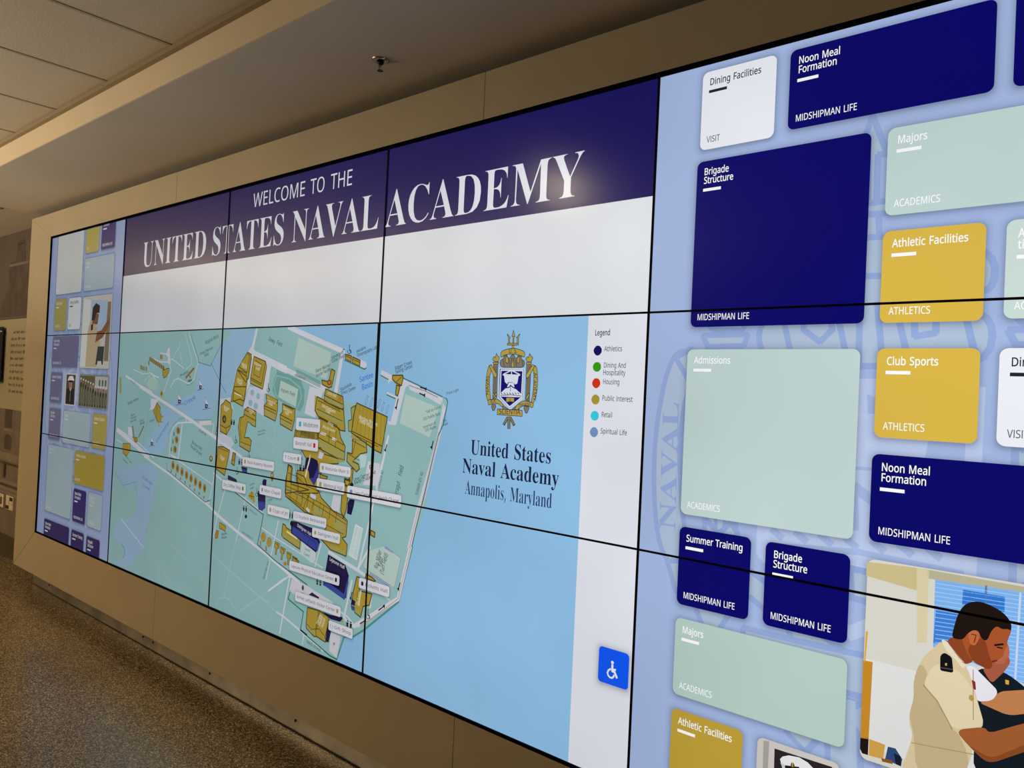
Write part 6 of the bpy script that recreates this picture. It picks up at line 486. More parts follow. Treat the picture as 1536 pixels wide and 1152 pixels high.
["crest","gold and navy academy crest with trident and shield",-1,[["P",131,5,[4245,1210,4265,1210,4267,1095,4249,1094]],["L",132,6,2.2,1,[4245,1210,4265,1210,4267,1095,4249,1094]],["P",131,5,[4392,1210,4411,1210,4411,1091,4394,1090]],["L",132,6,2.2,1,[4392,1210,4411,1210,4411,1091,4394,1090]],["L",132,7,1.54,0,[4253,1201,4255,1097]],["L",132,7,1.54,0,[4259,1201,4260,1097]],["L",132,7,1.54,0,[4399,1202,4400,1094]],["L",132,7,1.54,0,[4405,1202,4406,1094]],["P",133,7,[4242,1215,4269,1215,4267,1209,4246,1208]],["L",132,8,2.2,1,[4242,1215,4269,1215,4267,1209,4246,1208]],["P",133,7,[4389,1215,4413,1215,4412,1209,4392,1208]],["L",132,8,2.2,1,[4389,1215,4413,1215,4412,1209,4392,1208]],["P",133,7,[4248,1218,4240,1226,4246,1234,4252,1230,4256,1245,4263,1236,4271,1232,4270,1224,4265,1217]],["L",132,8,2.2,1,[4248,1218,4240,1226,4246,1234,4252,1230,4256,1245,4263,1236,4271,1232,4270,1224,4265,1217]],["P",133,7,[4394,1218,4387,1227,4393,1234,4398,1231,4403,1245,4410,1236,4417,1231,4415,1225,4411,1218]],["L",132,8,2.2,1,[4394,1218,4387,1227,4393,1234,4398,1231,4403,1245,4410,1236,4417,1231,4415,1225,4411,1218]],["P",131,7,[4248,1072,4263,1073,4266,1065,4259,1052,4251,1052,4245,1064]],["L",132,8,2.2,1,[4248,1072,4263,1073,4266,1065,4259,1052,4251,1052,4245,1064]],["P",131,7,[4390,1073,4409,1072,4411,1066,4404,1051,4397,1051,4389,1065]],["L",132,8,2.2,1,[4390,1073,4409,1072,4411,1066,4404,1051,4397,1051,4389,1065]],["Q",131,5,[4277,1223,4290,1227,4289,1238,4306,1240,4306,1231,4319,1228,4321,1238,4330,1241,4339,1237,4341,1228,4351,1231,4353,1240,4370,1236,4367,1226,4384,1220,4381,1199,4283,1198,4274,1210]],["M",132,6,2.2,1,[4277,1223,4290,1227,4289,1238,4306,1240,4306,1231,4319,1228,4321,1238,4330,1241,4339,1237,4341,1228,4351,1231,4353,1240,4370,1236,4367,1226,4384,1220,4381,1199,4283,1198,4274,1210]],["P",133,7,[4298,1235,4310,1232,4313,1217,4307,1211,4299,1217]],["L",132,8,2.2,1,[4298,1235,4310,1232,4313,1217,4307,1211,4299,1217]],["P",133,7,[4350,1232,4360,1235,4360,1214,4351,1213]],["L",132,8,2.2,1,[4350,1232,4360,1235,4360,1214,4351,1213]],["P",133,7,[4326,1229,4334,1229,4338,1199,4327,1198]],["L",132,8,2.2,1,[4326,1229,4334,1229,4338,1199,4327,1198]],["P",131,8,[4338,1226,4336,1233,4332,1238,4327,1238,4323,1233,4322,1226,4323,1219,4327,1215,4332,1215,4336,1219]],["L",132,7,2.2,0,[4288,1223,4294,1201]],["L",132,7,2.2,0,[4316,1223,4321,1201]],["L",132,7,2.2,0,[4343,1223,4349,1202]],["L",132,7,2.2,0,[4372,1223,4377,1202]],["Q",133,7,[4230,1208,4221,1197,4214,1159,4215,1121,4220,1093,4229,1082,4241,1087,4234,1115,4230,1153,4233,1181,4243,1197]],["M",132,8,2.2,1,[4230,1208,4221,1197,4214,1159,4215,1121,4220,1093,4229,1082,4241,1087,4234,1115,4230,1153,4233,1181,4243,1197]],["P",133,9,[4226,1202,4235,1207,4264,1173,4260,1162,4250,1166]],["L",132,10,2.2,1,[4226,1202,4235,1207,4264,1173,4260,1162,4250,1166]],["P",133,9,[4249,1113,4267,1096,4262,1090,4248,1102]],["L",132,10,2.2,1,[4249,1113,4267,1096,4262,1090,4248,1102]],["P",133,8,[4264,1113,4268,1107,4252,1091,4249,1097]],["L",132,9,2.2,1,[4264,1113,4268,1107,4252,1091,4249,1097]],["Q",133,7,[4427,1208,4437,1197,4442,1164,4442,1128,4436,1098,4428,1083,4418,1087,4424,1110,4426,1140,4425,1176,4422,1191,4413,1200]],["M",132,8,2.2,1,[4427,1208,4437,1197,4442,1164,4442,1128,4436,1098,4428,1083,4418,1087,4424,1110,4426,1140,4425,1176,4422,1191,4413,1200]],["P",133,9,[4427,1204,4418,1209,4391,1175,4395,1163,4404,1168]],["L",132,10,2.2,1,[4427,1204,4418,1209,4391,1175,4395,1163,4404,1168]],["P",133,9,[4395,1100,4407,1117,4410,1109,4401,1094]],["L",132,10,2.2,1,[4395,1100,4407,1117,4410,1109,4401,1094]],["P",133,9,[4226,1085,4252,1091,4273,1090,4289,1081,4300,1071,4294,1065,4277,1075,4257,1077,4232,1069]],["L",132,10,2.2,1,[4226,1085,4252,1091,4273,1090,4289,1081,4300,1071,4294,1065,4277,1075,4257,1077,4232,1069]],["Q",133,9,[4349,1064,4365,1080,4388,1091,4420,1087,4431,1082,4425,1068,4413,1073,4389,1077,4369,1065,4358,1057]],["M",132,10,2.2,1,[4349,1064,4365,1080,4388,1091,4420,1087,4431,1082,4425,1068,4413,1073,4389,1077,4369,1065,4358,1057]],["P",131,6,[4293,1072,4329,1057,4321,1055,4301,1054]],["L",132,7,2.2,1,[4293,1072,4329,1057,4321,1055,4301,1054]],["P",131,6,[4334,1057,4359,1074,4370,1062]],["L",132,7,2.2,1,[4334,1057,4359,1074,4370,1062]],["P",133,9,[4273,1058,4301,1058,4366,1059,4383,1058,4383,1039,4351,1039,4318,1039,4273,1039]],["L",132,10,2.2,1,[4273,1058,4301,1058,4366,1059,4383,1058,4383,1039,4351,1039,4318,1039,4273,1039]],["L",132,5,13.200000000000001,0,[4326,1034,4328,996]],["L",131,6,8.8,0,[4326,1034,4328,997]],["L",132,5,11.0,0,[4319,1030,4305,1008]],["L",131,6,6.6000000000000005,0,[4319,1030,4305,1010]],["L",132,5,11.0,0,[4333,1031,4350,1009]],["L",131,6,6.6000000000000005,0,[4333,1031,4349,1011]],["Q",133,9,[4275,1251,4300,1259,4329,1262,4357,1259,4383,1250,4382,1231,4371,1236,4355,1240,4330,1243,4305,1242,4289,1238,4277,1230]],["M",132,10,2.2,1,[4275,1251,4300,1259,4329,1262,4357,1259,4383,1250,4382,1231,4371,1236,4355,1240,4330,1243,4305,1242,4289,1238,4277,1230]],["P",133,7,[4325,1273,4333,1273,4334,1261,4325,1261]],["L",132,8,2.2,1,[4325,1273,4333,1273,4334,1261,4325,1261]],["P",133,7,[4304,1279,4352,1278,4352,1272,4303,1273]],["L",132,8,2.2,1,[4304,1279,4352,1278,4352,1272,4303,1273]],["P",133,8,[4328,1322,4336,1301,4332,1302,4332,1278,4328,1279,4327,1302,4322,1302]],["L",132,9,2.2,1,[4328,1322,4336,1301,4332,1302,4332,1278,4328,1279,4327,1302,4322,1302]],["P",133,8,[4301,1310,4316,1297,4312,1296,4315,1279,4309,1279,4307,1296]],["L",132,9,2.2,1,[4301,1310,4316,1297,4312,1296,4315,1279,4309,1279,4307,1296]],["P",133,8,[4357,1310,4352,1295,4353,1278,4346,1278,4347,1296,4342,1297]],["L",132,9,2.2,1,[4357,1310,4352,1295,4353,1278,4346,1278,4347,1296,4342,1297]],["P",134,10,[4271,1196,4385,1196,4385,1097,4328,1059,4273,1095]],["P",135,11,[4275,1193,4382,1192,4381,1099,4327,1063,4277,1097]],["L",136,12,4.840000000000001,1,[4281,1189,4378,1189,4377,1100,4327,1067,4282,1099]],["P",136,12,[4291,1176,4367,1175,4366,1172,4360,1170,4356,1146,4347,1142,4338,1149,4315,1149,4312,1142,4301,1149,4296,1170,4290,1172]],["P",136,12,[4318,1147,4340,1148,4345,1131,4354,1125,4375,1112,4376,1101,4283,1100,4283,1111,4304,1127,4312,1133]],["L",136,12,3.9600000000000004,0,[4293,1175,4328,1189,4365,1175]],["L",136,12,3.9600000000000004,0,[4328,1189,4329,1174]],["L",135,13,3.5200000000000005,0,[4308,1130,4321,1132,4327,1139,4337,1133,4349,1129]],["L",135,13,2.2,0,[4327,1137,4328,1119]],["L",135,13,2.64,0,[4287,1112,4292,1109]],["L",135,13,2.64,0,[4299,1113,4305,1109]],["L",135,13,2.64,0,[4312,1113,4317,1109]],["L",135,13,2.64,0,[4324,1114,4329,1110]],["L",135,13,2.64,0,[4336,1114,4342,1110]],["L",135,13,2.64,0,[4348,1115,4354,1111]],["L",135,13,2.64,0,[4360,1115,4366,1111]],["L",135,13,2.2,0,[4285,1104,4330,1108,4375,1105]],["P",133,13,[4310,1097,4327,1099,4346,1098,4346,1084,4328,1085,4311,1082]],["L",132,14,2.2,1,[4310,1097,4327,1099,4346,1098,4346,1084,4328,1085,4311,1082]],["L",132,15,2.2,0,[4327,1099,4328,1084]]]],
["crest_lettering","navy capitals on the gold ribbons",108,[["T",137,12,"noto","U. S.",4311.4,1245.2,35.42,0.739,0.001,10],["T",137,12,"noto","SCIENTIA",4280.7,1042.2,33.33,0.995,0.027,10],["T",137,12,"noto","NAVAL",4229.2,1103.2,27.08,1.195,1.598,10],["T",137,12,"noto","ACADEMY",4423.8,1183.2,27.08,1.077,-1.535,10],["T",137,12,"noto","EX",4241.3,1076.3,22.92,1.367,0.213,10],["T",137,12,"noto","TRIDENS",4365.3,1067.4,22.92,0.895,0.166,10]]],
["place_name","black serif name below the crest",-1,[["T",138,16,"serif","United States",4157,896,109.89,0.816,0,-3],["T",138,16,"serif","Naval Academy",4121,829,109.89,0.858,0,-3],["T",139,16,"serif","Annapolis, Maryland",4140,757,103.3,0.599,0,-9]]],
["legend","legend of six coloured dots with their meanings",-1,[["T",140,16,"noto","Legend",4658,1300,35.42,0.673,0,18]]],
["legend_dot","",111,[["P",141,16,[4686,1254,4686,1258,4684,1262,4681,1265,4678,1268,4674,1269,4669,1269,4665,1268,4662,1265,4659,1262,4657,1258,4656,1254,4657,1250,4659,1246,4662,1243,4665,1240,4669,1239,4674,1239,4678,1240,4681,1243,4684,1246,4686,1250]]]],
["legend_lettering","",111,[["T",142,16,"noto","Athletics",4695,1252.0,32.29,0.735,0,8]]],
["legend_dot","",111,[["P",143,16,[4686,1205,4686,1209,4684,1213,4681,1216,4678,1218,4674,1219,4669,1219,4665,1218,4662,1216,4659,1213,4657,1209,4656,1205,4657,1200,4659,1196,4662,1193,4665,1191,4669,1190,4674,1190,4678,1191,4681,1193,4684,1196,4686,1200]]]],
["legend_lettering","",111,[["T",142,16,"noto","Dining And",4695,1202.6,32.29,0.695,0,8],["T",142,16,"noto","Hospitality",4694,1180.6,32.29,0.737,0,8]]],
["legend_dot","",111,[["P",144,16,[4686,1155,4686,1159,4684,1163,4681,1167,4678,1169,4674,1170,4669,1170,4665,1169,4662,1167,4659,1163,4657,1159,4656,1155,4657,1151,4659,1147,4662,1144,4665,1142,4669,1140,4674,1140,4678,1142,4681,1144,4684,1147,4686,1151]]]],
["legend_lettering","",111,[["T",142,16,"noto","Housing",4695,1153.2,32.29,0.703,0,8]]],
["legend_dot","",111,[["P",145,16,[4686,1106,4686,1110,4684,1114,4681,1117,4678,1119,4674,1121,4669,1121,4665,1119,4662,1117,4659,1114,4657,1110,4656,1106,4657,1102,4659,1098,4662,1094,4665,1092,4669,1091,4674,1091,4678,1092,4681,1094,4684,1098,4686,1102]]]],
["legend_lettering","",111,[["T",142,16,"noto","Public Interest",4695,1103.8,32.29,0.732,0,8]]],
["legend_dot","",111,[["P",146,16,[4686,1056,4686,1061,4684,1065,4681,1068,4678,1070,4674,1071,4669,1071,4665,1070,4662,1068,4659,1065,4657,1061,4656,1056,4657,1052,4659,1048,4662,1045,4665,1043,4669,1042,4674,1042,4678,1043,4681,1045,4684,1048,4686,1052]]]],
["legend_lettering","",111,[["T",142,16,"noto","Retail",4695,1054.4,32.29,0.703,0,8]]],
["legend_dot","",111,[["P",147,16,[4686,1007,4686,1011,4684,1015,4681,1018,4678,1021,4674,1022,4669,1022,4665,1021,4662,1018,4659,1015,4657,1011,4656,1007,4657,1003,4659,999,4662,996,4665,993,4669,992,4674,992,4678,993,4681,996,4684,999,4686,1003]]]],
["legend_lettering","",111,[["T",142,16,"noto","Spiritual Life",4695,1005.0,32.29,0.732,0,8]]],
["accessibility_button","blue button with a white wheelchair symbol",-1,[["S",0,15,[4726,274,4831,378,12]],["R",148,16,[4726,274,4831,378,12]]]],
["wheelchair_symbol","white wheelchair symbol",124,[["P",149,18,[4780,340,4779,343,4777,344,4775,345,4772,344,4770,343,4770,340,4770,338,4772,336,4775,335,4777,336,4779,338]],["L",149,18,7,0,[4775,333,4775,315,4783,315,4792,300]],["L",149,18,5,0,[4777,320,4787,322]],["L",149,18,5,0,[4769,320,4762,314,4759,306,4762,299,4768,295,4775,295,4780,299,4782,305]]]],
["crest_watermark","pale outline of the academy crest behind the cards",-1,[["P",150,5,[5033,1272,5128,1273,5137,712,5049,708]],["L",151,6,15,1,[5033,1272,5128,1273,5137,712,5049,708]],["P",150,5,[5747,1272,5839,1273,5840,695,5756,692]],["L",151,6,15,1,[5747,1272,5839,1273,5840,695,5756,692]],["L",151,7,10.5,0,[5069,1227,5081,725]],["L",151,7,10.5,0,[5098,1227,5106,725]],["L",151,7,10.5,0,[5778,1236,5786,708]],["L",151,7,10.5,0,[5811,1236,5813,709]],["P",150,7,[5017,1295,5147,1296,5137,1266,5034,1264]],["L",151,8,15,1,[5017,1295,5147,1296,5137,1266,5034,1264]],["P",150,7,[5730,1297,5849,1298,5843,1266,5744,1265]],["L",151,8,15,1,[5730,1297,5849,1298,5843,1266,5744,1265]],["P",150,7,[5047,1310,5008,1348,5038,1387,5064,1372,5084,1443,5120,1398,5156,1380,5152,1342,5130,1307]],["L",151,8,15,1,[5047,1310,5008,1348,5038,1387,5064,1372,5084,1443,5120,1398,5156,1380,5152,1342,5130,1307]],["P",150,7,[5754,1312,5723,1353,5750,1390,5775,1375,5798,1444,5835,1397,5865,1375,5857,1346,5837,1309]],["L",151,8,15,1,[5754,1312,5723,1353,5750,1390,5775,1375,5798,1444,5835,1397,5865,1375,5857,1346,5837,1309]],["P",150,7,[5044,601,5118,604,5132,567,5099,505,5058,503,5029,562]],["L",151,8,15,1,[5044,601,5118,604,5132,567,5099,505,5058,503,5029,562]],["P",150,7,[5734,605,5830,604,5838,571,5804,500,5768,501,5729,566]],["L",151,8,15,1,[5734,605,5830,604,5838,571,5804,500,5768,501,5729,566]],["Q",150,5,[5185,1334,5249,1357,5246,1407,5326,1418,5329,1373,5389,1358,5402,1411,5445,1423,5486,1403,5497,1359,5547,1374,5554,1419,5639,1400,5626,1352,5706,1323,5693,1220,5217,1213,5173,1274]],["M",151,6,15,1,[5185,1334,5249,1357,5246,1407,5326,1418,5329,1373,5389,1358,5402,1411,5445,1423,5486,1403,5497,1359,5547,1374,5554,1419,5639,1400,5626,1352,5706,1323,5693,1220,5217,1213,5173,1274]],["P",150,7,[5287,1395,5348,1380,5363,1305,5335,1275,5293,1305]],["L",151,8,15,1,[5287,1395,5348,1380,5363,1305,5335,1275,5293,1305]],["P",150,7,[5542,1381,5589,1393,5591,1293,5548,1285]],["L",151,8,15,1,[5542,1381,5589,1393,5591,1293,5548,1285]],["P",150,7,[5425,1366,5464,1366,5482,1217,5428,1216]],["L",151,8,15,1,[5425,1366,5464,1366,5482,1217,5428,1216]],["P",150,8,[5502,1351,5491,1403,5462,1435,5426,1435,5397,1403,5386,1351,5397,1299,5426,1267,5462,1267,5491,1299]],["L",151,7,15,0,[5240,1335,5267,1229]],["L",151,7,15,0,[5375,1336,5401,1231]],["L",151,7,15,0,[5510,1336,5536,1233]],["L",151,7,15,0,[5647,1337,5672,1234]],["Q",150,7,[4957,1264,4912,1209,4882,1024,4886,840,4910,703,4955,651,5010,676,4976,812,4960,996,4972,1134,5023,1211]],["M",151,8,15,1,[4957,1264,4912,1209,4882,1024,4886,840,4910,703,4955,651,5010,676,4976,812,4960,996,4972,1134,5023,1211]],["P",150,9,[4938,1233,4984,1259,5123,1091,5102,1037,5055,1059]],["L",151,10,15,1,[4938,1233,4984,1259,5123,1091,5102,1037,5055,1059]],["P",150,9,[5049,800,5137,719,5112,688,5047,746]],["L",151,10,15,1,[5049,800,5137,719,5112,688,5047,746]],["P",150,8,[5122,799,5144,772,5067,694,5052,723]],["L",151,9,15,1,[5122,799,5144,772,5067,694,5052,723]],["Q",150,7,[5915,1263,5964,1209,5988,1049,5990,875,5961,729,5922,655,5870,674,5901,785,5911,931,5906,1106,5890,1179,5846,1222]],["M",151,8,15,1,[5915,1263,5964,1209,5988,1049,5990,875,5961,729,5922,655,5870,674,5901,785,5911,931,5906,1106,5890,1179,5846,1222]],["P",150,9,[5916,1245,5870,1269,5742,1103,5761,1044,5802,1067]],["L",151,10,15,1,[5916,1245,5870,1269,5742,1103,5761,1044,5802,1067]],["P",150,9,[5761,736,5817,819,5835,783,5792,708]],["L",151,10,15,1,[5761,736,5817,819,5835,783,5792,708]],["P",150,9,[4939,665,5067,694,5170,690,5244,648,5297,597,5269,566,5185,615,5092,626,4970,586]],["L",151,10,15,1,[4939,665,5067,694,5170,690,5244,648,5297,597,5269,566,5185,615,5092,626,4970,586]],["Q",150,9,[5539,564,5612,641,5725,693,5879,675,5934,652,5908,581,5846,605,5729,624,5636,568,5580,529]],["M",151,10,15,1,[5539,564,5612,641,5725,693,5879,675,5934,652,5908,581,5846,605,5729,624,5636,568,5580,529]],["P",150,6,[5267,604,5442,529,5403,520,5303,515]],["L",151,7,15,1,[5267,604,5442,529,5403,520,5303,515]],["P",150,6,[5462,530,5585,610,5637,554]],["L",151,7,15,1,[5462,530,5585,610,5637,554]],["P",150,9,[5169,534,5301,534,5618,541,5702,535,5702,442,5546,442,5388,440,5169,443]],["L",151,10,15,1,[5169,534,5301,534,5618,541,5702,535,5702,442,5546,442,5388,440,5169,443]],["L",151,5,90,0,[5423,416,5435,233]],["L",150,6,60,0,[5423,416,5434,239]],["L",151,5,75,0,[5390,400,5321,291]],["L",150,6,45,0,[5390,400,5324,298]],["L",151,5,75,0,[5460,403,5543,297]],["L",150,6,45,0,[5460,403,5537,304]],["Q",150,9,[5176,1474,5300,1513,5438,1527,5577,1509,5702,1468,5699,1375,5643,1400,5564,1419,5444,1433,5325,1425,5246,1407,5187,1368]],["M",151,10,15,1,[5176,1474,5300,1513,5438,1527,5577,1509,5702,1468,5699,1375,5643,1400,5564,1419,5444,1433,5325,1425,5246,1407,5187,1368]],["P",150,7,[5419,1578,5459,1578,5463,1518,5419,1521]],["L",151,8,15,1,[5419,1578,5459,1578,5463,1518,5419,1521]],["P",150,7,[5318,1609,5552,1604,5550,1575,5315,1581]],["L",151,8,15,1,[5318,1609,5552,1604,5550,1575,5315,1581]],["P",150,8,[5436,1815,5474,1717,5452,1719,5453,1605,5434,1605,5430,1719,5406,1721]],["L",151,9,15,1,[5436,1815,5474,1717,5452,1719,5453,1605,5434,1605,5430,1719,5406,1721]],["P",150,8,[5304,1760,5378,1696,5357,1690,5370,1606,5344,1606,5333,1689]],["L",151,9,15,1,[5304,1760,5378,1696,5357,1690,5370,1606,5344,1606,5333,1689]],["P",150,8,[5576,1760,5553,1686,5556,1601,5523,1602,5527,1691,5501,1694]],["L",151,9,15,1,[5576,1760,5553,1686,5556,1601,5523,1602,5527,1691,5501,1694]],["P",0,10,[5157,1207,5713,1205,5710,722,5433,541,5168,713]],["P",0,11,[5178,1189,5695,1187,5692,733,5432,559,5188,726]],["L",152,12,33.0,1,[5204,1171,5676,1169,5672,740,5431,580,5212,734]],["P",152,12,[5255,1105,5622,1103,5619,1086,5589,1079,5572,963,5525,942,5483,978,5374,976,5356,942,5304,974,5277,1079,5250,1086]],["P",152,12,[5384,968,5493,971,5518,890,5559,862,5661,798,5668,744,5215,737,5216,793,5320,869,5358,900]],["L",152,12,27.0,0,[5265,1101,5435,1171,5613,1100]],["L",152,12,27.0,0,[5435,1171,5440,1097]],["L",0,13,24.0,0,[5340,882,5399,894,5430,929,5478,896,5535,879]],["L",0,13,15,0,[5431,917,5437,828]],["L",0,13,18.0,0,[5234,798,5261,780]],["L",0,13,18.0,0,[5294,800,5322,782]],["L",0,13,18.0,0,[5355,803,5382,784]],["L",0,13,18.0,0,[5414,805,5441,786]],["L",0,13,18.0,0,[5474,807,5501,788]],["L",0,13,18.0,0,[5533,809,5560,790]],["L",0,13,18.0,0,[5592,811,5618,792]],["L",0,13,15,0,[5226,757,5446,776,5663,765]],["P",150,13,[5346,723,5429,735,5520,729,5521,660,5433,666,5354,652]],["L",151,14,15,1,[5346,723,5429,735,5520,729,5521,660,5433,666,5354,652]],["L",151,15,15,0,[5429,735,5434,660]]]],
["watermark_lettering","",126,[["T",151,14,"serif","NAVAL",4959.7,751.1,109.89,1.463,1.586,4]]],
["crest_watermark","pale outline of the academy crest behind the cards",-1,[["P",150,5,[182,1272,277,1273,286,712,198,708]],["L",151,6,15,1,[182,1272,277,1273,286,712,198,708]],["P",150,5,[896,1272,988,1273,989,695,905,692]],["L",151,6,15,1,[896,1272,988,1273,989,695,905,692]],["L",151,7,10.5,0,[218,1227,230,725]],["L",151,7,10.5,0,[247,1227,255,725]],["L",151,7,10.5,0,[927,1236,935,708]],["L",151,7,10.5,0,[960,1236,962,709]],["P",150,7,[166,1295,296,1296,286,1266,183,1264]],["L",151,8,15,1,[166,1295,296,1296,286,1266,183,1264]],["P",150,7,[879,1297,998,1298,992,1266,893,1265]],["L",151,8,15,1,[879,1297,998,1298,992,1266,893,1265]],["P",150,7,[196,1310,157,1348,187,1387,213,1372,233,1443,269,1398,305,1380,301,1342,279,1307]],["L",151,8,15,1,[196,1310,157,1348,187,1387,213,1372,233,1443,269,1398,305,1380,301,1342,279,1307]],["P",150,7,[903,1312,872,1353,899,1390,924,1375,947,1444,984,1397,1014,1375,1006,1346,986,1309]],["L",151,8,15,1,[903,1312,872,1353,899,1390,924,1375,947,1444,984,1397,1014,1375,1006,1346,986,1309]],["P",150,7,[193,601,267,604,281,567,248,505,207,503,178,562]],["L",151,8,15,1,[193,601,267,604,281,567,248,505,207,503,178,562]],["P",150,7,[883,605,979,604,987,571,953,500,917,501,878,566]],["L",151,8,15,1,[883,605,979,604,987,571,953,500,917,501,878,566]],["Q",150,5,[334,1334,398,1357,395,1407,475,1418,478,1373,538,1358,551,1411,594,1423,635,1403,646,1359,696,1374,703,1419,788,1400,775,1352,855,1323,842,1220,366,1213,322,1274]],["M",151,6,15,1,[334,1334,398,1357,395,1407,475,1418,478,1373,538,1358,551,1411,594,1423,635,1403,646,1359,696,1374,703,1419,788,1400,775,1352,855,1323,842,1220,366,1213,322,1274]],["P",150,7,[436,1395,497,1380,512,1305,484,1275,442,1305]],["L",151,8,15,1,[436,1395,497,1380,512,1305,484,1275,442,1305]],["P",150,7,[691,1381,738,1393,740,1293,697,1285]],["L",151,8,15,1,[691,1381,738,1393,740,1293,697,1285]],["P",150,7,[574,1366,613,1366,631,1217,577,1216]],["L",151,8,15,1,[574,1366,613,1366,631,1217,577,1216]],["P",150,8,[651,1351,640,1403,611,1435,575,1435,546,1403,535,1351,546,1299,575,1267,611,1267,640,1299]],["L",151,7,15,0,[389,1335,416,1229]],["L",151,7,15,0,[524,1336,550,1231]],["L",151,7,15,0,[659,1336,685,1233]],["L",151,7,15,0,[796,1337,821,1234]],["Q",150,7,[106,1264,61,1209,31,1024,35,840,59,703,104,651,159,676,125,812,109,996,121,1134,172,1211]],["M",151,8,15,1,[106,1264,61,1209,31,1024,35,840,59,703,104,651,159,676,125,812,109,996,121,1134,172,1211]],["P",150,9,[87,1233,133,1259,272,1091,251,1037,204,1059]],["L",151,10,15,1,[87,1233,133,1259,272,1091,251,1037,204,1059]],["P",150,9,[198,800,286,719,261,688,196,746]],["L",151,10,15,1,[198,800,286,719,261,688,196,746]],["P",150,8,[271,799,293,772,216,694,201,723]],["L",151,9,15,1,[271,799,293,772,216,694,201,723]],["Q",150,7,[1064,1263,1113,1209,1137,1049,1139,875,1110,729,1071,655,1019,674,1050,785,1060,931,1055,1106,1039,1179,995,1222]],["M",151,8,15,1,[1064,1263,1113,1209,1137,1049,1139,875,1110,729,1071,655,1019,674,1050,785,1060,931,1055,1106,1039,1179,995,1222]],["P",150,9,[1065,1245,1019,1269,891,1103,910,1044,951,1067]],["L",151,10,15,1,[1065,1245,1019,1269,891,1103,910,1044,951,1067]],["P",150,9,[910,736,966,819,984,783,941,708]],["L",151,10,15,1,[910,736,966,819,984,783,941,708]],["P",150,9,[88,665,216,694,319,690,393,648,446,597,418,566,334,615,241,626,119,586]],["L",151,10,15,1,[88,665,216,694,319,690,393,648,446,597,418,566,334,615,241,626,119,586]],["Q",150,9,[688,564,761,641,874,693,1028,675,1083,652,1057,581,995,605,878,624,785,568,729,529]],["M",151,10,15,1,[688,564,761,641,874,693,1028,675,1083,652,1057,581,995,605,878,624,785,568,729,529]],["P",150,6,[416,604,591,529,552,520,452,515]],["L",151,7,15,1,[416,604,591,529,552,520,452,515]],["P",150,6,[611,530,734,610,786,554]],["L",151,7,15,1,[611,530,734,610,786,554]],["P",150,9,[318,534,450,534,767,541,851,535,851,442,695,442,537,440,318,443]],["L",151,10,15,1,[318,534,450,534,767,541,851,535,851,442,695,442,537,440,318,443]],["L",151,5,90,0,[572,416,584,233]],["L",150,6,60,0,[572,416,583,239]],["L",151,5,75,0,[539,400,470,291]],["L",150,6,45,0,[539,400,473,298]],["L",151,5,75,0,[609,403,692,297]],["L",150,6,45,0,[609,403,686,304]],["Q",150,9,[325,1474,449,1513,587,1527,726,1509,851,1468,848,1375,792,1400,713,1419,593,1433,474,1425,395,1407,336,1368]],["M",151,10,15,1,[325,1474,449,1513,587,1527,726,1509,851,1468,848,1375,792,1400,713,1419,593,1433,474,1425,395,1407,336,1368]],["P",150,7,[568,1578,608,1578,612,1518,568,1521]],["L",151,8,15,1,[568,1578,608,1578,612,1518,568,1521]],["P",150,7,[467,1609,701,1604,699,1575,464,1581]],["L",151,8,15,1,[467,1609,701,1604,699,1575,464,1581]],["P",150,8,[585,1815,623,1717,601,1719,602,1605,583,1605,579,1719,555,1721]],["L",151,9,15,1,[585,1815,623,1717,601,1719,602,1605,583,1605,579,1719,555,1721]],["P",150,8,[453,1760,527,1696,506,1690,519,1606,493,1606,482,1689]],["L",151,9,15,1,[453,1760,527,1696,506,1690,519,1606,493,1606,482,1689]],["P",150,8,[725,1760,702,1686,705,1601,672,1602,676,1691,650,1694]],["L",151,9,15,1,[725,1760,702,1686,705,1601,672,1602,676,1691,650,1694]],["P",0,10,[306,1207,862,1205,859,722,582,541,317,713]],["P",0,11,[327,1189,844,1187,841,733,581,559,337,726]],["L",152,12,33.0,1,[353,1171,825,1169,821,740,580,580,361,734]],["P",152,12,[404,1105,771,1103,768,1086,738,1079,721,963,674,942,632,978,523,976,505,942,453,974,426,1079,399,1086]],["P",152,12,[533,968,642,971,667,890,708,862,810,798,817,744,364,737,365,793,469,869,507,900]],["L",152,12,27.0,0,[414,1101,584,1171,762,1100]],["L",152,12,27.0,0,[584,1171,589,1097]],["L",0,13,24.0,0,[489,882,548,894,579,929,627,896,684,879]],["L",0,13,15,0,[580,917,586,828]],["L",0,13,18.0,0,[383,798,410,780]],["L",0,13,18.0,0,[443,800,471,782]],["L",0,13,18.0,0,[504,803,531,784]],["L",0,13,18.0,0,[563,805,590,786]],["L",0,13,18.0,0,[623,807,650,788]],["L",0,13,18.0,0,[682,809,709,790]],["L",0,13,18.0,0,[741,811,767,792]],["L",0,13,15,0,[375,757,595,776,812,765]],["P",150,13,[495,723,578,735,669,729,670,660,582,666,503,652]],["L",151,14,15,1,[495,723,578,735,669,729,670,660,582,666,503,652]],["L",151,15,15,0,[578,735,583,660]]]],
["menu_card","white card reading dining facilities",-1,[["S",0,18,[4984,1808,5194,2024,17]],["R",153,19,[4984,1808,5194,2024,17]]]],
["card_title","",129,[["T",154,20,"noto","Dining Facilities",5005,1985.5,38.54,0.769,0,20],["R",154,20,[5004,1964,5057,1972,0]]]],
["card_caption","",129,[["T",155,20,"noto","VISIT",5003,1827,35.42,0.74,0,8]]],
["menu_card","wide navy card reading noon meal formation",-1,[["S",0,18,[5230,1818,5686,2023,17]],["R",156,19,[5230,1818,5686,2023,17]]]],
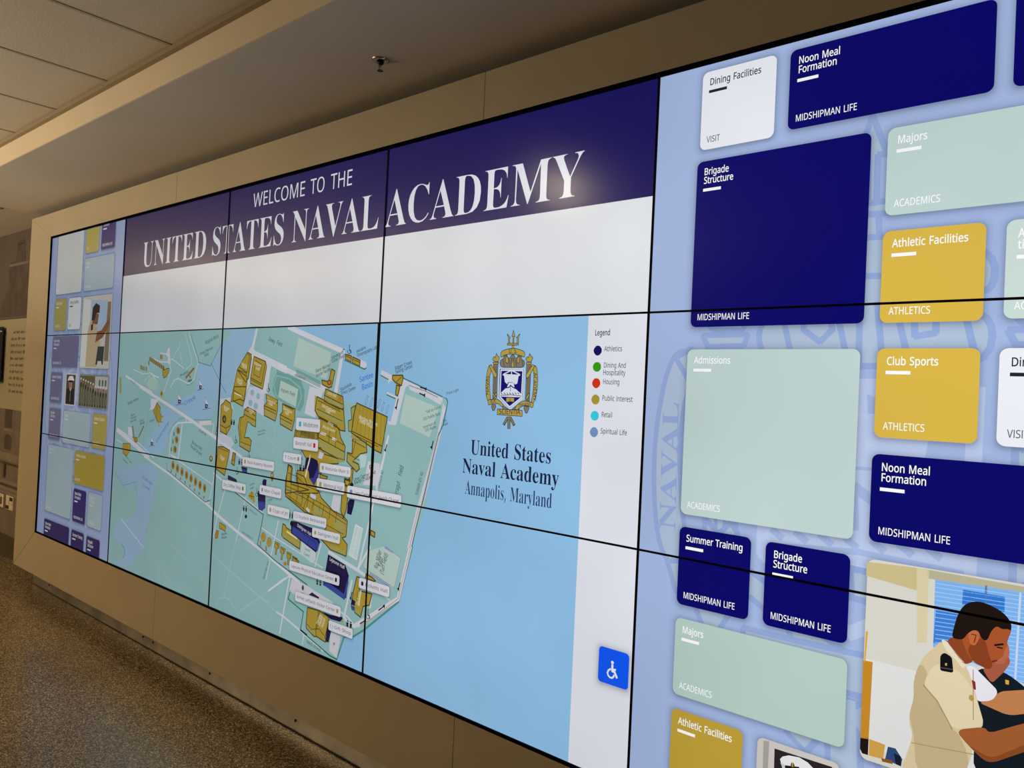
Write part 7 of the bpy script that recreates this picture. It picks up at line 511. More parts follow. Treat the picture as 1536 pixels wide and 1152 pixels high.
["card_title","",132,[["T",157,20,"noto","Noon Meal",5251,1984.5,38.54,0.769,0,20],["T",157,20,"noto","Formation",5251,1960.5,38.54,0.769,0,20],["R",157,20,[5250,1938,5303,1946,0]]]],
["card_caption","",132,[["T",157,20,"noto","MIDSHIPMAN LIFE",5249,1837,35.42,0.74,0,8]]],
["menu_card","navy card cut by the upper right corner",-1,[["S",0,18,[5721,1818,6130,2023,17]],["R",156,19,[5721,1818,6130,2023,17]]]],
["menu_card","large navy card reading brigade structure",-1,[["S",0,18,[4979,1318,5436,1776,17]],["R",156,19,[4979,1318,5436,1776,17]]]],
["card_title","",136,[["T",157,20,"noto","Brigade",5000,1737.5,38.54,0.769,0,20],["T",157,20,"noto","Structure",5000,1713.5,38.54,0.769,0,20],["R",157,20,[4999,1692,5052,1700,0]]]],
["card_caption","",136,[["T",157,20,"noto","MIDSHIPMAN LIFE",4998,1337,35.42,0.74,0,8]]],
["menu_card","wide pale green card reading majors",-1,[["S",0,18,[5473,1570,5932,1776,17]],["R",158,19,[5473,1570,5932,1776,17]]]],
["card_title","",139,[["T",157,20,"noto","Majors",5494,1737.5,38.54,0.769,0,20],["R",157,20,[5493,1716,5546,1724,0]]]],
["card_caption","",139,[["T",157,20,"noto","ACADEMICS",5492,1589,35.42,0.74,0,8]]],
["menu_card","gold card reading athletic facilities",-1,[["S",0,18,[5471,1318,5682,1533,17]],["R",159,19,[5471,1318,5682,1533,17]]]],
["card_title","",142,[["T",157,20,"noto","Athletic Facilities",5492,1494.5,38.54,0.769,0,20],["R",157,20,[5491,1472,5544,1480,0]]]],
["card_caption","",142,[["T",157,20,"noto","ATHLETICS",5490,1337,35.42,0.74,0,8]]],
["menu_card","pale green card at the right edge",-1,[["S",0,18,[5720,1321,5932,1532,17]],["R",160,19,[5720,1321,5932,1532,17]]]],
["card_title","",145,[["T",157,20,"noto","Accredita",5741,1493.5,38.54,0.769,0,20],["T",157,20,"noto","tion",5741,1469.5,38.54,0.769,0,20],["R",157,20,[5740,1448,5793,1456,0]]]],
["card_caption","",145,[["T",157,20,"noto","ACADEMICS",5739,1340,35.42,0.74,0,8]]],
["menu_card","large square pale green card reading admissions",-1,[["S",0,18,[4974,803,5431,1257,17]],["R",158,19,[4974,803,5431,1257,17]]]],
["card_title","",148,[["T",157,20,"noto","Admissions",4995,1218.5,38.54,0.769,0,20],["R",157,20,[4994,1196,5047,1204,0]]]],
["card_caption","",148,[["T",157,20,"noto","ACADEMICS",4993,822,35.42,0.74,0,8]]],
["menu_card","gold card reading club sports",-1,[["S",0,18,[5469,1050,5680,1258,17]],["R",159,19,[5469,1050,5680,1258,17]]]],
["card_title","",151,[["T",157,20,"noto","Club Sports",5490,1219.5,38.54,0.769,0,20],["R",157,20,[5489,1198,5542,1206,0]]]],
["card_caption","",151,[["T",157,20,"noto","ATHLETICS",5488,1069,35.42,0.74,0,8]]],
["menu_card","white card at the right edge",-1,[["S",0,18,[5716,1049,5928,1258,17]],["R",153,19,[5716,1049,5928,1258,17]]]],
["card_title","",154,[["T",154,20,"noto","Dining",5737,1219.5,38.54,0.769,0,20],["R",154,20,[5736,1198,5789,1206,0]]]],
["card_caption","",154,[["T",155,20,"noto","VISIT",5735,1068,35.42,0.74,0,8]]],
["menu_card","navy card reading noon meal formation in the lower half",-1,[["S",0,18,[5467,806,5928,1011,17]],["R",156,19,[5467,806,5928,1011,17]]]],
["card_title","",157,[["T",157,20,"noto","Noon Meal",5488,972.5,38.54,0.769,0,20],["T",157,20,"noto","Formation",5488,948.5,38.54,0.769,0,20],["R",157,20,[5487,926,5540,934,0]]]],
["card_caption","",157,[["T",157,20,"noto","MIDSHIPMAN LIFE",5486,825,35.42,0.74,0,8]]],
["menu_card","navy card reading summer training",-1,[["S",0,18,[4974,555,5181,768,17]],["R",156,19,[4974,555,5181,768,17]]]],
["card_title","",160,[["T",157,20,"noto","Summer Training",4995,729.5,38.54,0.769,0,20],["R",157,20,[4994,708,5047,716,0]]]],
["card_caption","",160,[["T",157,20,"noto","MIDSHIPMAN LIFE",4993,574,35.42,0.74,0,8]]],
["menu_card","small navy card reading brigade structure",-1,[["S",0,18,[5220,554,5428,766,17]],["R",156,19,[5220,554,5428,766,17]]]],
["card_title","",163,[["T",157,20,"noto","Brigade",5241,727.5,38.54,0.769,0,20],["T",157,20,"noto","Structure",5241,703.5,38.54,0.769,0,20],["R",157,20,[5240,682,5293,690,0]]]],
["card_caption","",163,[["T",157,20,"noto","MIDSHIPMAN LIFE",5239,573,35.42,0.74,0,8]]],
["menu_card","wide green card reading majors low on the wall",-1,[["S",0,18,[4974,309,5431,518,17]],["R",161,19,[4974,309,5431,518,17]]]],
["card_title","",166,[["T",157,20,"noto","Majors",4995,479.5,38.54,0.769,0,20],["R",157,20,[4994,458,5047,466,0]]]],
["card_caption","",166,[["T",157,20,"noto","ACADEMICS",4993,328,35.42,0.74,0,8]]],
["menu_card","dark gold card reading athletic facilities",-1,[["S",0,18,[4974,60,5181,270,17]],["R",162,19,[4974,60,5181,270,17]]]],
["card_title","",169,[["T",157,20,"noto","Athletic Facilities",4995,231.5,38.54,0.769,0,20],["R",157,20,[4994,210,5047,218,0]]]],
["card_caption","",169,[["T",157,20,"noto","ATHLETICS",4993,79,35.42,0.74,0,8]]],
["menu_card","tall white card",-1,[["S",0,18,[119,1643,572,2110,17]],["R",163,19,[119,1643,572,2110,17]]]],
["card_caption","",172,[["T",157,20,"noto","VISIT",138,1662,35.42,0.74,0,8]]],
["menu_card","gold card under the top edge",-1,[["S",0,18,[612,1888,823,2110,17]],["R",164,19,[612,1888,823,2110,17]]]],
["card_caption","",174,[["T",165,20,"noto","VISIT",631,1907,35.42,0.74,0,8]]],
["menu_card","navy card under the top edge",-1,[["S",0,18,[860,1890,1068,2098,17]],["R",166,19,[860,1890,1068,2098,17]]]],
["card_title","",176,[["T",157,20,"noto","Brigade",881,2059.5,38.54,0.769,0,20],["T",157,20,"noto","Structure",881,2035.5,38.54,0.769,0,20],["R",157,20,[880,2014,933,2022,0]]]],
["card_caption","",176,[["T",157,20,"noto","MIDSHIPMAN LIFE",879,1909,35.42,0.74,0,8]]],
["menu_card","pale blue card",-1,[["S",0,18,[612,1643,1073,1852,17]],["R",167,19,[612,1643,1073,1852,17]]]],
["card_title","",179,[["T",168,20,"noto","Majors",633,1813.5,38.54,0.769,0,20],["R",168,20,[632,1792,685,1800,0]]]],
["card_caption","",179,[["T",168,20,"noto","ACADEMICS",631,1662,35.42,0.74,0,8]]],
["menu_card","olive gold card",-1,[["S",0,18,[121,1398,335,1610,17]],["R",169,19,[121,1398,335,1610,17]]]],
["card_title","",182,[["T",170,20,"noto","Club Sports",142,1571.5,38.54,0.769,0,20],["R",170,20,[141,1550,194,1558,0]]]],
["card_caption","",182,[["T",170,20,"noto","ATHLETICS",140,1417,35.42,0.74,0,8]]],
["menu_card","small white card",-1,[["S",0,18,[372,1399,584,1608,17]],["R",171,19,[372,1399,584,1608,17]]]],
["card_title","",185,[["T",172,20,"noto","Dining Facilities",393,1569.5,38.54,0.769,0,20],["R",172,20,[392,1548,445,1556,0]]]],
["card_caption","",185,[["T",172,20,"noto","VISIT",391,1418,35.42,0.74,0,8]]],
["menu_card","wide grey violet card",-1,[["S",0,18,[118,1147,578,1355,17]],["R",173,19,[118,1147,578,1355,17]]]],
["card_title","",188,[["T",174,20,"noto","Noon Meal",139,1316.5,38.54,0.769,0,20],["T",174,20,"noto","Formation",139,1292.5,38.54,0.769,0,20],["R",174,20,[138,1270,191,1278,0]]]],
["card_caption","",188,[["T",174,20,"noto","MIDSHIPMAN LIFE",137,1166,35.42,0.74,0,8]]],
["menu_card","grey violet card",-1,[["S",0,18,[120,906,328,1110,17]],["R",173,19,[120,906,328,1110,17]]]],
["card_title","",191,[["T",174,20,"noto","Summer Training",141,1071.5,38.54,0.769,0,20],["R",174,20,[140,1050,193,1058,0]]]],
["card_caption","",191,[["T",174,20,"noto","MIDSHIPMAN LIFE",139,925,35.42,0.74,0,8]]],
["menu_card","lower grey violet card",-1,[["S",0,18,[127,655,335,866,17]],["R",175,19,[127,655,335,866,17]]]],
["card_title","",194,[["T",174,20,"noto","Brigade",148,827.5,38.54,0.769,0,20],["T",174,20,"noto","Structure",148,803.5,38.54,0.769,0,20],["R",174,20,[147,782,200,790,0]]]],
["card_caption","",194,[["T",174,20,"noto","MIDSHIPMAN LIFE",146,674,35.42,0.74,0,8]]],
["menu_card","wide pale card",-1,[["S",0,18,[386,649,840,860,17]],["R",176,19,[386,649,840,860,17]]]],
["card_title","",197,[["T",168,20,"noto","Majors",407,821.5,38.54,0.769,0,20],["R",168,20,[406,800,459,808,0]]]],
["card_caption","",197,[["T",168,20,"noto","ACADEMICS",405,668,35.42,0.74,0,8]]],
["menu_card","gold card",-1,[["S",0,18,[877,655,1090,865,17]],["R",177,19,[877,655,1090,865,17]]]],
["card_title","",200,[["T",170,20,"noto","Athletic Facilities",898,826.5,38.54,0.769,0,20],["R",170,20,[897,804,950,812,0]]]],
["card_caption","",200,[["T",170,20,"noto","ATHLETICS",896,674,35.42,0.74,0,8]]],
["menu_card","tall pale blue card",-1,[["S",0,18,[138,165,592,616,17]],["R",178,19,[138,165,592,616,17]]]],
["card_title","",203,[["T",179,20,"noto","Admissions",159,577.5,38.54,0.769,0,20],["R",179,20,[158,556,211,564,0]]]],
["card_caption","",203,[["T",179,20,"noto","ACADEMICS",157,184,35.42,0.74,0,8]]],
["menu_card","wide gold card",-1,[["S",0,18,[622,405,1091,615,17]],["R",180,19,[622,405,1091,615,17]]]],
["card_title","",206,[["T",170,20,"noto","Athletic Facilities",643,576.5,38.54,0.769,0,20],["R",170,20,[642,554,695,562,0]]]],
["card_caption","",206,[["T",170,20,"noto","ATHLETICS",641,424,35.42,0.74,0,8]]],
["menu_card","small navy card",-1,[["S",0,18,[631,164,838,372,17]],["R",181,19,[631,164,838,372,17]]]],
["card_title","",209,[["T",157,20,"noto","Noon Meal",652,333.5,38.54,0.769,0,20],["T",157,20,"noto","Formation",652,309.5,38.54,0.769,0,20],["R",157,20,[651,288,704,296,0]]]],
["card_caption","",209,[["T",157,20,"noto","MIDSHIPMAN LIFE",650,183,35.42,0.74,0,8]]],
["menu_card","small pale card",-1,[["S",0,18,[875,165,1086,377,17]],["R",178,19,[875,165,1086,377,17]]]],
["card_title","",212,[["T",179,20,"noto","Majors",896,338.5,38.54,0.769,0,20],["T",179,20,"noto","of Study",896,314.5,38.54,0.769,0,20],["R",179,20,[895,292,948,300,0]]]],
["card_caption","",212,[["T",179,20,"noto","ACADEMICS",894,184,35.42,0.74,0,8]]],
["menu_card","navy card on the bottom edge",-1,[["S",0,18,[140,-100,590,110,17]],["R",182,19,[140,-100,590,110,17]]]],
["card_title","",215,[["T",157,20,"noto","Noon Meal",161,71.5,38.54,0.769,0,20],["T",157,20,"noto","Formation",161,47.5,38.54,0.769,0,20],["R",157,20,[160,26,213,34,0]]]],
["card_caption","",215,[["T",157,20,"noto","MIDSHIPMAN LIFE",159,-81,35.42,0.74,0,8]]],
["menu_card","navy card on the bottom edge, in the middle",-1,[["S",0,18,[630,-100,835,108,17]],["R",182,19,[630,-100,835,108,17]]]],
["card_title","",218,[["T",157,20,"noto","Summer Training",651,69.5,38.54,0.769,0,20],["R",157,20,[650,48,703,56,0]]]],
["card_caption","",218,[["T",157,20,"noto","MIDSHIPMAN LIFE",649,-81,35.42,0.74,0,8]]],
["menu_card","navy card on the bottom edge, nearest the map",-1,[["S",0,18,[880,-100,1083,105,17]],["R",182,19,[880,-100,1083,105,17]]]],
["card_title","",221,[["T",157,20,"noto","Brigade",901,66.5,38.54,0.769,0,20],["T",157,20,"noto","Structure",901,42.5,38.54,0.769,0,20],["R",157,20,[900,20,953,28,0]]]],
["card_caption","",221,[["T",157,20,"noto","MIDSHIPMAN LIFE",899,-81,35.42,0.74,0,8]]],
["photo_card","photograph card of a man in a tan uniform shirt leaning forward",-1,[["S",0,18,[5467,300,6140,765,17]],["R",183,19,[5467,300,6140,765,17]],["R",184,19.5,[5472,330,6140,532,0]],["P",185,20,[5465,756,5492,758,5574,762,5576,711,5465,724]],["P",186,21,[5572,762,5597,763,5599,600,5578,595]],["P",187,21,[5593,762,5782,760,5782,746,5594,742]],["P",188,21,[5596,743,5610,743,5609,594,5598,591]],["P",189,21,[5610,743,5782,750,5788,559,5611,594]],["P",190,22,[5665,732,5743,732,5743,700,5664,699]],["P",191,22,[5614,676,5657,677,5656,606,5611,603]],["L",192,22,1.6,0,[5611,735,5782,740]],["L",192,22,1.6,0,[5611,726,5782,731]],["L",192,22,1.6,0,[5611,716,5783,722]],["L",192,22,1.6,0,[5612,707,5783,714]],["L",192,22,1.6,0,[5612,698,5783,705]],["L",192,22,1.6,0,[5612,688,5784,696]],["L",192,22,1.6,0,[5613,679,5784,688]],["L",192,22,1.6,0,[5613,670,5784,679]],["L",192,22,1.6,0,[5613,660,5784,670]],["L",192,22,1.6,0,[5614,651,5785,661]],["L",192,22,1.6,0,[5614,642,5785,653]],["L",192,22,1.6,0,[5614,633,5785,644]],["L",192,22,1.6,0,[5615,623,5786,635]],["L",192,22,1.6,0,[5615,614,5786,627]],["L",192,22,1.6,0,[5615,605,5786,618]],["L",192,22,1.6,0,[5616,596,5786,609]],["L",192,22,1.6,0,[5616,586,5787,601]],["L",192,22,1.6,0,[5616,577,5787,592]],["L",192,22,1.6,0,[5617,568,5787,584]],["L",192,22,1.6,0,[5617,559,5788,575]],["L",192,22,1.6,0,[5617,549,5788,566]],["L",192,22,1.6,0,[5618,540,5788,558]],["L",193,22,4,0,[5708,748,5708,696]],["L",194,22,4,0,[5770,746,5766,521]],["P",195,20,[5466,527,5487,528,5485,349,5467,346]],["P",196,20,[5469,595,5474,596,5471,524,5468,523]],["P",197,20,[5467,348,5485,352,5485,312,5472,312,5467,321]],["P",198,20,[5486,350,5521,348,5518,314,5487,312]],["P",199,20,[5527,346,5543,347,5558,328,5556,311,5522,315]],["P",200,21,[5540,335,5555,333,5556,311,5545,312]],["P",201,21,[5514,315,5536,318,5539,310,5516,308]],["Q",202,23,[5694,570,5726,574,5747,576,5781,557,5809,534,5814,386,5698,345]],["Q",203,24,[5712,579,5732,592,5752,613,5758,599,5747,576,5725,545,5708,569]],["Q",204,24,[5731,632,5752,637,5756,615,5746,592,5729,587]],["Q",205,25,[5749,560,5756,560,5756,551,5750,551]],["Q",206,24,[5676,569,5690,573,5738,532,5728,510,5700,499,5681,537]],["Q",207,24,[5738,532,5808,557,5810,510,5757,487,5700,499,5728,510]],["Q",208,25,[5628,615,5676,573,5692,532,5700,502,5716,451,5698,440,5696,394,5684,340,5553,294,5569,351,5578,388,5569,411,5569,437,5577,470,5574,512,5589,563,5615,595]],["Q",209,26,[5589,563,5623,479,5651,425,5666,425,5690,375,5684,340,5587,306,5580,389,5571,420,5569,437,5577,470,5574,512]],["Q",210,27,[5602,532,5620,563,5661,557,5692,524,5716,451,5655,426,5623,479,5595,501]],["Q",211,28,[5626,615,5637,614,5676,573,5672,560,5661,573,5634,596]],["L",212,28,3,0,[5595,505,5623,479,5655,426]],["L",212,28,2,0,[5576,371,5697,386]],["L",213,28,2,0,[5690,565,5694,459]],["Q",214,27,[5661,427,5716,451,5723,439,5771,471,5810,495,5812,444,5732,380,5715,380,5682,405]],["Q",215,28,[5682,405,5714,392,5732,390,5811,456,5812,440,5732,380,5715,380]],["Q",216,28,[5648,625,5673,639,5689,614,5690,581,5672,571,5637,614]],["Q",217,29,[5670,642,5708,668,5755,679,5757,663,5751,645,5750,629,5745,618,5744,607,5729,591,5726,582,5719,572,5690,581,5675,602,5666,625]],["Q",218,30,[5688,634,5710,635,5718,605,5726,582,5719,572,5690,581,5678,603]],["Q",219,31,[5677,640,5688,650,5698,649,5699,633,5692,617,5683,617]],["L",220,32,2,0,[5684,640,5693,640,5690,624]],["Q",221,31,[5646,624,5652,655,5657,677,5668,700,5685,711,5707,713,5739,701,5756,683,5757,663,5751,667,5740,663,5730,669,5720,654,5714,632,5703,634,5698,649,5688,650,5677,640,5670,626,5659,622]],["L",222,32,4,0,[5728,627,5743,633]],["L",223,32,3,0,[5733,624,5742,624]],["L",224,32,3,0,[5724,591,5733,596]],["Q",225,30,[5626,579,5634,588,5649,581,5653,548,5627,546]],["Q",226,31,[5636,565,5640,566,5640,560,5636,560]],["L",227,31,2,0,[5628,553,5652,555]],["Q",228,30,[5688,543,5695,541,5697,523,5692,524]],["P",229,31,[5694,504,5693,509,5689,511,5685,509,5684,504,5685,500,5689,497,5693,500]]]],
["photo_card","photograph card of an officer in a white peaked cap",-1,[["S",0,18,[5220,60,5424,270,17]],["R",230,19,[5220,60,5424,270,17]],["P",231,20,[5236,264,5251,267,5250,188,5237,187]],["P",232,20,[5265,254,5406,257,5404,110,5268,56]],["P",233,21,[5280,233,5286,241,5301,249,5327,253,5348,248,5363,238,5370,222,5295,195,5285,217]],["P",234,22,[5281,225,5293,222,5294,212,5285,217]],["P",235,22,[5293,222,5328,230,5333,209,5295,195]],["P",236,23,[5317,229,5316,232,5313,235,5310,235,5308,232,5307,229,5308,225,5310,223,5313,223,5316,225]],["L",237,24,2,0,[5311,235,5312,225]],["P",238,22,[5295,195,5358,218,5356,154,5306,135]],["P",239,22,[5280,125,5377,162,5384,102,5278,60]]]],
["photo_card","photograph card of a man in a tan uniform shirt",-1,[["S",0,18,[618,1147,1076,1604,17]],["R",240,19,[618,1147,1076,1604,12]],["P",241,20,[755,1353,1007,1376,1007,1567,755,1581]],["P",242,20,[618,1156,755,1156,746,1581,627,1595]],["P",243,21,[994,1193,1062,1193,1062,1558,1012,1558]],["P",244,22,[710,1156,948,1156,929,1307,847,1430,755,1458,719,1376]],["P",245,23,[847,1307,962,1339,1053,1421,1053,1467,939,1385,870,1376]],["P",246,23,[783,1430,870,1421,884,1485,810,1503]],["P",247,24,[774,1449,783,1531,829,1558,893,1540,893,1494,847,1494,820,1449]],["P",248,23,[870,1170,984,1170,994,1284,893,1284]],["P",249,24,[893,1156,975,1156,957,1193,902,1193]],["P",250,24,[769,1385,801,1389,801,1430,769,1421]]]],
["photo_card","photograph card of an officer in a white peaked cap and dark coat",-1,[["S",0,18,[404,905,560,1100,17]],["R",251,19,[384,895,580,1110,10]],["P",252,20,[404,905,560,905,560,1100,404,1100]],["P",253,21,[412,905,552,905,544,1002,505,1018,459,1018,420,1002]],["P",254,22,[459,1006,505,1006,516,1061,448,1061]],["P",255,23,[427,1061,451,1090,513,1092,541,1065,513,1057,451,1057]],["P",140,24,[448,1049,516,1049,519,1063,445,1063]],["L",256,22,5,0,[482,924,482,983]],["L",257,22,8,0,[470,1012,482,993,494,1012]]]],
["photo_card","photograph card of a row of cadets in ranks",-1,[["S",0,18,[628,899,1086,1105,17]],["R",258,19,[628,899,1086,1105,10]],["P",259,20,[880,1023,1077,1023,1077,1097,880,1097]],["P",260,21,[939,1039,962,1039,962,1076,939,1076]],["P",260,21,[985,1039,1008,1039,1008,1076,985,1076]],["P",260,21,[1031,1039,1054,1039,1054,1076,1031,1076]],["P",261,20,[637,1023,880,1043,880,1097,637,1097]],["P",262,22,[642,905,669,905,672,1043,655,1056,642,1043]],["P",263,23,[664,1064,662,1072,655,1075,649,1072,646,1064,649,1056,655,1053,662,1056]],["P",264,24,[644,1072,665,1074,662,1084,646,1084]],["L",265,23,3,0,[655,920,660,1023]],["P",266,22,[682,905,709,905,711,1037,695,1049,682,1037]],["P",267,23,[704,1058,702,1065,695,1069,689,1065,686,1058,689,1050,695,1047,702,1050]],["P",264,24,[684,1066,704,1068,702,1078,686,1078]],["L",265,23,3,0,[695,920,700,1016]],["P",268,22,[721,905,749,905,751,1031,735,1043,721,1031]],["P",263,23,[744,1051,742,1059,735,1062,729,1059,726,1051,729,1044,735,1040,742,1044]],["P",264,24,[724,1060,744,1062,742,1072,726,1072]],["L",265,23,3,0,[735,920,740,1010]],["P",262,22,[761,905,789,905,791,1025,775,1037,761,1025]],["P",267,23,[784,1045,781,1053,775,1056,769,1053,766,1045,769,1037,775,1034,781,1037]],["P",264,24,[764,1054,784,1056,782,1066,766,1066]],["L",265,23,3,0,[775,920,780,1004]],["P",266,22,[801,905,829,905,831,1018,815,1031,801,1018]],["P",263,23,[824,1039,821,1047,815,1050,809,1047,806,1039,809,1031,815,1028,821,1031]],["P",264,24,[803,1047,824,1049,822,1060,806,1060]],["L",265,23,3,0,[815,920,819,998]],["P",268,22,[841,905,868,905,871,1012,855,1025,841,1012]],["P",267,23,[864,1033,861,1041,855,1044,848,1041,846,1033,848,1025,855,1022,861,1025]],["P",264,24,[843,1041,864,1043,862,1054,846,1054]],["L",265,23,3,0,[855,920,859,992]],["P",262,22,[881,905,908,905,911,998,895,1010,881,998]],["P",263,23,[904,1018,901,1026,895,1029,888,1026,886,1018,888,1011,895,1007,901,1011]],["P",264,24,[883,1027,904,1029,901,1039,885,1039]],["L",265,23,3,0,[895,920,899,977]],["P",266,22,[921,905,948,905,950,996,934,1008,921,996]],["P",267,23,[943,1016,941,1024,934,1027,928,1024,925,1016,928,1009,934,1005,941,1009]],["P",264,24,[923,1025,944,1027,941,1037,925,1037]],["L",265,23,3,0,[934,920,939,975]],["P",268,22,[961,905,988,905,990,994,974,1006,961,994]],["P",263,23,[983,1014,981,1022,974,1025,968,1022,965,1014,968,1007,974,1003,981,1007]],["P",264,24,[963,1023,983,1025,981,1035,965,1035]],["L",265,23,3,0,[974,920,979,973]],["P",262,22,[1000,905,1028,905,1030,992,1014,1004,1000,992]],["P",267,23,[1023,1012,1020,1020,1014,1023,1008,1020,1005,1012,1008,1005,1014,1001,1020,1005]],["P",264,24,[1003,1021,1023,1023,1021,1033,1005,1033]],["L",265,23,3,0,[1014,920,1019,971]],["P",266,22,[1040,905,1068,905,1070,990,1054,1002,1040,990]],["P",263,23,[1063,1010,1060,1018,1054,1021,1048,1018,1045,1010,1048,1002,1054,999,1060,1002]],["P",264,24,[1042,1018,1063,1021,1061,1031,1045,1031]],["L",265,23,3,0,[1054,920,1059,969]]]]]''')
LAYER = .00008
SPLIT_PRINT = ['map_ground', 'map_road', 'map_house', 'map_lettering', 'map_mooring', 'crest_lettering', 'crest_watermark']
def prims_to_faces(prims):
    """-> list of (polygon, layer, material); strokes of one line sit on slightly different depths"""
    res = []
    for p in prims:
        k = p[0]
        if k == 'P':
            pts = list(zip(p[3][::2], p[3][1::2])); res += [(t, p[2], lcd(COLOURS[p[1]])) for t in fill(pts)]
        elif k == 'L':
            pts = list(zip(p[5][::2], p[5][1::2]))
            for i, q in enumerate(stroke(pts, p[3], p[4])): res.append((q, p[2] + (i % 2) * .3, lcd(COLOURS[p[1]])))
        elif k == 'Q':
            pts = soften(list(zip(p[3][::2], p[3][1::2]))); res += [(q, p[2], lcd(COLOURS[p[1]])) for q in fill(pts)]
        elif k == 'M':
            pts = soften(list(zip(p[5][::2], p[5][1::2])))
            for i, q in enumerate(stroke(pts, p[3], 1)): res.append((q, p[2] + (i % 2) * .3, lcd(COLOURS[p[1]])))
        elif k == 'R':
            res.append((rr(*p[3]), p[2], lcd(COLOURS[p[1]])))
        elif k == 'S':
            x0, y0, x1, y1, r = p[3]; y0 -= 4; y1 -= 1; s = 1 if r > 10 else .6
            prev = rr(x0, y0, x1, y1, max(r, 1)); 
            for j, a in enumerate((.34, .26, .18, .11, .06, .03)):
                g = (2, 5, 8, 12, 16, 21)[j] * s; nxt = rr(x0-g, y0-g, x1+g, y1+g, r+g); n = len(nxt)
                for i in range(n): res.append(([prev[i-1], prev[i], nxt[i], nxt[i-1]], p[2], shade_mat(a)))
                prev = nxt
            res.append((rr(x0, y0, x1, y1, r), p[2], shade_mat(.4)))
        elif k == 'T':
            _, c, z, font, s, ox, oy, ks, sx, ang, grow = p; m = lcd(COLOURS[c]); ca, sa = math.cos(ang), math.sin(ang); ks /= 1000; x = 0
            for ch in s:
                adv, tris = glyph(font, ch, grow)
                for t in tris:
                    res.append(([(ox + ((x+u)*sx*ca - v*sa)*ks, oy + ((x+u)*sx*sa + v*ca)*ks) for u, v in t], z, m))
                x += adv
    return res
FACES = [(n, l, par, prims_to_faces(pr)) for n, l, par, pr in CONTENT]
def bbox(fs):
    xs = [p[0] for f in fs for p in f[0]]; ys = [p[1] for f in fs for p in f[0]]
    return (min(xs), min(ys), max(xs), max(ys)) if xs else (0, 0, 0, 0)
BB = [bbox(f[3]) for f in FACES]

# ---------------------------------------------------------------- the displays of the video wall
DW, DH = 1211.0, 681.8
ROW = ('bottom', 'middle', 'top')
LABELS = {'00': 'bottom row display at the far left, showing small navy cards and a gold card', '01': 'middle row display at the far left, showing a photo of cadets', '02': 'display in the top row at the far left, showing the tall white card', '10': 'bottom row display showing the blue creek at the lower left of the campus map', '11': 'middle row display showing the sailing boats on the creek of the campus map', '12': 'top row display with the word UNITED on the navy banner', '20': 'bottom row display showing the visitor centre end of the campus map', '21': 'middle row display showing the densest part of the campus map with the running track', '22': 'top row display with the words WELCOME TO THE', '30': 'bottom row display with plain light blue water and the blue accessibility button', '31': 'middle row display with the gold crest, the academy name and the legend', '32': 'top row display with the word ACADEMY on the navy banner', '40': 'bottom row display at the right, showing a man in a tan shirt', '41': 'display in the middle row at the right, showing the large green admissions card', '42': 'display in the top row at the right, showing the white dining facilities card'}
STUFF = {'map_ground', 'map_road', 'map_house', 'map_lettering', 'map_mooring', 'crest_lettering', 'crest_watermark', 'map_building', 'legend_lettering', 'tag_lettering', 'card_title', 'card_caption', 'headline', 'welcome_line', 'place_name', 'watermark_lettering', 'legend', 'photo_card', 'crest', 'wheelchair_symbol', 'screen_background', 'menu_card', 'map_sailboat'} & set(SPLIT_PRINT)
for col in range(5):
    for row in range(3):
        X0, X1_ = col*DW, (col+1)*DW; Y0, Y1_ = row*DH, (row+1)*DH
        bl, br, bb_, bt = 3.4, 3.4, 2.9, 2.9
        if col == 2 and row == 1: br = 10.5
        if col == 1 and row == 1: br = 4.5
        if col == 0: bl = .5
        if row == 0: bb_ = .5
        if row == 2: bt = .8
        root = empty('video_wall_display', (X0/1000 + DW/2000, 0, FZ + Y0/1000), LABELS['%d%d' % (col, row)], 'display', 'displays of the video wall')
        x0, x1, z0, z1 = X0/1000 + .0004, X1_/1000 - .0004, FZ + Y0/1000 + .0004, FZ + Y1_/1000 - .0004
        b = MB(); b.box(x0, .0012, z0, x1, .075, z1, M_BLACK, .001); b.build('housing', root)
        b = MB()
        ax0, ax1, az0, az1 = X0/1000 + bl/1000, X1_/1000 - br/1000, FZ + (Y0+bb_)/1000, FZ + (Y1_-bt)/1000
        b.box(x0, -.0034, z0, ax0, .0010, z1, M_BEZEL); b.box(ax1, -.0034, z0, x1, .0010, z1, M_BEZEL)
        b.box(ax0, -.0034, z0, ax1, .0010, az0, M_BEZEL); b.box(ax0, -.0034, az1, ax1, .0010, z1, M_BEZEL)
        b.build('bezel', root)
        cx0, cy0, cx1, cy1 = X0+bl-.3, Y0+bb_-.3, X1_-br+.3, Y1_-bt+.3
        made = {}
        for idx, (name, lab, par, fs) in enumerate(FACES):
            q = BB[idx]
            if q[2] <= cx0 or q[0] >= cx1 or q[3] <= cy0 or q[1] >= cy1 or not fs: continue
            mb = MB()
            for poly, z, m in fs:
                pl = poly
                if min(p[0] for p in pl) < cx0 or max(p[0] for p in pl) > cx1 or min(p[1] for p in pl) < cy0 or max(p[1] for p in pl) > cy1:
                    pl = clip(pl, cx0, cy0, cx1, cy1)
                if len(pl) < 3 or abs(sarea(pl)) < .02: continue
                if sarea(pl) < 0: pl = pl[::-1]
                y = -z * LAYER
                mb.add([(p[0]/1000, y, FZ + p[1]/1000) for p in pl], [tuple(range(len(pl)))], m)
            if not mb.f: continue
            parent = root
            if par >= 0 and par in made: parent = made[par]
            o0 = root.location
            me = bpy.data.meshes.new(name); me.from_pydata([tuple(Vector(v) - o0) for v in mb.v], [], mb.f)
            for m in mb.mats: me.materials.append(m)
            me.polygons.foreach_set('material_index', mb.mi); me.update()
            o = link(name, me, parent)
            if lab: o['label'] = lab
            if name in STUFF: o['kind'] = 'stuff'
            made[idx] = o

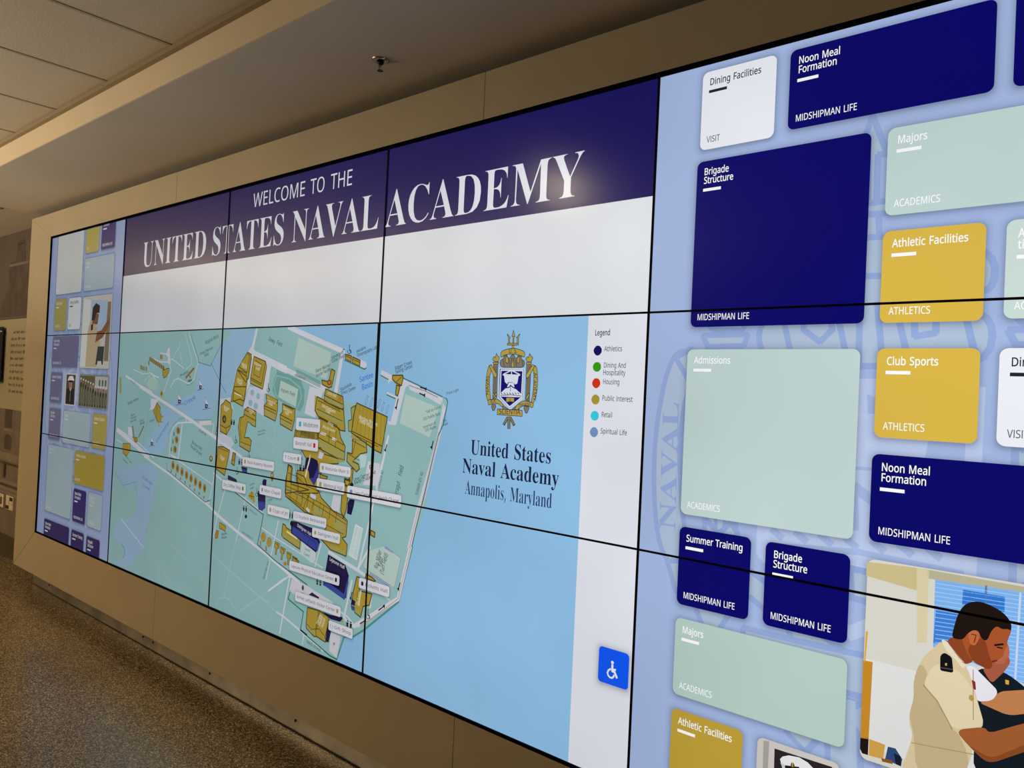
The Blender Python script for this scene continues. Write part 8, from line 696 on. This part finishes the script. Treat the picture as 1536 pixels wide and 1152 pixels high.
# ---------------------------------------------------------------- laminate surround of the video wall
fr = empty('video_wall_surround', (3.0, 0, FZ-.30), 'broad tan laminate surround around the video wall with mitred corners', 'frame')
yf, yb = -.012, .004
il, ir, ib, it_ = -.002, 6.058, FZ-.0075, FZ+2.0565
ol, orr, ob, ot = -.408, 6.46, FZ-.297, FZ+2.223
g = .0014
s1, s2 = 1.868, 4.153
def panel(name, pts):
    b = MB(); b.prism(pts, yf, yb, M_LAM); return b.build(name, fr)
panel('side_panel', [(ol, ob), (il-g, ib-g), (il-g, it_+g), (ol, ot)])
panel('side_panel', [(orr, ob), (orr, ot), (ir+g, it_+g), (ir+g, ib-g)])
panel('bottom_panel', [(ol+2*g, ob), (s1-g, ob), (s1-g, ib), (il, ib)])
panel('bottom_panel', [(s1+g, ob), (s2-g, ob), (s2-g, ib), (s1+g, ib)])
panel('bottom_panel', [(s2+g, ob), (orr-2*g, ob), (ir, ib), (s2+g, ib)])
panel('top_panel', [(il, it_), (s1-g, it_), (s1-g, ot), (ol+.3*g, ot)])
panel('top_panel', [(s1+g, it_), (s2-g, it_), (s2-g, ot), (s1+g, ot)])
panel('top_panel', [(s2+g, it_), (ir, it_), (orr-.3*g, ot), (s2+g, ot)])
b = MB()   # dark carcass seen in the joints and around the screens
b.box(ol+.01, .0045, ob+.01, il-.002, .10, ot-.01, M_JOINT); b.box(ir+.002, .0045, ob+.01, orr-.01, .10, ot-.01, M_JOINT)
b.box(il-.001, .0045, ob+.01, ir+.001, .10, ib-.001, M_JOINT); b.box(il-.001, .0045, it_+.001, ir+.001, .10, ot-.01, M_JOINT)
b.build('carcass', fr)
for (xa, za), (xb, zb) in (((ol, ob), (il, ib)), ((ol, ot), (il, it_)), ((orr, ob), (ir, ib)), ((orr, ot), (ir, it_))):
    dx_, dz_ = xb-xa, zb-za; l_ = math.hypot(dx_, dz_); nx, nz = -dz_/l_*.0014, dx_/l_*.0014
    b = MB(); b.prism([(xa+nx, za+nz), (xa-nx, za-nz), (xb-nx, zb-nz), (xb+nx, zb+nz)], yf-.0002, yf+.01, M_JOINT if za < 1 else M_BAR); b.build('mitre_joint', fr)
b = MB()   # black liner of the opening
t = .0009
b.box(il, yf+.0005, ib, il+t, .0044, it_, M_BLACK); b.box(ir-t, yf+.0005, ib, ir, .0044, it_, M_BLACK)
b.box(il+t, yf+.0005, ib, ir-t, .0044, ib+t, M_BLACK); b.box(il+t, yf+.0005, it_-t, ir-t, .0044, it_, M_BLACK)
b.box(il+t, .0006, it_-.0071, ir-t, .004, it_-t, M_BLACK)
b.build('opening_liner', fr)
b = MB(); b.box(ol, .0105, ob, ol+.009, .1945, ot, M_LAM); b.build('side_return', fr)
b = MB(); b.box(orr-.009, .0105, ob, orr, .1945, ot, M_LAM); b.build('side_return', fr)
b = MB(); b.box(ol+.01, .1005, ob+.002, orr-.01, .194, ob+.014, M_JOINT); b.build('underside_board', fr)

# brushed metal plinth under the surround
pl = empty('metal_plinth', (3.0, .07, 0), 'low brushed metal plinth recessed under the video wall surround', 'plinth')
for i, (a, c) in enumerate(((-.245, 2.002), (2.004, 4.25), (4.252, 6.3))):
    b = MB(); b.box(a, .07, .004, c, .0745, FZ-.298, M_STEEL, .0006); b.build('kick_plate', pl)
b = MB(); b.box(-.245, .0748, .004, -.2405, .19, FZ-.298, M_STEEL, .0006); b.build('end_plate', pl)
b = MB(); b.box(-.247, .066, 0, 6.302, .0696, .0045, M_JOINT); b.build('caulk_shadow_strip', pl)  # dark caulk line, stands in for the shadow under the plinth
for x in (.087, 1.575, 1.701, 2.34, 3.1, 4.1, 5.0):
    b = MB(); b.tube([(x, .0698, .05), (x, .0660, .05)], .006, M_DARK, 10); b.build('screw', pl)

# sprinkler heads in the soffit
sp = empty('sprinkler_head', (3.834, -.219, 2.69), 'chrome fire sprinkler hanging from the soffit above the blue title banner', 'sprinkler')
c = (3.834, -.219, 2.69)
b = MB(); b.lathe([(.014, -.004), (.024, -.007), (.031, -.003), (.032, 0)], c, M_CHROME); b.build('escutcheon', sp, True)
b = MB(); b.lathe([(0, -.003), (.0105, -.003), (.0105, -.014), (.007, -.017), (0, -.017)], c, M_DARK, 16); b.build('body', sp, True)
for sx in (-1, 1):
    b = MB(); b.tube([(c[0]+sx*.006, c[1], c[2]-.015), (c[0]+sx*.0085, c[1], c[2]-.024), (c[0]+sx*.002, c[1], c[2]-.036)], .0014, M_CHROME, 6); b.build('frame_arm', sp, True)
b = MB(); b.tube([(c[0], c[1], c[2]-.016), (c[0], c[1], c[2]-.036)], .0018, M_AMBER, 8); b.build('heat_bulb', sp, True)
b = MB(); b.lathe([(0, -.036), (.0095, -.0365), (.0115, -.039), (.0095, -.0385), (0, -.0385)], c, M_DARK, 16); b.build('deflector', sp, True)
c2 = sp.copy(); COLL.objects.link(c2); c2.location = (-.44, -.219, 2.69); c2['label'] = 'dark fire sprinkler at the far left end of the soffit'
for ch in list(sp.children):
    k = ch.copy(); COLL.objects.link(k); k.parent = c2

# brown lines of lettering on the cream board: too small in the photograph to be read
rnd = random.Random(7)
for r in range(10):
    b = MB(); z = FZ + 1.415 - .0545*r; x = -1.425 + (.05 if r == 0 else 0)
    while x < -.62:
        wd = rnd.uniform(.03, .11); n = max(2, int(wd/.017))
        for k in range(n):
            h = rnd.choice((.018, .018, .026)); b.box(x + wd*k/n, .1862, z, x + wd*k/n + .0075, .1869, z + h, M_INK)
            if rnd.random() < .6: b.box(x + wd*k/n, .1862, z + rnd.choice((0, .014)), x + wd*(k+1)/n, .1869, z + rnd.choice((0, .014)) + .0045 + .0, M_INK) if False else b.box(x + wd*k/n, .1862, z + .0125, x + wd*(k+1)/n - .002, .1869, z + .0175, M_INK)
        x += wd + .022
    b.build('text_line', tp)
for o in S.objects:
    if o.type == 'MESH': o.data.name = o.name.split('.')[0]
